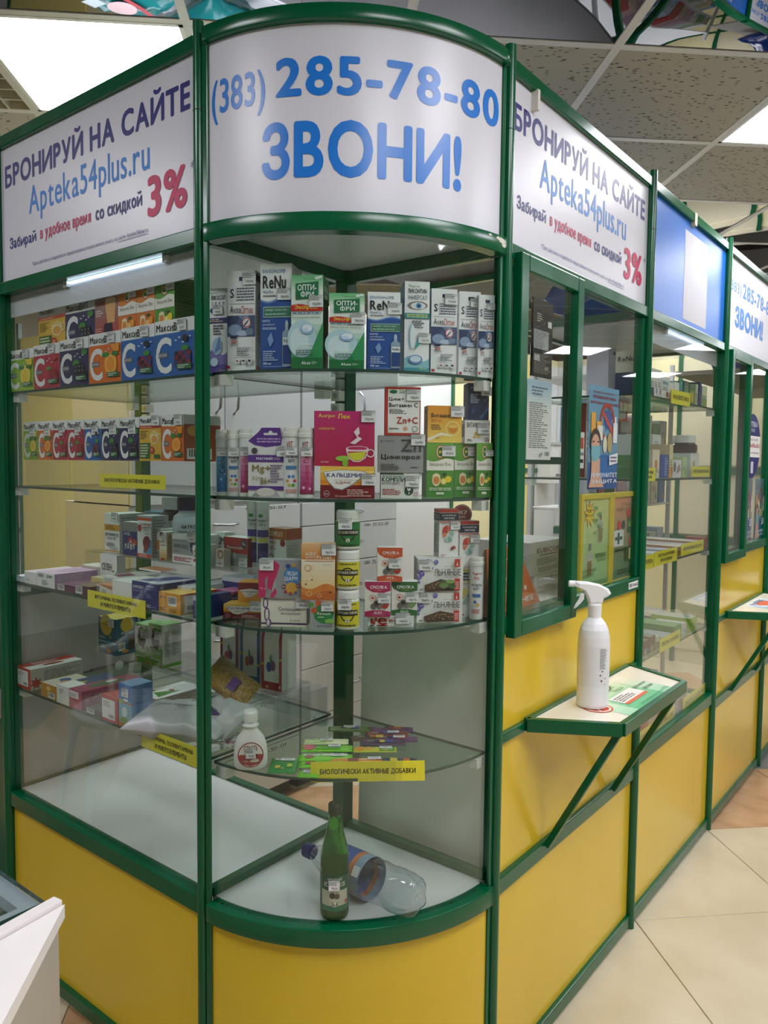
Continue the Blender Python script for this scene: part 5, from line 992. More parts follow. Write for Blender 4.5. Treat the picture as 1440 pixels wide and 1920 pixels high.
# magnesium hang pouch
P = cylhit(499, .385); a = math.radians(-60); N = Vector((math.cos(a), math.sin(a), 0)); U = Vector((-N.y, N.x, 0)); A = onplane(464, 900, P, N); B = onplane(534, 900, P, N); W = (B-A).dot(U); H = .136; A.z = S2+.001
t = thing('magnesium_pouch', 'white and violet magnesium hang card with round lower notch', 'package', A+U*W/2, C2)
pts = [(.02,0),(.10,0),(.28,.10),(.5,.13),(.72,.10),(.9,0),(1,0),(1,.80),(.93,.84),(.88,.99),(.38,.99),(.30,.93),(.02,.80)]
vs = [A+U*(u*W)+Vector((0,0,v*H)) for u, v in pts]; n_ = len(pts); vs += [v-N*.010 for v in vs]
mb = MB(); mb.add(vs, [tuple(range(n_)), tuple(range(2*n_-1, n_-1, -1))]+[(k+n_, (k+1)%n_+n_, (k+1)%n_, k) for k in range(n_)], mat('E4E2E2', .35)); mb.build('hang_card', t)
pm = MB(); f = Face(pm, A, U, (0,0,1), W, H); f.draw([('p',[(.02,.80),(.30,.93),(.38,.99),(.88,.99),(.93,.84),(.90,.74),(.5,.71),(.2,.74)],'5A2A8A'),('r',.44,.885,.80,.915,'E8E4EA'),('c',.62,.92,.05,'E8E4EA'),('l',.26,.77,.88,.85,2,'C0A4D8','j'),('r',.02,.50,1,.60,'5A2A8A'),('B','МАГНИЙ',.24,.53,.68,.575,'F0ECF4'),('t','плюс',.72,.53,.88,.565,'D8C8E8'),('B','Mg+',.13,.33,.62,.46,'8A7A3A'),('t','B12+',.14,.24,.34,.30,'B0A468'),('B','B6+',.36,.18,.62,.28,'8A7A3A'),('l',.62,.2,.96,.47,7,'7A5A8A'),('r',.02,.10,1,.155,'5A2A8A'),('c',.20,.66,.08,'4A4048'),('e',.5,.07,.26,.06,'DCD6CC')]); pm.build('print', t)
price_tag(t, A+U*(W*.80)+Vector((0,0,H*.58))+N*.004, U, Vector((0,0,1)), '162р70к', .026, .020)
k1 = CB('yellow and dark red calcium carton at the centre of the second corner shelf', 600.5, 702, 875, S2, kalts(), '559р50к', yaw=-52, R=.388, depth=.05, side='5A1418', group=C2, tagat=(.76,.42))
CB('big magenta immunity tea box with a steaming cup, atop the calcium carton', 588.5, 701, 771, k1.top, [('g',0,0,1,1,'B8204A','C42A72'),('B','Ангри',.07,.86,.34,.95,'E8D03A'),('B','Лек',.39,.86,.60,.95,'E8D03A'),('t','иммуно',.08,.64,.34,.70,'E8C050'),('e',.72,.32,.19,.05,'F0E0E4'),('e',.72,.325,.165,.035,'C42A60'),('p',[(.53,.30),(.91,.30),(.86,.15),(.76,.08),(.66,.08),(.57,.16)],'F0E0E4'),('p',[(.555,.27),(.885,.27),(.84,.16),(.75,.10),(.67,.10),(.59,.17)],'B8244A'),('p',[(.57,.24),(.87,.27),(.83,.16),(.75,.11),(.67,.11),(.60,.17)],'D8D83A'),('o',.94,.24,.07,'F0E0E4',.018),('p',[(.60,.42),(.72,.52),(.66,.62),(.74,.72),(.76,.60),(.72,.55),(.80,.50),(.68,.40)],'F0E0E4'),('e',.48,.14,.12,.05,'9AC84A'),('e',.52,.06,.05,.07,'8AB83A'),('t','етем',.12,.06,.24,.09,'F0D0DC')], '129р40к', yaw=-52, R=.386, depth=.05, side='8A1840', top='D04A80', group=C2, name='tea_box', tagat=(.78,.80))
k2 = CB('small white antistress carton with a round black and green sign', 714, 785.5, 887, S2, [('r',0,.93,.6,.98,'1F5A3A'),('l',.04,.84,.62,.9,1,'2F7A4A','j'),('B','КОМПЛИ',.03,.64,.64,.83,'14583C'),('t','антистресс',.03,.50,.50,.62,'4A4A4A'),('l',.05,.12,.55,.38,4,'B8504A'),('c',.74,.30,.115,'16422E'),('e',.74,.40,.05,.12,'E8E8E8'),('c',.74,.20,.02,'E8E8E8'),('c',.74,.42,.02,'16422E'),('o',.92,.16,.055,'A83A3A',.012)], '196р20к', yaw=-50, R=.37, depth=.05, body='EAE8E4', side='14402C', group=C2, lels=[('r',0,0,1,1,'1F4A34')], tagat=(.64,.45))
k3 = CB('grey zinc carton with black lettering, on the antistress carton', 708.5, 793, 817, k2.top, [('t','Квадрат-С',.10,.82,.36,.88,'3A3A3A'),('p',[(.05,.84),(.08,.88),(.08,.80)],'3A3A3A'),('B','Zn',.50,.56,.95,.90,'2A2A2A'),('B','Цинкорол',.07,.32,.92,.50,'111111'),('l',.07,.06,.60,.24,4,'5A5A5A'),('l',.72,.12,.9,.17,1,'4A4A4A')]+[('p',[(.50,.56+.045*k),(.95,.60+.045*k),(.95,.61+.045*k),(.50,.57+.045*k)],'9C9D9E') for k in range(8)], '131р00к', yaw=-50, R=.372, depth=.05, body='9C9D9E', side='8A6A2A', top='B0B0AE', group=C2, tagat=(.72,.74))
CB('red-edged white zinc and vitamin C carton on top of the grey one', 720, 787, 726, k3.top, [('r',0,0,1,1,'B8382A'),('r',.09,.05,.97,.95,'EDEBE6'),('e',.24,.90,.11,.04,'1F6A3A'),('l',.40,.86,.62,.94,2,'5A8A5A'),('B','Цинк+',.12,.70,.54,.79,'1A1A1A'),('B','Витамин С',.12,.58,.92,.67,'1A1A1A'),('l',.13,.44,.7,.55,4,'6A6A6A'),('B','Zn+C',.33,.24,.92,.38,'B02A22'),('e',.58,.14,.06,.04,'E0A08A'),('o',.84,.13,.08,'3A4A3A',.015),('l',.13,.12,.4,.16,1,'4A4A4A','j')], '245р00к', yaw=-50, R=.374, depth=.03, body='B8382A', group=C2, tagat=(.60,.72))
zz = None
for a, b, lb in ((799.5,850,'green flu tea carton, left of three in front at right'),(851.5,895,'green flu tea carton, middle of three in front at right'),(893,922,'green flu tea carton, right of three in front at right')):
    z_ = CB(lb, a, b, 831, S2, zvez('3F8A2C','6FAE3C','lemon'), '147р00к', yaw=-44, R=.372 if a < 850 else .365 if a < 890 else .350, depth=.05, side='2F6A24', group=C2, name='flu_tea_carton', tagat=(.55,.76)); zz = zz or z_
CB('orange vitamin carton with a glass bowl print, on the green cartons', 800.5, 864, 761, zz.top+.0006, [('g',0,0,1,1,'F0D060','E89A28'),('p',[(0,.12),(.4,.28),(.7,.22),(.7,.16),(.4,.20),(0,.02)],'F4EAC8'),('o',.74,.38,.22,'F4E08A',.03),('c',.74,.38,.13,'D8862A'),('e',.74,.44,.13,.05,'F2C860'),('B','Витамин',.10,.68,.68,.80,'3A2A14'),('t','500 мг',.10,.56,.42,.65,'B8642A'),('r',.70,.68,.80,.88,'B83A1E'),('l',.10,.34,.5,.50,3,'8A6A2A'),('t','60',.24,.10,.34,.16,'4A4A4A')], '383р70к', yaw=-44, R=.37, depth=.04, side='C87A22', group=C2, lels=[('T','Витамин D',.25,.05,.75,.9,'6A2A1A')], tagat=(.66,.70))
k4 = CB('small white vitamin D carton with golden capsules, at the right end', 870, 917, 788, zz.top+.0006, [('B','ВИТАМИН',.08,.68,.62,.90,'3A3A3A'),('r',.70,.0,.708,1,'C8C8C4'),('r',.70,.55,1,.56,'C8C8C4'),('B','D3',.80,.08,.94,.25,'8A2A34'),('e',.45,.42,.08,.07,'D8B44A'),('e',.55,.30,.07,.06,'E0C060'),('e',.38,.28,.06,.05,'D8B44A'),('l',.1,.08,.35,.2,2,'7A7A7A')], '275р00к', yaw=-42, R=.345, depth=.035, body='E8E6E2', side='D0C8C0', group=C2, lels=[('b',.1,.1,.9,.9,'222222')], tagat=(.48,.42))
CB('midnight blue carton with pale blue streaks on the vitamin D carton', 875, 914, 719, k4.top, [('g',0,0,1,1,'16294E','131B38'),('t','ИНОЗИТОЛ',.12,.83,.75,.91,'8A96B8'),('l',.12,.45,.6,.72,6,'B8C0D4'),('p',[(.6,.02),(1,.3),(1,.36),(.55,.06)],'3A6AA0'),('p',[(.7,.02),(1,.5),(1,.55),(.68,.05)],'2E5A90'),('p',[(.8,.5),(1,.7),(1,.72),(.78,.52)],'4A82B4'),('e',.25,.24,.07,.08,'2A4A7A')], '319р00к', yaw=-42, R=.345, depth=.035, body='141E3C', side='0F1730', group=C2, lels=[('T','Форсайт',.3,.1,.7,.8,'4A5A8A')], tagat=(.60,.66))
# ---- third corner shelf
k = CB('yellow and dark red calcium carton at the left of the third corner shelf', 418.5, 489, 1134, S3+.001, kalts(), '473р60к', yaw=-62, R=.345, depth=.07, side='5A1418', top='E8B83A', group=C3, tagat=(.72,.55))
CB('second calcium carton resting askew on the first, dark red above', 446, 494, 1093, k.top, [('r',0,.62,1,1,'7E1420'),('r',0,0,1,.62,'E8A42A'),('p',[(.06,.62),(.5,.70),(.92,.60),(.52,.25),(.3,.25)],'F1EFEA'),('B','КАЛЬЦЕМИН',.14,.48,.82,.57,'1F2E7A'),('t','АДВАНС',.36,.38,.58,.44,'A84A2E')], yaw=-56, R=.315, depth=.05, body='E8A42A', side='7E1420', group=C3)
k = CB('long cream hair-care tablets carton with violet curls', 489.5, 576, 1121, S3+.001, [('r',0,.08,1,.14,'5A2A5E'),('e',.10,.80,.06,.18,'5A3A7A'),('e',.10,.80,.035,.13,'E4DDD2'),('e',.13,.42,.06,.24,'6A3A7A'),('e',.13,.42,.035,.18,'E4DDD2'),('e',.17,.14,.06,.14,'7A5A8E'),('e',.16,.14,.03,.10,'E4DDD2'),('r',.12,.92,.9,.94,'8A6A8A'),('t','Селенцин',.38,.54,.86,.68,'3A3440'),('l',.44,.44,.86,.50,1,'8A808A','j'),('t','60 таблеток',.64,.20,.86,.27,'5A5560')], '479р40к', yaw=-56, R=.375, depth=.06, body='E6E0D2', side='A8A4A0', group=C3, tagat=(.76,.66))
CB('silver carton with a pink lady profile and blue circle', 484.5, 565, 1050, k.top, [('r',0,0,1,1,'96989C'),('p',[(0,0),(.36,0),(.44,.14),(.36,.34),(.44,.60),(.50,.86),(.38,.97),(.2,.88),(.14,.78),(.0,.76)],'C4185E'),('p',[(.16,.0),(.28,.0),(.30,.2),(.17,.26),(.16,.36),(.20,.42),(.15,.46),(.22,.56),(.20,.30)],'96989C'),('p',[(.30,.10),(.42,.30),(.40,.52),(.46,.80),(.42,.60),(.35,.36)],'A8A8AC'),('c',.80,.58,.20,'3A86C8'),('c',.78,.26,.14,'D8A43A'),('B','ЛЕДИ',.66,.58,.92,.70,'F0F2F4'),('B','ШАРМ',.62,.46,.92,.57,'F0F2F4'),('c',.70,.84,.055,'26488A'),('c',.83,.86,.04,'D8A43A'),('c',.60,.30,.05,'7A1C3A'),('c',.94,.33,.05,'7A1C3A'),('c',.64,.16,.04,'A8344A'),('c',.76,.12,.04,'A8344A'),('c',.88,.15,.03,'26488A'),('B','В2',.57,.28,.63,.32,'F0E8E8'),('B','РР',.91,.31,.97,.35,'F0E8E8'),('t','30 шт.',.06,.22,.22,.27,'E8D0DC')], '384р40к', yaw=-56, R=.38, depth=.03, body='96989C', group=C3, tagat=(.03,.72))
k = CB('silver-grey carton with green and orange circles under the orange box', 582.5, 629, 1126, S3+.001, [('r',0,0,1,1,'A4A5A6'),('c',.55,.56,.42,'3A8A4A'),('p',[(.4,.98),(1,.98),(1,.6),(.7,.7)],'E0A83A'),('p',[(.25,.75),(.55,.95),(.45,1),(.2,1)],'C8582C'),('c',.16,.66,.12,'C8582C'),('c',.05,.85,.1,'5A9A3A'),('B','Кальций',.30,.50,.84,.60,'F0F4EE'),('l',.32,.40,.7,.46,1,'D0E4CC'),('t','ВИТАМИР',.30,.09,.90,.16,'5A5A5C'),('e',.8,.3,.2,.08,'8CC05A')], '128р00к', yaw=-52, R=.385, depth=.05, body='A4A5A6', side='8A7A6A', group=C3, tagat=(.45,.64))
CB('tall orange and cream ascorbic tablets carton with music notes', 565.5, 629, 1020, k.top, [('g',0,0,1,.72,'EFC27A','F0E6D0'),('g',0,.72,1,1,'D8843A','EAB888'),('w',0,.0,1,.24,-.05,'DC8436'),('w',0,.0,1,.12,-.05,'C86A2A'),('B','АСКО',.12,.79,.44,.85,'F4EBDC'),('B','РУТИН',.46,.73,.88,.79,'F4EBDC'),('t','кислота',.12,.74,.42,.78,'F4EBDC'),('r',.1,.69,.95,.70,'C8662A'),('o',.2,.57,.10,'E0A05A',.02),('o',.33,.57,.05,'E0A05A',.012),('o',.68,.24,.05,'C8442A',.012),('o',.24,.11,.08,'F0D8A8',.015),('o',.55,.08,.06,'F0D8A8',.012),('r',.34,.36,.345,.44,'4A2A2A'),('e',.32,.36,.03,.012,'4A2A2A'),('r',.16,.28,.165,.35,'4A2A2A'),('e',.14,.28,.03,.012,'4A2A2A'),('r',.90,.14,.906,.23,'4A2A2A'),('e',.87,.14,.04,.014,'4A2A2A'),('t','50 таблеток',.65,.62,.88,.64,'5A4A3A')], '91р70к', yaw=-52, R=.383, depth=.03, body='E8B070', side='C8803A', group=C3, tagat=(.60,.80))
# stack of three brewer's yeast jars
P = cylhit(653, .365); zj = S3+.001; JH = [.0785, .078, .0775]
for i, (lc, lb, pr) in enumerate((('D8CC3A', 'yellow-labelled yeast jar at the bottom of the stack', '100р40к'), ('D8CC3A', 'yellow-labelled yeast jar in the middle of the stack', None), ('2F7A3C', 'green-labelled yeast jar on top of the stack', '100р40к'))):
    H = JH[i]; t = thing('yeast_jar', lb, 'jar', (P.x, P.y, zj), 'yeast jars stacked on the third corner shelf'); r_ = .0235
    mb = MB(); mb.lathe([(r_*.92,.0003),(r_,.003),(r_,H*.72),(r_*.90,H*.76)], mat('E2E0D8', .35), (P.x,P.y,zj)); mb.build('jar', t)
    mb = MB(); mb.lathe([(r_*.95,H*.76),(r_*.97,H*.77),(r_*.97,H*.93),(r_*.90,H*.985)], mat('E8E6E0', .4), (P.x,P.y,zj)); mb.build('cap', t)
    mb = MB(); wrap(mb, P, r_+.0003, zj+H*.08, zj+H*.70, [('o',.5,.5,.30,'1A1A14',.05),('r',.0,.46,1,.68,'1A1A14'),('B','ДРОЖЖИ ПИВНЫЕ',.04,.50,.96,.64,'E4DFC8'),('c',.5,.26,.085,'E8E4D0'),('B','Zn' if i == 2 else 'S',.46,.20,.54,.32,'1A1A14'),('l',.1,.88,.9,.96,1,'3A3A1A','j'),('l',.1,.03,.9,.12,1,'3A3A1A','j')], lc, span=230); mb.build('wrap_label', t)
    if pr:
        d = Vector((-P.x, -P.y, 0)).normalized(); U = Vector((-d.y, d.x, 0)); price_tag(t, Vector((P.x,P.y,zj+H*.52))+d*(r_+.003)-U*.019, U, Vector((0,0,1)), pr, .027, .022)
    zj += H+.0003
k = CB('flat white vitamin E carton with little red figures under the candy boxes', 692.5, 779, 1156, S3+.001, [('B','e',.20,.16,.42,.86,'A82A2A'),('e',.31,.10,.13,.08,'8A1C1C'),('e',.08,.5,.03,.3,'A82A2A'),('e',.13,.35,.03,.2,'B84A3A'),('e',.17,.7,.03,.2,'B84A3A'),('t','АЛЬФА-ТОКОФЕРОЛ',.46,.80,.70,.88,'5A5A5A'),('B','Вит Е',.46,.48,.92,.72,'A82A2A'),('t','М Е Г А Н',.46,.28,.94,.40,'5A5A5A'),('l',.46,.08,.94,.14,1,'8A8A8A','j'),('e',.08,.1,.05,.06,'2A2A2A')], '64р60к', yaw=-50, R=.365, depth=.05, body='EBE9E5', group=C3, tagat=(.60,.30))
CB('pink-topped chewing resin box, left one of the lower pair', 686, 734.5, 1091, k.top, smolka('B0285A','SLIM','A83A34'), '40р70к', yaw=-50, R=.366, depth=.03, side='C0AFA8', group=C3, tagat=(.50,.40), name='resin_box')
k5 = CB('dark green-topped chewing resin box, right one of the lower pair', 736.5, 785.5, 1091, k.top, smolka('2F6A2E','RELAX','7A9A5A'), '40р70к', yaw=-50, R=.366, depth=.03, side='244A22', group=C3, tagat=(.54,.40), name='resin_box')
CB('orange-red topped chewing resin box standing on the other two', 709, 756.5, 1027, k5.top+.0006, smolka('C8522C','VITA','A8382A'), '40р70к', yaw=-50, R=.366, depth=.03, side='A8442A', group=C3, tagat=(.44,.40), name='resin_box')
kl = CB('lower flax crispbread box with blue flowers', 784.5, 871, 1111, S3+.001, lnyan(False), '113р80к', yaw=-47, R=.372, depth=.06, body='ECEAE6', side='B8B4AC', group=C3, tagat=(.02,.66), name='crispbread_box')
kl2 = CB('upper flax crispbread box with blue flowers and green seaweed', 785, 871.5, 1048, kl.top, lnyan(True), '113р80к', yaw=-47, R=.372, depth=.06, body='ECEAE6', side='B8B4AC', top='D0CCC6', group=C3, tagat=(.02,.66), name='crispbread_box', lels=[('l',.1,.1,.9,.9,10,'A09C94')])
CB('tall white, red and navy calcium carton on the crispbread boxes', 825, 861, 955, kl2.top, kaltsiy('C83A30','C83A30','D8704A'), '317р40к', yaw=-38, R=.362, depth=.036, body='EBE9E6', side='DAD6D0', top='8A2A24', group=C3, lels=[('r',0,.93,1,1,'B83A30'),('r',0,.76,1,.92,'1B2140'),('B','КАЛЬЦИЙ-Д3',.1,.85,.9,.89,'D8D8E0'),('B','НИКОМЕД',.2,.79,.8,.83,'D8D8E0'),('l',.08,.08,.92,.70,18,'7A7670')], tagat=(.56,.58), name='calcium_box')
ky = CB('white calcium carton with yellow stripes at the right of the third shelf', 862, 895, 1068, S3+.001, [('r',0,.95,1,1,'D8CC3A'),('r',0,.77,1,.94,'1B2140'),('r',0,.735,1,.755,'D8CC3A'),('B','КАЛЬЦИЙ',.08,.86,.60,.905,'F0F0F4'),('B','НИКОМЕД',.08,.79,.58,.835,'F0F0F4'),('l',.05,.69,.95,.715,1,'5A5A3A','j'),('t','120',.75,.62,.88,.66,'5A5A5A'),('p',[(.38,.45),(.06,.47),(.14,.58),(.34,.62)],'D8C83A'),('p',[(.39,.46),(.36,.62),(.54,.56),(.50,.48)],'E4D860'),('p',[(.38,.43),(.08,.45),(.16,.34)],'C8B42E'),('p',[(.46,.44),(.58,.50),(.76,.44),(.68,.36)],'8FB8A8'),('p',[(.44,.42),(.66,.35),(.50,.26)],'B4CCC6'),('p',[(.42,.42),(.46,.26),(.24,.28)],'9CBCB2'),('e',.74,.13,.12,.03,'D8C83A'),('e',.22,.055,.14,.018,'B03038')], '413р70к', yaw=-38, R=.350, depth=.036, body='EBE9E6', side='D8D4CE', group=C3, tagat=(.56,.80), name='calcium_box')
CB('shorter white, red and navy calcium carton beside the round price badge', 864, 900, 977, ky.top, kaltsiy('C83A30','C83A30','D8704A'), '247р60к', yaw=-38, R=.350, depth=.036, body='EBE9E6', side='DAD6D0', top='EBE9E6', group=C3, lels=[('r',0,.93,1,1,'B83A30'),('r',0,.76,1,.92,'1B2140'),('l',.08,.08,.92,.70,18,'7A7670')], tagat=(.52,.56), name='calcium_box')
tube('white multivitamin tube at the far right of the third corner shelf', 897, .385, 1044, S3+.001, [('B','Supra',.2,.86,.9,.93,'B02A24'),('B','Vit',.3,.77,.7,.84,'B02A24'),('B','МУЛЬТИ',.1,.62,.9,.68,'26365A'),('B','ВИТ',.3,.55,.7,.60,'26365A'),('r',.2,.40,.8,.47,'3A6AB0'),('c',.4,.3,.12,'3A6AB0'),('c',.6,.24,.12,'D8A83A'),('l',.2,.05,.8,.15,3,'B84A3A')], group=C3, rr=.0140)
# round red price badge hung on the inner beam
bd = thing('price_badge', 'round red 317 price badge at the upper right of the third corner shelf', 'sign', (-.888, 1.394, 1.300), None)
P = Vector((-.885, 1.395, 1.292)); mb = MB(); mb.lathe([(.020,-.001),(.021,0),(.021,.002),(.020,.003)], mat('A8302A', .4), P, (.62,-.78,0), n=32); mb.build('disc', bd)
a_ = Vector((.62,-.78,0)).normalized(); U = Vector((-a_.y*1, a_.x, 0)); pm = MB(); f = Face(pm, P+a_*.0033-U*.021-Vector((0,0,.021)), U, (0,0,1), .042, .042); f.draw([('o',.5,.5,.45,'E8D4D0',.025),('B','317',.26,.50,.76,.70,'F0E4E0'),('B','руб.',.34,.28,.68,.44,'F0E4E0')]); pm.build('print', bd)

# ---- lowest corner shelf
CB('white and green herb carton at the left of the lowest shelf', 404.5, 428, 1400, S4+.001, [('r',0,.62,1,1,'5A9A4A'),('e',.5,.78,.35,.12,'4A7A3A'),('r',0,.52,.25,.68,'9A2A34'),('r',.3,.06,.7,.10,'9A2A34'),('c',.4,.30,.1,'7A2434'),('e',.7,.28,.15,.06,'2A2A20')], '177р00к', yaw=-72, R=.352, depth=.09, body='E2DFDA', side='D8D4CE', top='D8D8CC', group=C4, sels=[('r',0,.72,1,.86,'9A2A34'),('l',.1,.12,.9,.65,9,'8A8A84')], tels=[('B','Чага',.1,.2,.9,.5,'9A2A4A')], tagat=(.30,.42), name='herb_carton')
# sweetener bottle
P = onz(470, 1446, S4); P = P+Vector((P.x, P.y, 0)).normalized()*.022; z = S4+.0008
t = thing('sweetener_bottle', 'plump white sweetener bottle with a screw cap and a round red label', 'bottle', (P.x, P.y, z), C4); WB = mat('EDEBE6', .3)
d = Vector((-P.x, -P.y, 0)).normalized(); U = Vector((-d.y, d.x, 0))
prof = [(.0295,0),(.0325,.003),(.0335,.012),(.0335,.030),(.0315,.048),(.0265,.062),(.019,.072),(.0135,.078),(.0125,.083),(.0165,.085),(.0165,.088),(.0125,.089),(.0125,.094)]
mb = MB(); n = 32; vs = []
for r_, h_ in prof:
    for q in range(n):
        an = 2*math.pi*q/n; k_ = .62 if h_ < .07 else (.62+.38*min(1, (h_-.07)/.008)); vs.append(Vector((P.x,P.y,z))+U*(r_*math.cos(an))+d*(r_*k_*math.sin(an))+Vector((0,0,h_)))
fs = [(i*n+q, i*n+(q+1)%n, (i+1)*n+(q+1)%n, (i+1)*n+q) for i in range(len(prof)-1) for q in range(n)]
mb.add(vs, fs, WB, True); mb.add(vs[:n], [tuple(range(n))[::-1]], WB); mb.build('bottle_body', t)
mb = MB(); mb.lathe([(.0135,.094),(.0145,.095),(.0145,.112),(.0125,.1155)], mat('F0EEEA', .35), (P.x,P.y,z), n=28); mb.build('cap', t)
pm = MB(); f = Face(pm, Vector((P.x,P.y,z+.006))+d*.0212-U*.026, U, (0,0,1), .052, .052); f.draw([('c',.5,.5,.49,'9A2A2E'),('c',.5,.5,.45,'EAE6DE'),('B','СЛАСТЬ',.24,.66,.76,.86,'8A2428'),('p',[(.06,.52),(.94,.52),(.94,.36),(.8,.16),(.5,.06),(.2,.16),(.06,.36)],'A8343A'),('c',.48,.42,.07,'D8C03A'),('e',.62,.48,.14,.06,'2A1A14'),('e',.66,.28,.16,.07,'D8D0C4'),('t','1200 табл',.22,.22,.62,.30,'E8DCD0')]); pm.build('round_label', t)
price_tag(t, Vector((P.x,P.y,z+.026))+d*.0235-U*.010, U, Vector((0,0,1)), '45р10к', .020, .020)
def lay(name, label, x, y, L, W, T, ang, m, els, seed, tg=None, cat='snack bar', z=S4, group='wrapped bars lying on the lowest corner shelf', crimp=.12):
    P = onz(x, y, z+T*.45+.001); a = math.radians(ang); L *= .92; W *= 1.12; T *= .62
    return bag(name, label, cat, P, (math.cos(a), math.sin(a), 0), (-math.sin(a), math.cos(a), 0), L, W, T, m, els, seed, group, crimp=crimp, n=12, tagtxt=tg)
gp = mat('2F8A3C', .35)
lay('green_pouch', 'small dark green sweets pouch with lemons beside the white bottle', 532, 1436, .062, .070, .008, 38, gp, [('r',.1,.80,.9,.92,'DADAD0'),('B','Nutty',.25,.82,.75,.90,'2A5A2A'),('t','снеки для',.3,.58,.7,.66,'DCE8D0'),('c',.3,.3,.11,'C8B84A'),('c',.75,.42,.12,'B8D04A'),('c',.5,.2,.05,'D8C85A')], 3, (.2,.55,'52р00к'), 'pouch', group=C4)
LG, OR_, PU, CR = mat('7AC832', .3), mat('E08A2A', .3), mat('6A3A6E', .3), mat('DCE0B0', .35)
lay('snack_bar', 'cream and green wafer bar at the back of the green pile', 612, 1391, .105, .026, .008, 40, CR, [('r',0,.0,.5,.5,'A8C87A'),('l',.1,.6,.8,.8,1,'6A8A3A')], 11, (.0,.0,'24р50к'))
lay('snack_bar', 'bright green fruit bar with pink corner, second in the green pile', 613, 1404, .118, .030, .010, 40, LG, [('e',.12,.5,.14,.5,'C85A6A'),('l',.2,.5,.7,.8,1,'2F6A1E'),('r',.25,.1,.8,.35,'5AA82A')], 12, (.3,.2,'24р50к'))
lay('snack_bar', 'white and green oat bar in front of the green pile', 610, 1421, .122, .030, .010, 40, LG, [('r',.05,.55,.95,1,'DDE4D4'),('l',.1,.65,.5,.85,1,'4A8A3A'),('e',.18,.35,.1,.25,'9A5A3A')], 13, (.45,.1,'29р40к'))
lay('snack_bar', 'bright green bar nearest the shelf edge, folded foil ends', 609, 1434, .115, .026, .010, 41, LG, [('e',.2,.5,.12,.3,'9A5A3A'),('l',.35,.3,.8,.7,1,'2F6A1E')], 14)
lay('snack_bar', 'flat orange and green fruit bar right of the green pile', 703, 1406, .100, .024, .006, 40, mat('C8C83A', .35), [('e',.12,.5,.12,.5,'E8962A'),('e',.35,.5,.1,.4,'E8B04A'),('r',.6,0,1,1,'4A9A34'),('t','Vitameal',.72,.2,.94,.6,'E8F0DC')], 15, (.5,.3,'18р10к'))
mc = ['D8B83A', 'A8343A', '3A4A9A', 'C8703A', '4A3A7A']
for q, (x, y, an, lb) in enumerate(((655, 1367, 38, 'green and blackberry striped bar farthest left in the dark pile'), (735, 1368, 38, 'violet berry bar at the very back of the dark pile'), (725, 1377, 40, 'red and brown nut bar crossing the middle of the dark pile'), (700, 1384, 42, 'brown grain bar with a yellow stripe in the dark pile'), (742, 1386, 38, 'plum coloured bar at the right end of the dark pile'), (718, 1393, 40, 'blackberry and orange bar in front of the dark pile'))):
    lay('snack_bar', lb, x, y, .105, .026, .009, an, [mat('5A7A34', .3), PU, mat('8A3A34', .3), mat('5A4432', .3), PU, mat('4A3450', .3)][q], [('e',.35,.5,.06,.25,'2A2A5A'),('e',.48,.5,.07,.3,mc[q%5]),('r',.56,.2,.75,.8,mc[(q+2)%5]),('l',.1,.4,.3,.6,1,'D8D0C0')], 20+q, (.0+.15*(q%3),.2,'17р00к') if q%2 == 0 else None)
lay('snack_bar', 'orange bar half hidden behind the yellow label', 672, 1428, .130, .026, .010, 41, OR_, [('r',.3,.2,.5,.8,'7A3A1E'),('l',.55,.3,.9,.7,1,'F0E0C0')], 31, (.55,.3,'17р00к'))
lay('snack_bar', 'plum bar right of the orange one behind the yellow label', 745, 1428, .09, .026, .010, 41, mat('3A3A5A', .3), [('r',.3,.2,.5,.8,'D8C03A'),('e',.75,.5,.1,.3,'C86A4A')], 32)
lay('snack_bar', 'small green and white packet left of the yellow label', 579, 1452, .045, .028, .008, 35, LG, [('r',.2,.4,1,.9,'E4E8D8')], 33, (.1,.2,'30р00к'))
# yellow label on the corner shelf front
A = onplane(583, 1466, cylhit(690, .405), Vector((.617,-.784,0))); B = onplane(797, 1449, cylhit(690, .405), Vector((.617,-.784,0)))
A.z = S4-.010; 
t = thing('shelf_label', 'yellow supplements label standing on the lowest corner shelf edge', 'label', A, 'yellow shelf labels'); U = Vector((B.x-A.x, B.y-A.y, .006)).normalized(); W = (Vector((B.x-A.x, B.y-A.y, 0))).length; V = Vector((0,0,1)); N = U.cross(V).normalized(); V = N.cross(U)
H = .040; mb = MB(); mb.obox(A+U*W/2+V*H/2-N*.0006, U*W/2, V*H/2, N*.0006, mat('EDE23A', .4)); mb.build('card', t)
mb = MB(); f = Face(mb, A, U, V, W, H); f.draw([('B','БИОЛОГИЧЕСКИ АКТИВНЫЕ ДОБАВКИ',.08,.34,.92,.66,'2A2A1A')]); mb.build('lettering', t)

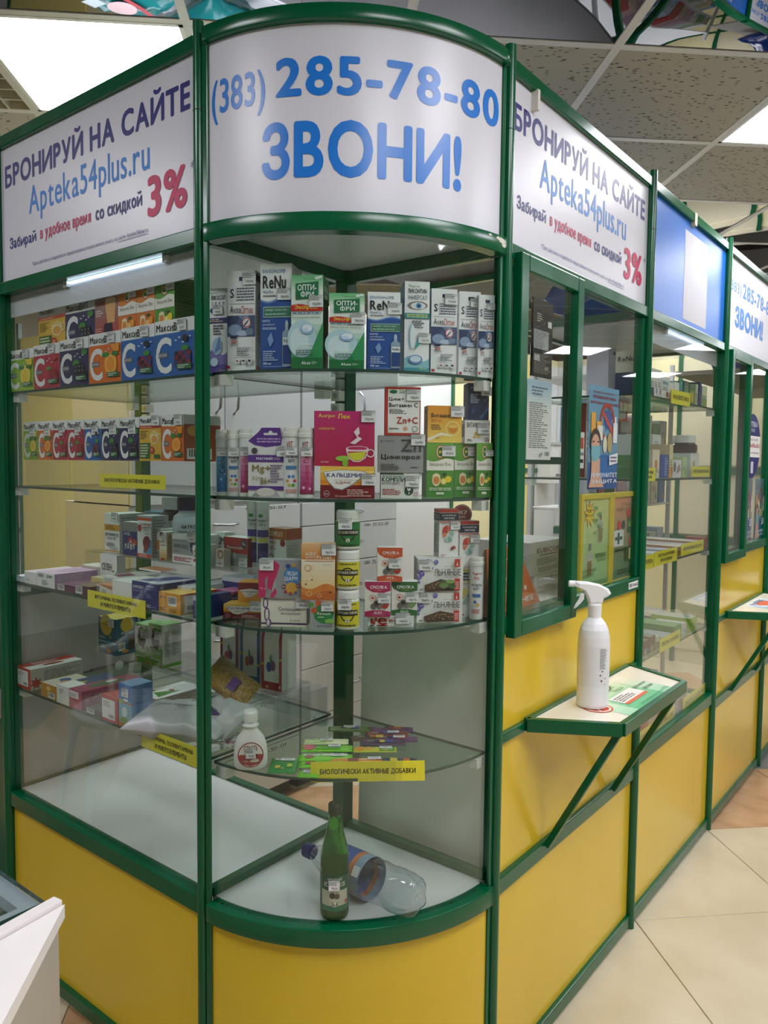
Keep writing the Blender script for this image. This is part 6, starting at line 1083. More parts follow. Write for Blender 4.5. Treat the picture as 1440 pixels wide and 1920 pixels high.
# ---- bottles on the case floor
GG = bpy.data.materials.new('green_bottle_glass'); GG.use_nodes = True
b_ = GG.node_tree.nodes['Principled BSDF']; b_.inputs['Base Color'].default_value = lin('57B040'); b_.inputs['Transmission Weight'].default_value = .88; b_.inputs['Roughness'].default_value = .04; b_.inputs['IOR'].default_value = 1.3
P = onz(627, 1722, S0); P = P+Vector((P.x,P.y,0)).normalized()*.014; z = S0+.0006
t = thing('glass_bottle', 'dark green glass mineral water bottle standing upright on the case floor', 'bottle', (P.x,P.y,z))
mb = MB(); mb.lathe([(.024,0),(.0275,.003),(.0285,.008),(.0285,.105),(.0275,.122),(.0235,.146),(.0175,.170),(.0135,.190),(.0115,.200),(.0112,.208),(.0125,.209),(.0125,.213)], GG, (P.x,P.y,z), n=36); mb.build('bottle_body', t)
mb = MB(); mb.lathe([(.0245,.004),(.0262,.009),(.0262,.104),(.0262,.112),(.002,.1125)], mat('16381A', .15), (P.x,P.y,z), n=28); mb.build('water', t)
mb = MB(); mb.lathe([(.0128,.205),(.0136,.206),(.0136,.224),(.012,.2265),(.004,.227)], mat('1B2A1C', .35), (P.x,P.y,z), n=28); mb.build('cap', t)
mb = MB(); wrap(mb, P, .0288, z+.022, z+.092, [('r',0,0,1,.16,'2F7A5A'),('r',0,.16,1,.60,'CFCBB8'),('r',0,.60,1,1,'1F5A46'),('B','АЛТАЙСКИЙ',.25,.88,.75,.97,'E0DCCC'),('B','ИСТОЧНИКОВ',.12,.70,.88,.84,'E0DCCC'),('e',.42,.46,.10,.09,'4A4436'),('e',.58,.44,.10,.08,'5A5444'),('c',.5,.22,.11,'B8B4A0'),('c',.5,.22,.095,'EAE8DC'),('B','№4',.41,.15,.60,.29,'2A3A34'),('c',.92,.26,.07,'B84A44')], '1F5A46', span=250); mb.build('wrap_label', t)
d = Vector((-P.x, -P.y, 0)).normalized(); U = Vector((-d.y, d.x, 0)); price_tag(t, Vector((P.x,P.y,z+.066))+d*.031-U*.012, U, Vector((0,0,1)), '98р80к', .022, .019)
PET = glass('clear_bottle_plastic', 'F2F6F8', 1.3, .06)
A = onz(577, 1600, .535); B = onz(778, 1690, .548); D = (B-A).normalized(); L = (B-A).length+.012
t = thing('plastic_bottle', 'clear plastic water bottle lying on its side with a blue cap and blue label', 'bottle', (A+B)/2-Vector((0,0,.04)))
pr = [(.0135,0),(.0135,.020),(.0165,.024),(.024,.045),(.036,.075),(.0415,.10),(.0425,.125)]+[(.0415+.0013*math.cos(k*1.6), .13+k*.011) for k in range(int((L-.175)/.011))]
zz_ = pr[-1][1]; pr += [(.0425,zz_+.01),(.0425,L-.035),(.040,L-.018),(.033,L-.006),(.018,L),(.004,L-.010)]
mb = MB(); n = 40; ax = D; a = ax.cross(Vector((0,0,1))).normalized(); b = ax.cross(a); vs = []
for r_, h_ in pr:
    pt = max(0, min(1, (h_-(L-.055))/.04))
    for q in range(n):
        an = 2*math.pi*q/n; rr = r_*(1-.24*pt*(.5-.5*math.cos(5*an))); vs.append(A+ax*h_+(a*math.cos(an)+b*math.sin(an))*rr)
zmin = min(v.z for v in vs); off = Vector((0,0,S0+.0008-zmin)); vs = [v+off for v in vs]
fs = [(i*n+q, i*n+(q+1)%n, (i+1)*n+(q+1)%n, (i+1)*n+q) for i in range(len(pr)-1) for q in range(n)]
mb.add(vs, fs, PET, True); mb.build('bottle_body', t)
mb = MB(); mb.lathe([(.012,-.006),(.0155,-.004),(.0160,0),(.0160,.016)], mat('22267A', .35), A+off, D, n=28); mb.build('cap', t)
lm = mat('2A4F9A', .35); l2 = mat('C8784A', .35); l3 = mat('8FA4BE', .35)
mb = MB(); Lw = L-.145; mb.lathe([(.0432,.105),(.0434,.106),(.0434,.105+.055),(.0434,.105+.062),(.0434,.105+.068),(.0434,.105+.088),(.0432,.105+.089)], lm, A+off, D, n=40, caps=False, mf=lambda i: [lm, lm, l2, l2, l3, l3][min(i, 5)]); lo = mb.build('wrap_label', t)
mb = MB(); c = A+off+D*(.105+.03); cam_d = (O0-c).normalized(); vU = D; up = (cam_d-D*cam_d.dot(D)).normalized()
for s_, tt, u0, u1 in ((-.006, 'ПИТЬЕВАЯ ВОДА', -.028, .028), (.010, 'ВЫСШЕЙ КАТЕГОРИИ', -.026, .030)):
    side = up.cross(D); f = Face(mb, c+up*.0437-side*.030+D*s_, side, -D*1.0 if False else D, .060, .008); f.draw([('t',tt,.05,.1,.95,.9,'D8E4F4')])
mb.build('lettering', t)
price_tag(t, c+up*.0455+D*.040-side*.010, side, D, '65р00к', .020, .016)
# ================================================================== right side of the kiosk
def RB(label, y0, y1, z0, h, x=-.835, depth=.06, els=(), body='E6E6E2', side=None, top=None, group=None, price=None, name='medicine_box', cat='box', lels=(), tels=()):
    return carton_at(label, cat, Vector((x, y0, z0+.0004)), (0,1,0), (0,0,1), y1-y0, h, depth, els, body, side, top, group, price, (), tels, name, None, lels)
# ---- things behind the near service window
def hang(label, x0, x1, y0, y1, els, c, X=-.7975, skew=.006):
    a, b = onx(x0, (y0+y1)/2, X), onx(x1, (y0+y1)/2, X); zt = onx((x0+x1)/2, y0, X).z; zb = onx((x0+x1)/2, y1, X).z; W = b.y-a.y; H = zt-zb
    t = thing('hanging_pouch', label, 'pouch', (X, (a.y+b.y)/2, zb), 'product pouches taped inside the open casement')
    mb = MB(); pillow(mb, (X-.0025, (a.y+b.y)/2, (zt+zb)/2), (0,0,1), (0,1,0), (-1,0,0), H, W, .004, mat(c, .22), 3, 12, .10); mb.build('pouch_foil', t)
    pm = MB(); f = Face(pm, (X+.0008, a.y, zb), (0,1,0), (0,0,1), W, H, base=.0002); f.draw(els); pm.build('print', t)
hang('black foil pouch taped inside the casement, upper one', 997, 1036, 562, 708, [('r',.03,.0,.97,.99,'26221E'),('r',.08,.36,.78,.60,'A8A8A8'),('l',.12,.37,.74,.59,9,'6A6A6A'),('r',.15,.66,.50,.86,'14110E'),('r',.60,.66,.92,.86,'14110E'),('l',.2,.70,.46,.82,4,'B8B0A0'),('r',.72,.66,.9,.74,'D8D4CC'),('r',.08,.20,.35,.28,'CFCFCF'),('l',.08,.04,.9,.30,12,'8A847A'),('t','eI',.6,.10,.75,.15,'C8C0B4')], '26221E')
hang('pale blue and white foil pouch taped below the black one', 985, 1034, 712, 862, [('g',.03,.60,.97,.99,'E4E4E0','A8C0D0'),('r',.03,.0,.97,.60,'E2E1DC'),('t','Styx',.30,.76,.62,.86,'8A9AA4'),('l',.2,.80,.8,.92,3,'6A7A8A'),('l',.12,.14,.88,.72,22,'8A8A86'),('b',.70,.03,.92,.11,'333333'),('t','e9',.5,.03,.62,.09,'333333')], 'DDDDD8')
def poster(name, label, px, X, els, c, group=None, cat='poster'):
    (x0, yt0), (x1, yt1), (xb0, yb0) = px; a, b = onx(x0, yt0, X), onx(x1, yt1, X); z0 = onx(xb0, yb0, X).z; W = b.y-a.y; H = a.z-z0
    t = thing(name, label, cat, (X, (a.y+b.y)/2, z0), group)
    mb = MB(); mb.box(X-.0012, X, a.y, b.y, z0, a.z, mat(c, .35)); mb.build('sheet', t)
    pm = MB(); f = Face(pm, (X, a.y, z0), (0,1,0), (0,0,1), W, H); f.draw(els); pm.build('print', t); return t
BP = [('r',0,0,1,.26,'2A5FA8'),('e',.55,.22,.42,.12,'2F78C4'),('t','ВЫБИРАЙ СРЕДСТВА',.12,.925,.88,.955,'B02848'),('B','ПРОФИЛАКТИКИ',.12,.875,.88,.912,'B02848'),('B','ВИРУСНЫХ ЗАБОЛЕВАНИЙ',.04,.825,.96,.858,'B02848'),
      ('o',.60,.66,.26,'C84A3A',.06),('c',.62,.69,.12,'3A4A8A'),('s',.62,.69,.18,9,'4A5A9A'),('p',[(.42,.74),(.48,.76),(.80,.58),(.74,.56)],'C84A3A'),
      ('r',.06,.48,.20,.74,'E8A83A'),('r',.24,.54,.40,.66,'E8A83A'),('r',.28,.48,.44,.62,'E4E0D8'),('r',.80,.46,.94,.66,'E8EAEC'),('r',.84,.66,.90,.72,'E8EAEC'),('e',.52,.44,.07,.08,'D8D8C0'),('e',.68,.46,.08,.10,'B8A06A'),
      ('e',.20,.46,.17,.13,'3A2A22'),('e',.20,.42,.135,.115,'D8A88C'),('r',.08,.08,.36,.30,'D8A88C'),('p',[(0,.02),(.5,.02),(.38,.14),(.1,.16)],'D8A88C'),('p',[(.06,.42),(.35,.42),(.34,.32),(.24,.27),(.12,.27),(.06,.33)],'7AB4C0'),('e',.13,.46,.03,.008,'3A2A22'),('e',.28,.46,.03,.008,'3A2A22'),
      ('p',[(.66,.33),(.96,.36),(.96,.26),(.66,.23)],'E8E8EC'),('l',.70,.26,.92,.33,2,'6A4A8A','j'),('B','ИММУНИТЕТ',.06,.115,.95,.16,'DDE4EC'),('B','ЗАЩИТА',.06,.05,.95,.095,'DDE4EC')]
poster('paper_poster', 'pale blue health poster of a masked woman in the near window', ((1106,720),(1161,733),(1103,918)), -.8155, BP, '7FB0D0')
fr = thing('poster_frame', 'double yellow plastic frame with a green and a peach advert in the near window', 'frame', (-.82, 2.03, 1.09))
a, m_, b = onx(1090, 1000, -.818).y, onx(1148, 1000, -.818).y, onx(1200, 1000, -.818).y; zt = onx(1120, 925, -.818).z; zb = onx(1095, 1117, -.818).z
YF = mat('D8C23A', .3)
for (p, q, lb, els) in ((a, m_, 'green advert', [('g',0,0,1,1,'9AC48A','D0D48A'),('e',.30,.28,.13,.14,'B8B4A8'),('r',.22,.14,.38,.30,'8A7A4A'),('r',.25,.42,.35,.50,'8A8884'),('e',.68,.62,.13,.14,'B8B4A8'),('r',.60,.50,.76,.66,'8A8A4A'),('r',.64,.76,.72,.84,'8A8884'),('s',.25,.84,.22,9,'C8442A'),('s',.25,.84,.19,9,'E8D03A'),('B','ХИТ',.17,.85,.33,.89,'8A2A1A'),('t','ПРОДАЖ',.10,.80,.40,.84,'8A2A1A'),('B','ПЕРЕКИСЬ',.50,.32,.94,.37,'3A5A3A'),('t','ВОДОРОДА',.58,.27,.92,.31,'3A5A3A'),('t','ХЛОРГЕКСИДИНА',.04,.17,.55,.21,'3A5A3A'),('t','БИГЛЮКОНАТ',.04,.12,.45,.16,'3A5A3A'),('r',0,0,1,.06,'6AA06A')]+[('c',.45+.07*(k%4),.9-.07*(k//2),.03,'7AAA6A') for k in range(9)]),
                        (m_, b, 'peach advert', [('g',0,0,1,1,'5A8A62','D89A72'),('t','ЛЕЧЕБНАЯ',.3,.88,.85,.93,'6A5A3A'),('t','грязь по цене',.15,.82,.9,.87,'6A5A3A'),('r',.05,.40,.45,.60,'D8DCD4'),('r',.20,.43,.28,.57,'3A5A4A'),('r',.10,.48,.40,.52,'3A5A4A'),('r',.58,.55,.95,.76,'3F6A34'),('e',.76,.66,.16,.04,'8AB04A'),('c',.62,.80,.08,'D8483A'),('c',.82,.82,.08,'2A4A34'),('c',.25,.66,.07,'D8483A'),('c',.42,.66,.07,'2A4A34'),('r',.50,.20,.90,.38,'4A5A34'),('r',.66,.22,.88,.36,'D8CC8A'),('c',.72,.44,.07,'D8483A'),('c',.86,.43,.07,'2A4A34'),('l',.1,.33,.6,.38,1,'2A3A2A'),('l',.2,.05,.9,.12,2,'2A3A2A')])):
    for (u0,u1,v0,v1) in ((p,p+.016,zb,zt),(q-.016,q,zb,zt),(p+.016,q-.016,zb,zb+.016),(p+.016,q-.016,zt-.016,zt)):
        mb = MB(); mb.box(-.829, -.818, u0, u1, v0, v1, YF); mb.build('frame_bar', fr, bevel=.003)
    mb = MB(); mb.box(-.826, -.824, p+.016, q-.016, zb+.016, zt-.016, mat('D0D48A', .3)); s_ = mb.build('advert_sheet', fr); s_['label'] = lb
    pm = MB(); f = Face(pm, (-.824, p+.016, zb+.016), (0,1,0), (0,0,1), q-p-.032, zt-zb-.032); f.draw(els); pm.build('print', s_)
cdv = poster('paper_card', 'small white payment card notice beside the mullion', ((1086,810),(1096,813),(1086,878)), -.8155, [('r',.15,.55,.85,.85,'C84A2A'),('r',.15,.15,.85,.25,'1A1A2A'),('B','VISA',.15,.35,.9,.45,'26307A')], 'E8E8E4', cat='card')
# worktop, cartons, folding notice inside
mb = MB(); mb.box(-1.20, -.832, 1.478, 2.23, 1.006, 1.030, mat('D8D6D0', .4)); wt = mb.build('worktop'); tag(wt, 'white inner worktop behind the near service window', 'worktop')
for sx in ((-1.18, 1.50), (-1.18, 2.18), (-.86, 1.50), (-.86, 2.18)):
    mb = MB(); mb.box(sx[0]-.012, sx[0]+.012, sx[1]-.012, sx[1]+.012, 0, 1.006, GREEN); mb.build('leg', wt)
def XBx(label, x0, x1, yt, yb, X, els, depth=.18, body='D4D2CE', z=None, **k):
    a, b = onx(x0, (yt+yb)/2, X), onx(x1, (yt+yb)/2, X); z0 = z if z is not None else onx((x0+x1)/2, yb, X).z; z1 = onx((x0+x1)/2, yt, X).z
    return RB(label, a.y, b.y, z0, z1-z0, X, depth, els, body, **k), z1
_, z1 = XBx('white shipping carton below the lettered one inside the near window', 1000, 1062, 1074, 1140, -1.02, [('l',.08,.45,.8,.85,6,'6A6A6A'),('b',.6,.55,.9,.85,'333333'),('l',.1,.1,.7,.35,4,'8A8A8A')], z=1.0305, name='shipping_carton', side='B0ADA8', top='E0DEDA')
XBx('white lettered shipping carton stacked inside the near window', 992, 1060, 1014, 1074, -1.02, [('B','EUBICOR',.20,.66,.84,.80,'7A2A34'),('l',.28,.56,.76,.62,1,'8A6A6A','j'),('l',.2,.28,.84,.50,5,'8A8684'),('l',.24,.06,.84,.22,4,'8A8684')], z=z1+.001, name='shipping_carton', side='B0ADA8', top='E4E2DE')
nt_ = thing('folding_notice', 'orange folding notice with white lettering at the left of the near window', 'sign', (-.86, 1.56, 1.03))
z0, zt = 1.0308, onx(980, 1022, -.86).z; y0, y1, y2 = 1.482, onx(979, 1030, -.86).y, onx(1022, 1140, -.86).y
mb = MB(); mb.add([(-.860,y0,z0),(-.860,y2,z0),(-.875,y1,zt),(-.875,y0,zt),(-.863,y0,z0),(-.863,y2,z0),(-.878,y1,zt),(-.878,y0,zt)], [(0,1,2,3),(7,6,5,4),(0,4,5,1),(1,5,6,2),(2,6,7,3),(3,7,4,0)], mat('D0703A', .4)); mb.build('front_sheet', nt_)
mb = MB(); mb.add([(-.879,y1,zt),(-.879,y0,zt),(-.93,y0,z0),(-.93,y2,z0),(-.882,y1,zt),(-.882,y0,zt),(-.933,y0,z0),(-.933,y2,z0)], [(0,1,2,3),(7,6,5,4),(0,4,5,1),(1,5,6,2),(2,6,7,3),(3,7,4,0)], mat('E4E0DA', .5)); mb.build('back_sheet', nt_)
Vn = Vector((-.015, 0, zt-z0)); Hn = Vn.length; pm = MB(); f = Face(pm, (-.8595, y0, z0), (0,1,0), Vn.normalized(), y2-y0, Hn); f.draw([('B','НЕТ',.05,.76,.42,.84,'F0E8E0'),('B','ПОЖАЛУЙСТА,',.05,.54,.60,.62,'F0E8E0'),('B','ПРОЙДИТЕ В',.05,.38,.66,.46,'F0E8E0'),('B','СОСЕДНЕЕ',.05,.22,.78,.30,'F0E8E0'),('B','ОКНО',.20,.06,.66,.15,'F0E8E0')]); pm.build('print', nt_)
# inventory stickers on the rails
for (y, lb, s) in ((2.175, 'white bar code sticker 71-04-02 on the sill rail of the near window', '71-04-02'),):
    t = thing('inventory_sticker', lb, 'sticker', (XB+.0045, y, 1.056)); mb = MB(); mb.box(XB+.0042, XB+.0048, y-.036, y+.036, 1.047, 1.066, mat('E8E8E8')); mb.build('label_base', t)
    pm = MB(); f = Face(pm, (XB+.0048, y-.036, 1.047), (0,1,0), (0,0,1), .072, .019); f.draw([('b',.04,.1,.34,.9,'1A1A1A'),('B',s,.38,.25,.95,.75,'1A1A1A')]); pm.build('print', t)
# dispenser and cable on the inner wall
dsp = thing('soap_dispenser', 'white wall dispenser on the inner wall seen through the near window', 'dispenser', (-2.66, 5.0, 1.30))
mb = MB(); P0 = onx(1022, 890, -2.66); y = P0.y; mb.prism([(-2.688,y-.10),(-2.57,y-.08),(-2.55,y),(-2.57,y+.08),(-2.688,y+.10)], 1.26, 1.52, mat('DADAD8', .3), smooth=False); mb.build('housing', dsp, bevel=.01)
mb = MB(); mb.box(-2.56, -2.548, y-.03, y+.03, 1.30, 1.33, mat('7A7A7C')); mb.build('lever', dsp)

# ---- white spray bottle
P = onz(1110, 1326, .8285); P = P+Vector((P.x,P.y,0)).normalized()*.012; z = .8285
t = thing('spray_bottle', 'white plastic spray bottle with a trigger head on the near counter shelf', 'bottle', (P.x,P.y,z)); WP = mat('EEEEF0', .28, name='white_bottle_plastic')
mb = MB(); mb.lathe([(.030,0),(.0355,.003),(.0370,.010),(.0370,.150),(.0360,.168),(.0325,.186),(.0260,.200),(.0190,.209),(.0150,.213),(.0135,.216)], WP, (P.x,P.y,z), n=40); mb.build('bottle_body', t)
mb = MB(); mb.lathe([(.0148,.213),(.0152,.215),(.0158,.243),(.0140,.246)], mat('F0F0F0', .4), (P.x,P.y,z), n=30); mb.build('collar', t)
L_ = Vector((-.786,-.619,0)); S_ = Vector((.619,-.786,0)); H0 = Vector((P.x,P.y,z))
def sweep(prof, wd, m, name):   # side outline in the (L_, z) plane, given thickness, rounded along its rim
    mb = MB(); n = len(prof); vs = []
    for s, k in ((-1, .80), (-.6, 1), (.6, 1), (1, .80)):
        cx_ = sum(p[0] for p in prof)/n; cz_ = sum(p[1] for p in prof)/n
        vs += [H0+L_*(cx_+(p[0]-cx_)*k)+Vector((0,0,cz_+(p[1]-cz_)*k))+S_*(s*wd/2) for p in prof]
    fs = [tuple(range(n))[::-1], tuple(range(3*n, 4*n))]+[(r*n+q, r*n+(q+1)%n, (r+1)*n+(q+1)%n, (r+1)*n+q) for r in range(3) for q in range(n)]
    mb.add(vs, fs, m); return mb.build(name, t, bevel=.0008)
sweep([(.015,.245),(-.015,.245),(-.019,.258),(-.030,.264),(-.036,.270),(-.030,.281),(-.010,.291),(.020,.297),(.048,.298),(.048,.286),(.030,.279),(.020,.262)], .022, mat('F2F2F2', .35), 'trigger_head')
sweep([(.026,.268),(.034,.270),(.038,.255),(.046,.242),(.050,.232),(.044,.236),(.034,.246),(.026,.256)], .010, mat('EDEDED', .35), 'trigger')
mb = MB(); mb.tube([H0+L_*.048+Vector((0,0,.292)), H0+L_*.062+Vector((0,0,.292))], .0075, mat('F2F2F2', .35), 16); mb.build('nozzle', t)
mb = MB(); wrap(mb, P, .0373, z+.055, z+.148, [('l',.72,.45,.98,.98,14,'8A8A8A'),('c',.74,.30,.03,'7A5A5A'),('c',.78,.16,.035,'7A5A5A'),('c',.92,.22,.025,'7A7A8A'),('e',.8,.4,.03,.02,'7A5A5A'),('e',.9,.07,.02,.015,'8A8A8A')], 'E9E9EC', span=190); mb.build('wrap_label', t)

# ---- goods of the showcase under the blue sign
Gb = ['cartons on the %s shelf of the blue-sign showcase' % s for s in ('top', 'second', 'third', 'fourth')]+['cartons on the floor of the blue-sign showcase']
def row(k, z, items, x=-.835):
    for it in items:
        lb, y0, w, h, body = it[:5]; o = it[5] if len(it) > 5 else {}
        els = o.get('els') or generic(body, o.get('t', ''), o.get('tc', '3A3A4A'), o.get('band'), int(y0*1000) % 97, o.get('bar'))
        RB(lb, y0, y0+w, z+o.get('dz', 0)+.0006, h, o.get('x', x), o.get('d', .07), els, body, o.get('side'), o.get('top'), Gb[k], price=None, lels=o.get('lels', ()))
sw = 'in blue-sign showcase'
row(0, 1.612, [('big white and navy lens solution carton next to the near post '+sw, 2.27, .055, .125, 'DAD8CC', {'els': [('r',0,0,1,.50,'24406A'),('B','ReNu',.1,.76,.8,.88,'2A2A34'),('r',0,.42,1,.52,'4A7A5A')], 'lels': [('r',0,0,1,.50,'24406A'),('B','ReNu',.1,.76,.8,.88,'2A2A34')]}),
    ('white carton with an eye photo on the top shelf '+sw, 2.33, .045, .118, 'DCDAD4', {'els': [('e',.5,.7,.35,.14,'7A4A34'),('e',.5,.7,.15,.08,'2A1A14'),('l',.1,.1,.9,.5,6,'8A8A8A')]}),
    ('slim white and navy carton, first of three on the top shelf '+sw, 2.378, .030, .085, 'DFDDD2', {'band': '1A1A20'}), ('slim white carton, second of three on the top shelf '+sw, 2.410, .030, .085, 'DFDDD2', {}), ('slim white carton with grey flap, third of three, top shelf '+sw, 2.442, .032, .085, 'DAD8D0', {}),
    ('white carton with a teal label on the top shelf '+sw, 2.478, .075, .070, 'E2E2DC', {'tc': '3A8A9A', 't': 'ЛИНЗЫ'}), ('white carton with a pink foot on the top shelf '+sw, 2.556, .040, .055, 'E6E2E0', {'band': 'C88AA0'}),
    ('small white carton at the middle of the top shelf '+sw, 2.600, .050, .062, 'E4E2DA', {}), ('teal topped carton on the top shelf '+sw, 2.655, .030, .070, '5AA0A0', {}),
    ('green and black carton with a leaf ring '+sw, 2.70, .055, .075, '4A6A52', {'els': [('o',.5,.5,.4,'C8D8C0',.06),('e',.5,.5,.2,.16,'8AB07A')]}), ('olive and gold carton on the top shelf '+sw, 2.765, .055, .070, '8A9A5A', {'els': [('c',.5,.35,.3,'D8B84A'),('r',0,.7,1,1,'5A7A4A')]}),
    ('pale green narrow carton on the top shelf '+sw, 2.83, .03, .075, 'B8C8A0', {}), ('navy edged carton on the top shelf '+sw, 2.87, .03, .085, '26307A', {}), ('cream and green carton at the far end of the top shelf '+sw, 2.91, .06, .075, 'D8DCB8', {'band': '7AA85A'}),
    ('violet carton standing at the back of the top shelf '+sw, 2.46, .085, .120, '6A2AB8', {'x': -.94, 'els': [('l',.1,.1,.4,.3,2,'A88AD8')]}), ('tall white and yellow folder carton at the back of the top shelf '+sw, 2.60, .07, .105, 'DCDCEC', {'x': -.94, 'els': [('p',[(.7,0),(1,0),(1,1),(.75,1)],'D8DC7A')]}),
    ('lavender white carton stacked at the back near the near post '+sw, 2.30, .06, .150, 'D4D4E8', {'x': -.94, 'els': [('r',.6,.85,.9,.92,'2A2A5A')]})])
row(1, 1.358, [('green carton with white bands, lowest of the pile on the second shelf '+sw, 2.275, .055, .035, '3F8A4A', {'els': [('r',.1,.3,.6,.7,'E0E8DC')]}), ('green carton with white bands, topmost of the pile on the second shelf '+sw, 2.275, .055, .035, '4A9452', {'dz': .036, 'els': [('r',.1,.3,.6,.7,'E0E8DC')]}),
    ('tall white and blue price-card carton on the second shelf '+sw, 2.335, .04, .135, 'DDDFE2', {'x': -.87, 't': '351', 'tc': 'A83A4A'}), ('ivory carton with an orange tree print '+sw, 2.415, .065, .090, 'E8DCC0', {'els': [('e',.5,.5,.2,.16,'D88A3A'),('l',.1,.1,.9,.35,3,'8A7A5A')]}),
    ('deep blue carton with white lines on the second shelf '+sw, 2.485, .085, .075, '1E4A9A', {'els': [('l',.55,.1,.9,.9,7,'B8C8E8')]}), ('slim orange and yellow carton on the second shelf '+sw, 2.575, .035, .110, 'E8D8A0', {'band': 'E0A03A'}),
    ('white carton with a grey portrait print on the second shelf '+sw, 2.615, .085, .060, 'E0DEDC', {'els': [('e',.2,.6,.15,.3,'6A6A70'),('p',[(.4,.2),(.9,.4),(.8,.8),(.5,.6)],'A88A90')]}), ('white and teal upright carton behind '+sw, 2.60, .08, .145, 'E4E6E0', {'x': -.90, 'els': [('r',.05,.1,.95,.40,'5AB0A8'),('l',.2,.7,.8,.85,3,'6A8A8A')]}),
    ('pale green packets carton on the second shelf '+sw, 2.71, .05, .070, 'B8D098', {}), ('white carton with a red corner, upright at the back '+sw, 2.33, .10, .235, 'DCD8DC', {'x': -1.02, 't': '391', 'tc': 'A83A4A', 'side': '7A1C20'}),
    ('dark red carton at the back of the second shelf '+sw, 2.44, .05, .190, '8A2226', {'x': -1.00, 'els': [('r',.6,.0,.95,.3,'D8A080')]}), ('copper carton at the back of the second shelf '+sw, 2.495, .07, .190, 'B86A42', {'x': -1.00}),
    ('white carton with a red strip, back of the second shelf '+sw, 2.57, .07, .190, 'E0DEDA', {'x': -1.00, 'els': [('B','ФИТО',.1,.7,.8,.82,'4A4A4A'),('r',.4,.5,.9,.58,'A82A34')]}), ('dark grey banded carton near the green pile '+sw, 2.38, .030, .12, '4A5A6A', {'x': -.86}),
    ('white capsule carton at the far end of the second shelf '+sw, 2.80, .10, .085, 'DCDCDC', {'els': [('r',.1,.2,.65,.85,'E8E6DA'),('e',.4,.55,.15,.15,'B89A6A'),('b',.7,.1,.9,.3,'222222')]})])
bottle_at = thing('supplement_jar', 'brown round jar with a white lid on the far carton of the second shelf', 'jar', (-.875, 2.85, 1.444), Gb[1])
mb = MB(); mb.lathe([(.040,0),(.046,.004),(.046,.028),(.036,.036)], mat('3A2A1C', .12), (-.875, 2.85, 1.4446), n=28); mb.build('jar', bottle_at)
mb = MB(); mb.lathe([(.038,.036),(.039,.038),(.039,.062),(.036,.064)], mat('E4E2DC', .4), (-.875, 2.85, 1.4446), n=28); mb.build('lid', bottle_at)
row(2, 1.09, [('black and blue upright carton near the near post on the third shelf '+sw, 2.28, .05, .20, '15181E', {'x': -.88, 'els': [('r',0,.3,.4,.9,'1E2E6A'),('r',.5,.2,1,.5,'3A1420')]}), ('plum black carton, second on the third shelf '+sw, 2.335, .05, .19, '2A1220', {'x': -.88, 'els': [('r',.2,.5,.9,.8,'4A1A2A')]}), ('yellow and black carton, third on the third shelf '+sw, 2.39, .05, .17, 'C8B84A', {'x': -.88, 'els': [('r',0,.5,1,.8,'1A1A1A')]}),
    ('lime green carton lying low on the third shelf '+sw, 2.28, .09, .040, '4A8A2A', {'x': -.86}), ('silver and blue sachet carton on the third shelf '+sw, 2.40, .09, .022, 'A8AEB8', {'d': .2}), ('white and grey flat carton on the third shelf '+sw, 2.50, .09, .022, 'C4C6CC', {'d': .2, 'top': 'D0D2D8'}),
    ('lilac flat carton on the third shelf '+sw, 2.60, .09, .024, 'B8A8B8', {'d': .2, 'top': 'C8C0D0'}), ('orange edged flat carton on the third shelf '+sw, 2.70, .09, .030, 'C88A5A', {'d': .24, 'top': 'D8C8B8'}), ('pale violet flat carton on the third shelf '+sw, 2.80, .09, .026, 'B8B0C0', {'d': .22}), ('orange and white flat carton on the third shelf '+sw, 2.90, .09, .032, 'D09A6A', {'d': .24, 'top': 'D8D0C8'}),
    ('tan upright carton at the back far end of the third shelf '+sw, 2.80, .07, .13, 'B89A7A', {'x': -1.1, 'els': [('e',.5,.5,.25,.2,'8A5A3A')]}), ('red cornered carton touching the far post on the third shelf '+sw, 3.00, .04, .04, 'A83024', {})])
row(3, .80, [('tall brown carton next to the near post '+sw, 2.275, .055, .085, '5A2E1C', {'bar': 1}), ('brown carton with a white code, second in the low row '+sw, 2.335, .05, .040, '6A3E26', {'bar': 1, 'd': .12, 'top': '9A8A7A'}), ('brown carton with a white code, third in the low row '+sw, 2.39, .05, .045, '5E3420', {'bar': 1, 'd': .12, 'top': '8A7A6A'}), ('brown carton with a white code, fourth in the low row '+sw, 2.445, .05, .050, '6A3E26', {'bar': 1, 'd': .14, 'top': '9A9286'}),
    ('white flat carton in the middle of the fourth shelf '+sw, 2.50, .04, .04, 'DAD8D0', {'d': .2}), ('pale grey sachets carton behind on the fourth shelf '+sw, 2.42, .12, .030, 'C8CCC0', {'x': -1.0, 'd': .15}), ('lime green flat carton at the back of the fourth shelf '+sw, 2.29, .12, .055, '8AB84A', {'x': -1.0, 'd': .14, 'top': 'A8C86A'}),
    ('blue and grey sachet carton on the fourth shelf '+sw, 2.56, .10, .028, '8A94A8', {'d': .2, 'top': 'B0B8C0'}), ('green carton with a white lid on the fourth shelf '+sw, 2.68, .08, .045, '5A9A4A', {'d': .14, 'top': '7AB06A'}), ('small white carton beside the green one on the fourth shelf '+sw, 2.77, .05, .040, 'DADAD4', {'d': .1}), ('lime edged carton at the far end of the fourth shelf '+sw, 2.86, .09, .045, 'A8C84A', {'d': .14, 'top': 'D8DCC8'})])
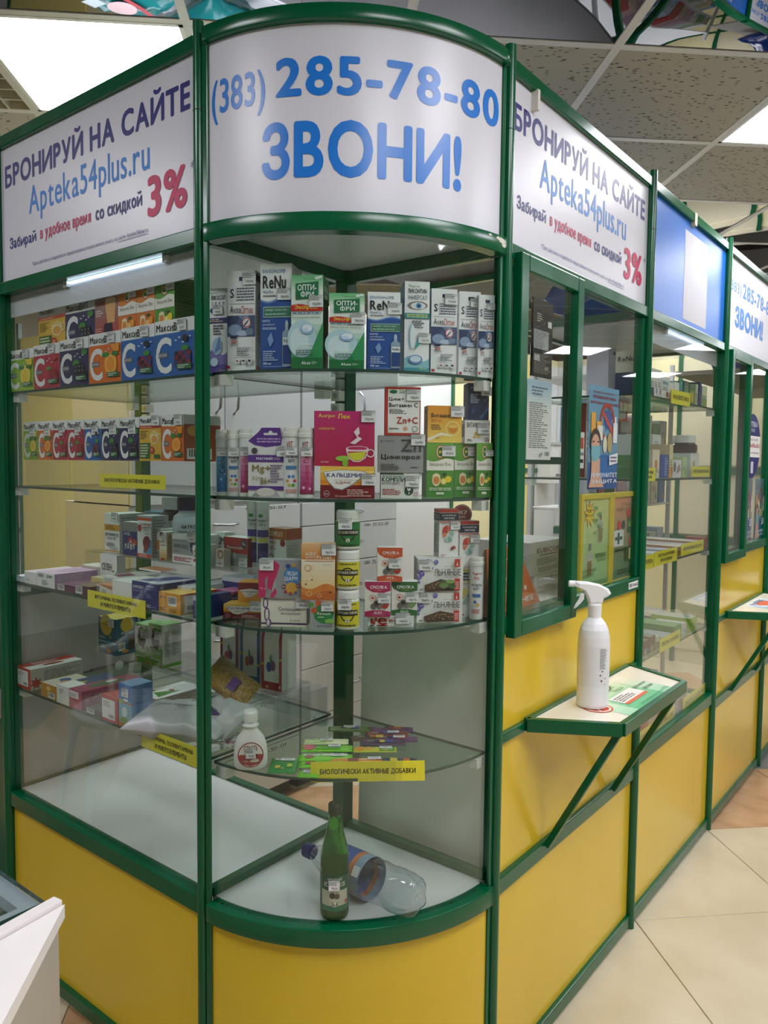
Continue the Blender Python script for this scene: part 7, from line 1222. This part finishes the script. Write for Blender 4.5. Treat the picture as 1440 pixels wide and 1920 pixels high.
row(4, .52, [('pale red flat carton on the case floor '+sw, 2.29, .16, .060, 'B85A4A', {'d': .2, 'top': 'C88A7A'}), ('cream sachet pile carton on the case floor '+sw, 2.46, .08, .055, 'DCC8B8', {'d': .18}), ('pink carton with a white lid edge on the case floor '+sw, 2.545, .07, .085, 'B888A8', {'d': .14, 'top': 'C8A8C0'}), ('white and black carton with a green flap on the case floor '+sw, 2.625, .095, .115, 'D8D6D0', {'d': .18, 'top': '3A2A3A', 'bar': 1}),
    ('purple carton at the back of the case floor '+sw, 2.68, .14, .130, '8A3A8A', {'x': -.93, 'd': .12, 'top': '9A4A9A'}), ('lilac and white carton at the far end of the case floor '+sw, 2.74, .12, .085, 'C8B0C8', {'d': .14, 'top': 'B85AA8'}), ('small white carton behind the purple one '+sw, 2.66, .05, .17, 'D8D4CC', {'x': -1.08})])
for lb, y0, y1, z0, z1, tx, t2 in (('yellow label on the top shelf edge '+sw, 2.525, 2.72, 1.600, 1.645, 'АНАЛЬГЕТИКИ', None), ('yellow label at the near end of the second shelf '+sw, 2.265, 2.40, 1.352, 1.392, 'СЛАБИТЕЛЬНЫЕ', 'И СОРБЕНТЫ'), ('yellow label at the far end of the second shelf '+sw, 2.77, 2.985, 1.362, 1.398, 'ПРОТИВОВИРУСНЫЕ', None),
    ('yellow label at the near end of the third shelf '+sw, 2.265, 2.41, 1.080, 1.125, 'ДИУРЕТИЧЕСКИЕ СРЕДСТВА', None), ('yellow label in the middle of the third shelf '+sw, 2.415, 2.64, 1.082, 1.128, 'СРЕДСТВА ДЛЯ ЛЕЧЕНИЯ', 'СЕРДЕЧНО-СОСУДИСТЫХ'), ('yellow label at the far end of the third shelf '+sw, 2.68, 2.94, 1.092, 1.132, 'ГИПОТЕНЗИВНЫЕ СРЕДСТВА', None),
    ('yellow label on the fourth shelf edge '+sw, 2.495, 2.70, .792, .838, 'СРЕДСТВА ДЛЯ ЖЕНЩИН', None), ('yellow label at the near end of the case floor '+sw, 2.27, 2.46, .530, .575, 'УРОЛОГИЧЕСКИЕ', None), ('yellow label in the middle of the case floor '+sw, 2.475, 2.67, .530, .578, 'АНТИСЕПТИКИ - СПРЕИ', None), ('yellow label at the far end of the case floor '+sw, 2.76, 3.03, .530, .578, 'СРЕДСТВА ОТ АЛЛЕРГИИ', None)):
    strip(lb, (y0, y1), (z0, z1), tx, t2, wall='R', n=.0055)
# ---- far service window: round notice and two health posters
ov = thing('round_notice', 'dark blue and white round notice stuck on the far service window', 'sticker', (-.812, 3.50, 1.42))
a_, b_2 = onx(1395, 835, -.8095).y, onx(1425, 835, -.8095).y; za, zb_ = onx(1408, 775, -.8095).z, onx(1408, 897, -.8095).z; R_ = (b_2-a_)/2; cy_ = (a_+b_2)/2; cz_ = (za+zb_)/2; Rz = (za-zb_)/2
mb = MB(); n = 32; vs = [(-.8095+dx, cy_+R_*math.cos(2*math.pi*k/n), cz_+Rz*math.sin(2*math.pi*k/n)) for dx in (0, .0006) for k in range(n)]
mb.add(vs, [tuple(range(n))[::-1], tuple(range(n, 2*n))]+[(k, (k+1)%n, n+(k+1)%n, n+k) for k in range(n)], mat('23246A', .35)); mb.build('disc', ov)
pm = MB(); f = Face(pm, (-.8089, cy_-R_, cz_-Rz), (0,1,0), (0,0,1), 2*R_, 2*Rz); f.draw([('r',.02,.33,.98,.66,'E6E4E0'),('t','ЗАКАЖИ НА САЙТЕ',.16,.58,.84,.63,'23246A'),('B','AptekaPlus.RU',.06,.46,.94,.55,'B02030'),('t','получи в этой аптеке',.10,.37,.90,.42,'23246A'),('B','АПТЕКА',.25,.80,.75,.88,'D8D8E8'),('t','ПЛЮС',.38,.72,.62,.77,'D8D8E8'),('r',.42,.08,.58,.26,'C8C8D8')]); pm.build('print', ov)
poster('paper_poster', 'health poster of a masked woman, left of two in the far window', ((1396,897),(1412,898),(1396,1016)), -.8155, BP, '7FB0D0')
poster('paper_poster', 'health poster of a masked woman, right of two in the far window', ((1417,898),(1435,900),(1417,1012)), -.8155, BP, '7FB0D0')
# inner rack with pastel cartons seen through the far windows
rk = thing('storage_rack', 'white storage rack with pastel cartons deep inside the kiosk', 'rack', (-1.55, 3.75, 0))
for y in (3.25, 4.35):
    for x in (-1.69, -1.41): mb = MB(); mb.box(x-.01, x+.01, y-.01, y+.01, 0, 1.95, mat('C8C8C6', .4)); mb.build('upright', rk)
for z in (.60, .90, 1.20, 1.50, 1.80): mb = MB(); mb.box(-1.70, -1.40, 3.26, 4.34, z-.012, z, mat('D8D8D6', .4)); mb.build('rack_shelf', rk)
pc = ['C8B0A8','B8C8B8','D8D8D0','C8A8B8','A8B8C8','D8CCA8','E0E0E0','B84A4A','4A7AA8','7AA87A']; nm_ = ['dusty rose','sage green','ivory','mauve','slate blue','straw','white','brick red','steel blue','leaf green']
for si, z in enumerate((.90, 1.20, 1.50)):
    for q in range(9):
        y = 3.28+q*.117; ci = (q*3+si*4) % 10
        RB('%s carton, %s from near end, %s shelf of the inner rack' % (nm_[ci], ['first','second','third','fourth','fifth','sixth','seventh','eighth','ninth'][q], ['lower','middle','upper'][si]), y, y+.10, z+.0006, .12+.02*((q+si)%3), -1.42, .14, generic(pc[ci], '', seed=q), pc[ci], group='cartons on the inner storage rack')

# ================================================================== packs on top of the kiosk, mirrored by the ceiling
def pack(label, c, L, W, H, col, els, ang=0, seed=1, group='soft packs stored on top of the kiosk'):
    a = math.radians(ang); t = thing('diaper_pack' if col == '1F7F80' else 'storage_pack', label, 'pack', c, group)
    mb = MB(); U, V = Vector((math.cos(a), math.sin(a), 0)), Vector((-math.sin(a), math.cos(a), 0)); cc = Vector(c)+Vector((0,0,H/2))
    pillow(mb, cc, U, V, (0,0,1), L, W, H, mat(col, .2), seed, 12, .35); mb.build('wrapper', t)
    pm = MB(); f = Face(pm, cc-U*L*.36-V*W*.36+Vector((0,0,H*.5*1.10+.002)), U, V, L*.72, W*.72); f.draw(els); pm.build('print', t)
for q, (x, y, z, lb) in enumerate(((-2.44, 1.62, 2.072, 'teal diaper pack with a white panel, first on the cabinet top'), (-2.42, 1.98, 2.072, 'teal diaper pack with a red ribbon shape, second on the cabinet top'), (-2.44, 2.34, 2.072, 'teal diaper pack, third on the cabinet top'))):
    pack(lb, (x, y, z), .30, .34, .16, '1F7F80', [('e',.5,.5,.2,.25,'E0C0C0'),('r',.05,.6,.3,.9,'C8D8D8'),('p',[(.1,.1),(.9,.2),(.85,.3),(.1,.2)],'B02A34'),('b',.7,.7,.9,.85,'222222')], 90, q+2)
tag((lambda mb: (mb.box(-2.03, -1.27, 1.02, 1.39, 1.8505, 1.90, mat('CBBF8E', .5)), mb.build('cardboard_sheet'))[1])(MB()), 'beige board lying on the roof of the left showcase', 'board')
pack('large blue bag on the roof of the blue-sign showcase', (-1.02, 2.55, 1.8505), .40, .34, .20, '1A5AA8', [('p',[(.1,.3),(.9,.5),(.9,.6),(.1,.4)],'A8C0D8')], 80, 7)
pack('dark blue pack on the roof beyond the far post', (-1.05, 4.55, 1.8605), .36, .30, .22, '14306E', [('r',.1,.6,.9,.8,'C8D0E0')], 60, 8)
pack('royal blue pack on the roof at the far end', (-1.05, 5.05, 1.8605), .36, .30, .20, '1A48A0', [('r',.1,.2,.4,.8,'D8D8E0')], 95, 9)
mb = MB(); mb.box(-1.86, -1.26, 1.90, 3.15, 2.10, 2.115, mat('4A4846', .5)); mb.build('dark_reflection_sheet', (cp := thing('added_dark_panel', 'added dark grey panel over the kiosk, unseen, darkening its reflection in the ceiling', 'panel', (-1.5, 2.5, 2.1))))  # added unseen panel that keeps the ceiling mirror tiles dark
for y in (1.96, 2.52, 3.09): mb = MB(); mb.bar((-1.86, y, 2.088), (-1.245, y, 2.088), .02, .022, GREEN); mb.build('added_panel_bar', cp)
for y in (1.96, 3.09): mb = MB(); mb.box(-1.87, -1.85, y-.01, y+.01, 2.05, 2.10, GREEN); mb.build('added_panel_post', cp)
for y0, lb in ((3.90, 'grey roof board over the farthest window bays'),): 
    mb = MB(); mb.box(-1.25, -.84, y0, 5.45, 1.84, 1.86, mat('8A8478', .6)); o = mb.build('roof_board'); tag(o, lb, 'board')
# ================================================================== white board leaning behind the corner case
bd = thing('display_board', 'large white board leaning behind the lowest corner shelves', 'board', (-1.0, 1.47, .30))
c = [(-1.205,1.432,.12),(-.835,1.432,.12),(-.835,1.440,.12),(-1.205,1.440,.12),(-1.212,1.462,1.055),(-.842,1.462,1.030),(-.842,1.470,1.030),(-1.212,1.470,1.055)]
mb = MB(); mb.hexa(c, mat('ECEAE4', .35)); mb.build('board_panel', bd)
mb = MB(); mb.box(-1.205, -.835, 1.428, 1.474, 0, .118, mat('9A9A98', .5)); mb.build('board_foot', bd)
# ================================================================== display counter at the lower left
ct = thing('glass_counter', 'low white counter with a glass top at the lower left corner of the photo', 'counter', (-1.5, .2, 0)); Z = .80
mb = MB(); mb.box(-2.10, -.985, -.60, .515, .05, .70, mat('DDDAD6', .35)); mb.build('counter_body', ct)
for (x0, x1, y0, y1) in ((-2.10, -.985, .490, .515), (-1.010, -.985, -.60, .490), (-2.10, -2.075, -.60, .490)):
    mb = MB(); mb.box(x0, x1, y0, y1, .775, .792, mat('B8C2C6', .35, .2)); mb.build('top_frame_bar', ct)
    mb = MB(); mb.box(x0+.004, x1-.004, y0+.004, y1-.004, .70, .775, AC); mb.build('side_glass', ct)
mb = MB(); mb.box(-2.10, -.985, -.60, .515, .793, .800, AC, (AC, AC, SGE, SGE, SGE, SGE)); mb.build('glass_top', ct)
mb = MB(); mb.box(-2.07, -1.02, -.56, .48, .701, .706, mat('8A9492', .3)); mb.build('inner_tray', ct)
pp = thing('paper_sheet', 'white paper lying under the glass of the low counter', 'paper', (-1.25, .43, .706)); mb = MB(); mb.box(-1.36, -1.16, .33, .455, .7065, .708, mat('EEEEEC')); mb.build('sheet', pp)
wc = thing('white_worktop', 'white angled worktop with a raised lip in the lower left corner', 'counter', (-.9, .3, 0))
P0 = Vector((-.958, .529)); d1 = Vector((.14, -.99)); d2 = Vector((.70, -.71)); P1 = P0+d1*.62; P2 = P0+d2*.62
mb = MB(); mb.prism([tuple(P0), tuple(P1), tuple(P2)], .782, .800, mat('EFE9E6', .3)); mb.build('worktop_board', wc, bevel=.002)
mb = MB(); mb.bar((P0.x-.010, P0.y-.004, .800), (P1.x-.010, P1.y, .800), .018, .014, mat('EDE6E4', .3)); mb.build('raised_lip', wc, bevel=.002)
i0, i1, i2 = P0+Vector((.004,-.012)), P1+Vector((.01,.03)), P2+Vector((-.020,.005))
mb = MB(); mb.prism([tuple(i0), tuple(i1), tuple(i2)], .0, .7815, mat('B0A99C', .4)); mb.build('base_cabinet', wc)
# hall furniture outside the frame that the panes mirror
def plastic_chair(x, y, ang, label):
    t = thing('plastic_chair', label, 'chair', (x, y, 0), 'white plastic chairs of the hall, seen only mirrored in the panes'); m = mat('DAD8D4', .4); a = math.radians(ang)
    R = lambda p: (x+p[0]*math.cos(a)-p[1]*math.sin(a), y+p[0]*math.sin(a)+p[1]*math.cos(a), p[2])
    mb = MB(); n = 16; vs = [R((.23*math.cos(k*math.pi/8)*(1.0), .23*math.sin(k*math.pi/8), z)) for z in (.42, .445) for k in range(n)]
    mb.add(vs, [tuple(range(n))[::-1], tuple(range(n, 2*n))]+[(k,(k+1)%n,n+(k+1)%n,n+k) for k in range(n)], m); mb.build('seat', t, bevel=.006)
    for sx, sy in ((-1,-1),(1,-1),(-1,1),(1,1)): mb = MB(); mb.tube([R((sx*.17, sy*.17, .42)), R((sx*.21, sy*.21, .2)), R((sx*.24, sy*.24, 0))], [.018, .015, .013], m, 8); mb.build('leg', t)
    mb = MB(); mb.tube([R((.26*math.cos(k), .26*math.sin(k), .62+.20*max(0, math.sin(k)))) for k in [math.pi*(-.1+1.2*q/14) for q in range(15)]], .018, m, 8); mb.build('back_rim', t)
    for k in (-.05, .25, .4, .5, .6, .75, 1.05): an = math.pi*k; mb = MB(); mb.tube([R((.22*math.cos(an), .22*math.sin(an), .43)), R((.26*math.cos(an), .26*math.sin(an), .62+.20*max(0, math.sin(an))))], .012, m, 8); mb.build('back_slat', t)
plastic_chair(-2.6, .25, 200, 'white plastic chair nearest the left showcase, outside the frame')
plastic_chair(-3.3, -.5, 150, 'white plastic chair farther into the hall, outside the frame')

# small wear: masking tape over the blue sign, flaked enamel at the end of the curved rail, a clip on the right sign
mb = MB(); wb(mb, 'R', 2.625, 2.650, -.02, .0055, 2.180, 2.2195, mat('CFC8AE', .6)); tp_ = mb.build('tape_strip'); tag(tp_, 'beige strip of masking tape over the top rail of the blue sign', 'tape')
for a0, z0, r_ in ((-4.6, 1.843, .007), (-6.2, 1.846, .004), (-9.5, 1.848, .003), (-3.6, 1.836, .005)):
    a = math.radians(a0); c = Vector((AC0[0]+.4423*math.cos(a), AC0[1]+.4423*math.sin(a), z0)); N = Vector((math.cos(a), math.sin(a), 0)); U = Vector((-N.y, N.x, 0)); rnd = random.Random(int(-a0*10))
    mb = MB(); pts = [c+U*(r_*(1.3+.5*rnd.random())*math.cos(q*.7))+Vector((0,0,1))*(r_*(.5+.5*rnd.random())*math.sin(q*.7)) for q in range(9)]
    mb.add(pts+[q_-N*.0008 for q_ in pts], [tuple(range(9)), tuple(range(17, 8, -1))], mat('D8D4C4', .6)); mb.build('flaked_spot', CC)
mb = MB(); wb(mb, 'R', 1.520, 1.530, -.008, .008, 2.150, 2.192, mat('D8D4C8', .5)); mb.build('sign_clip', B1)
for o in bpy.data.objects:
    if '_o' in o: del o['_o']
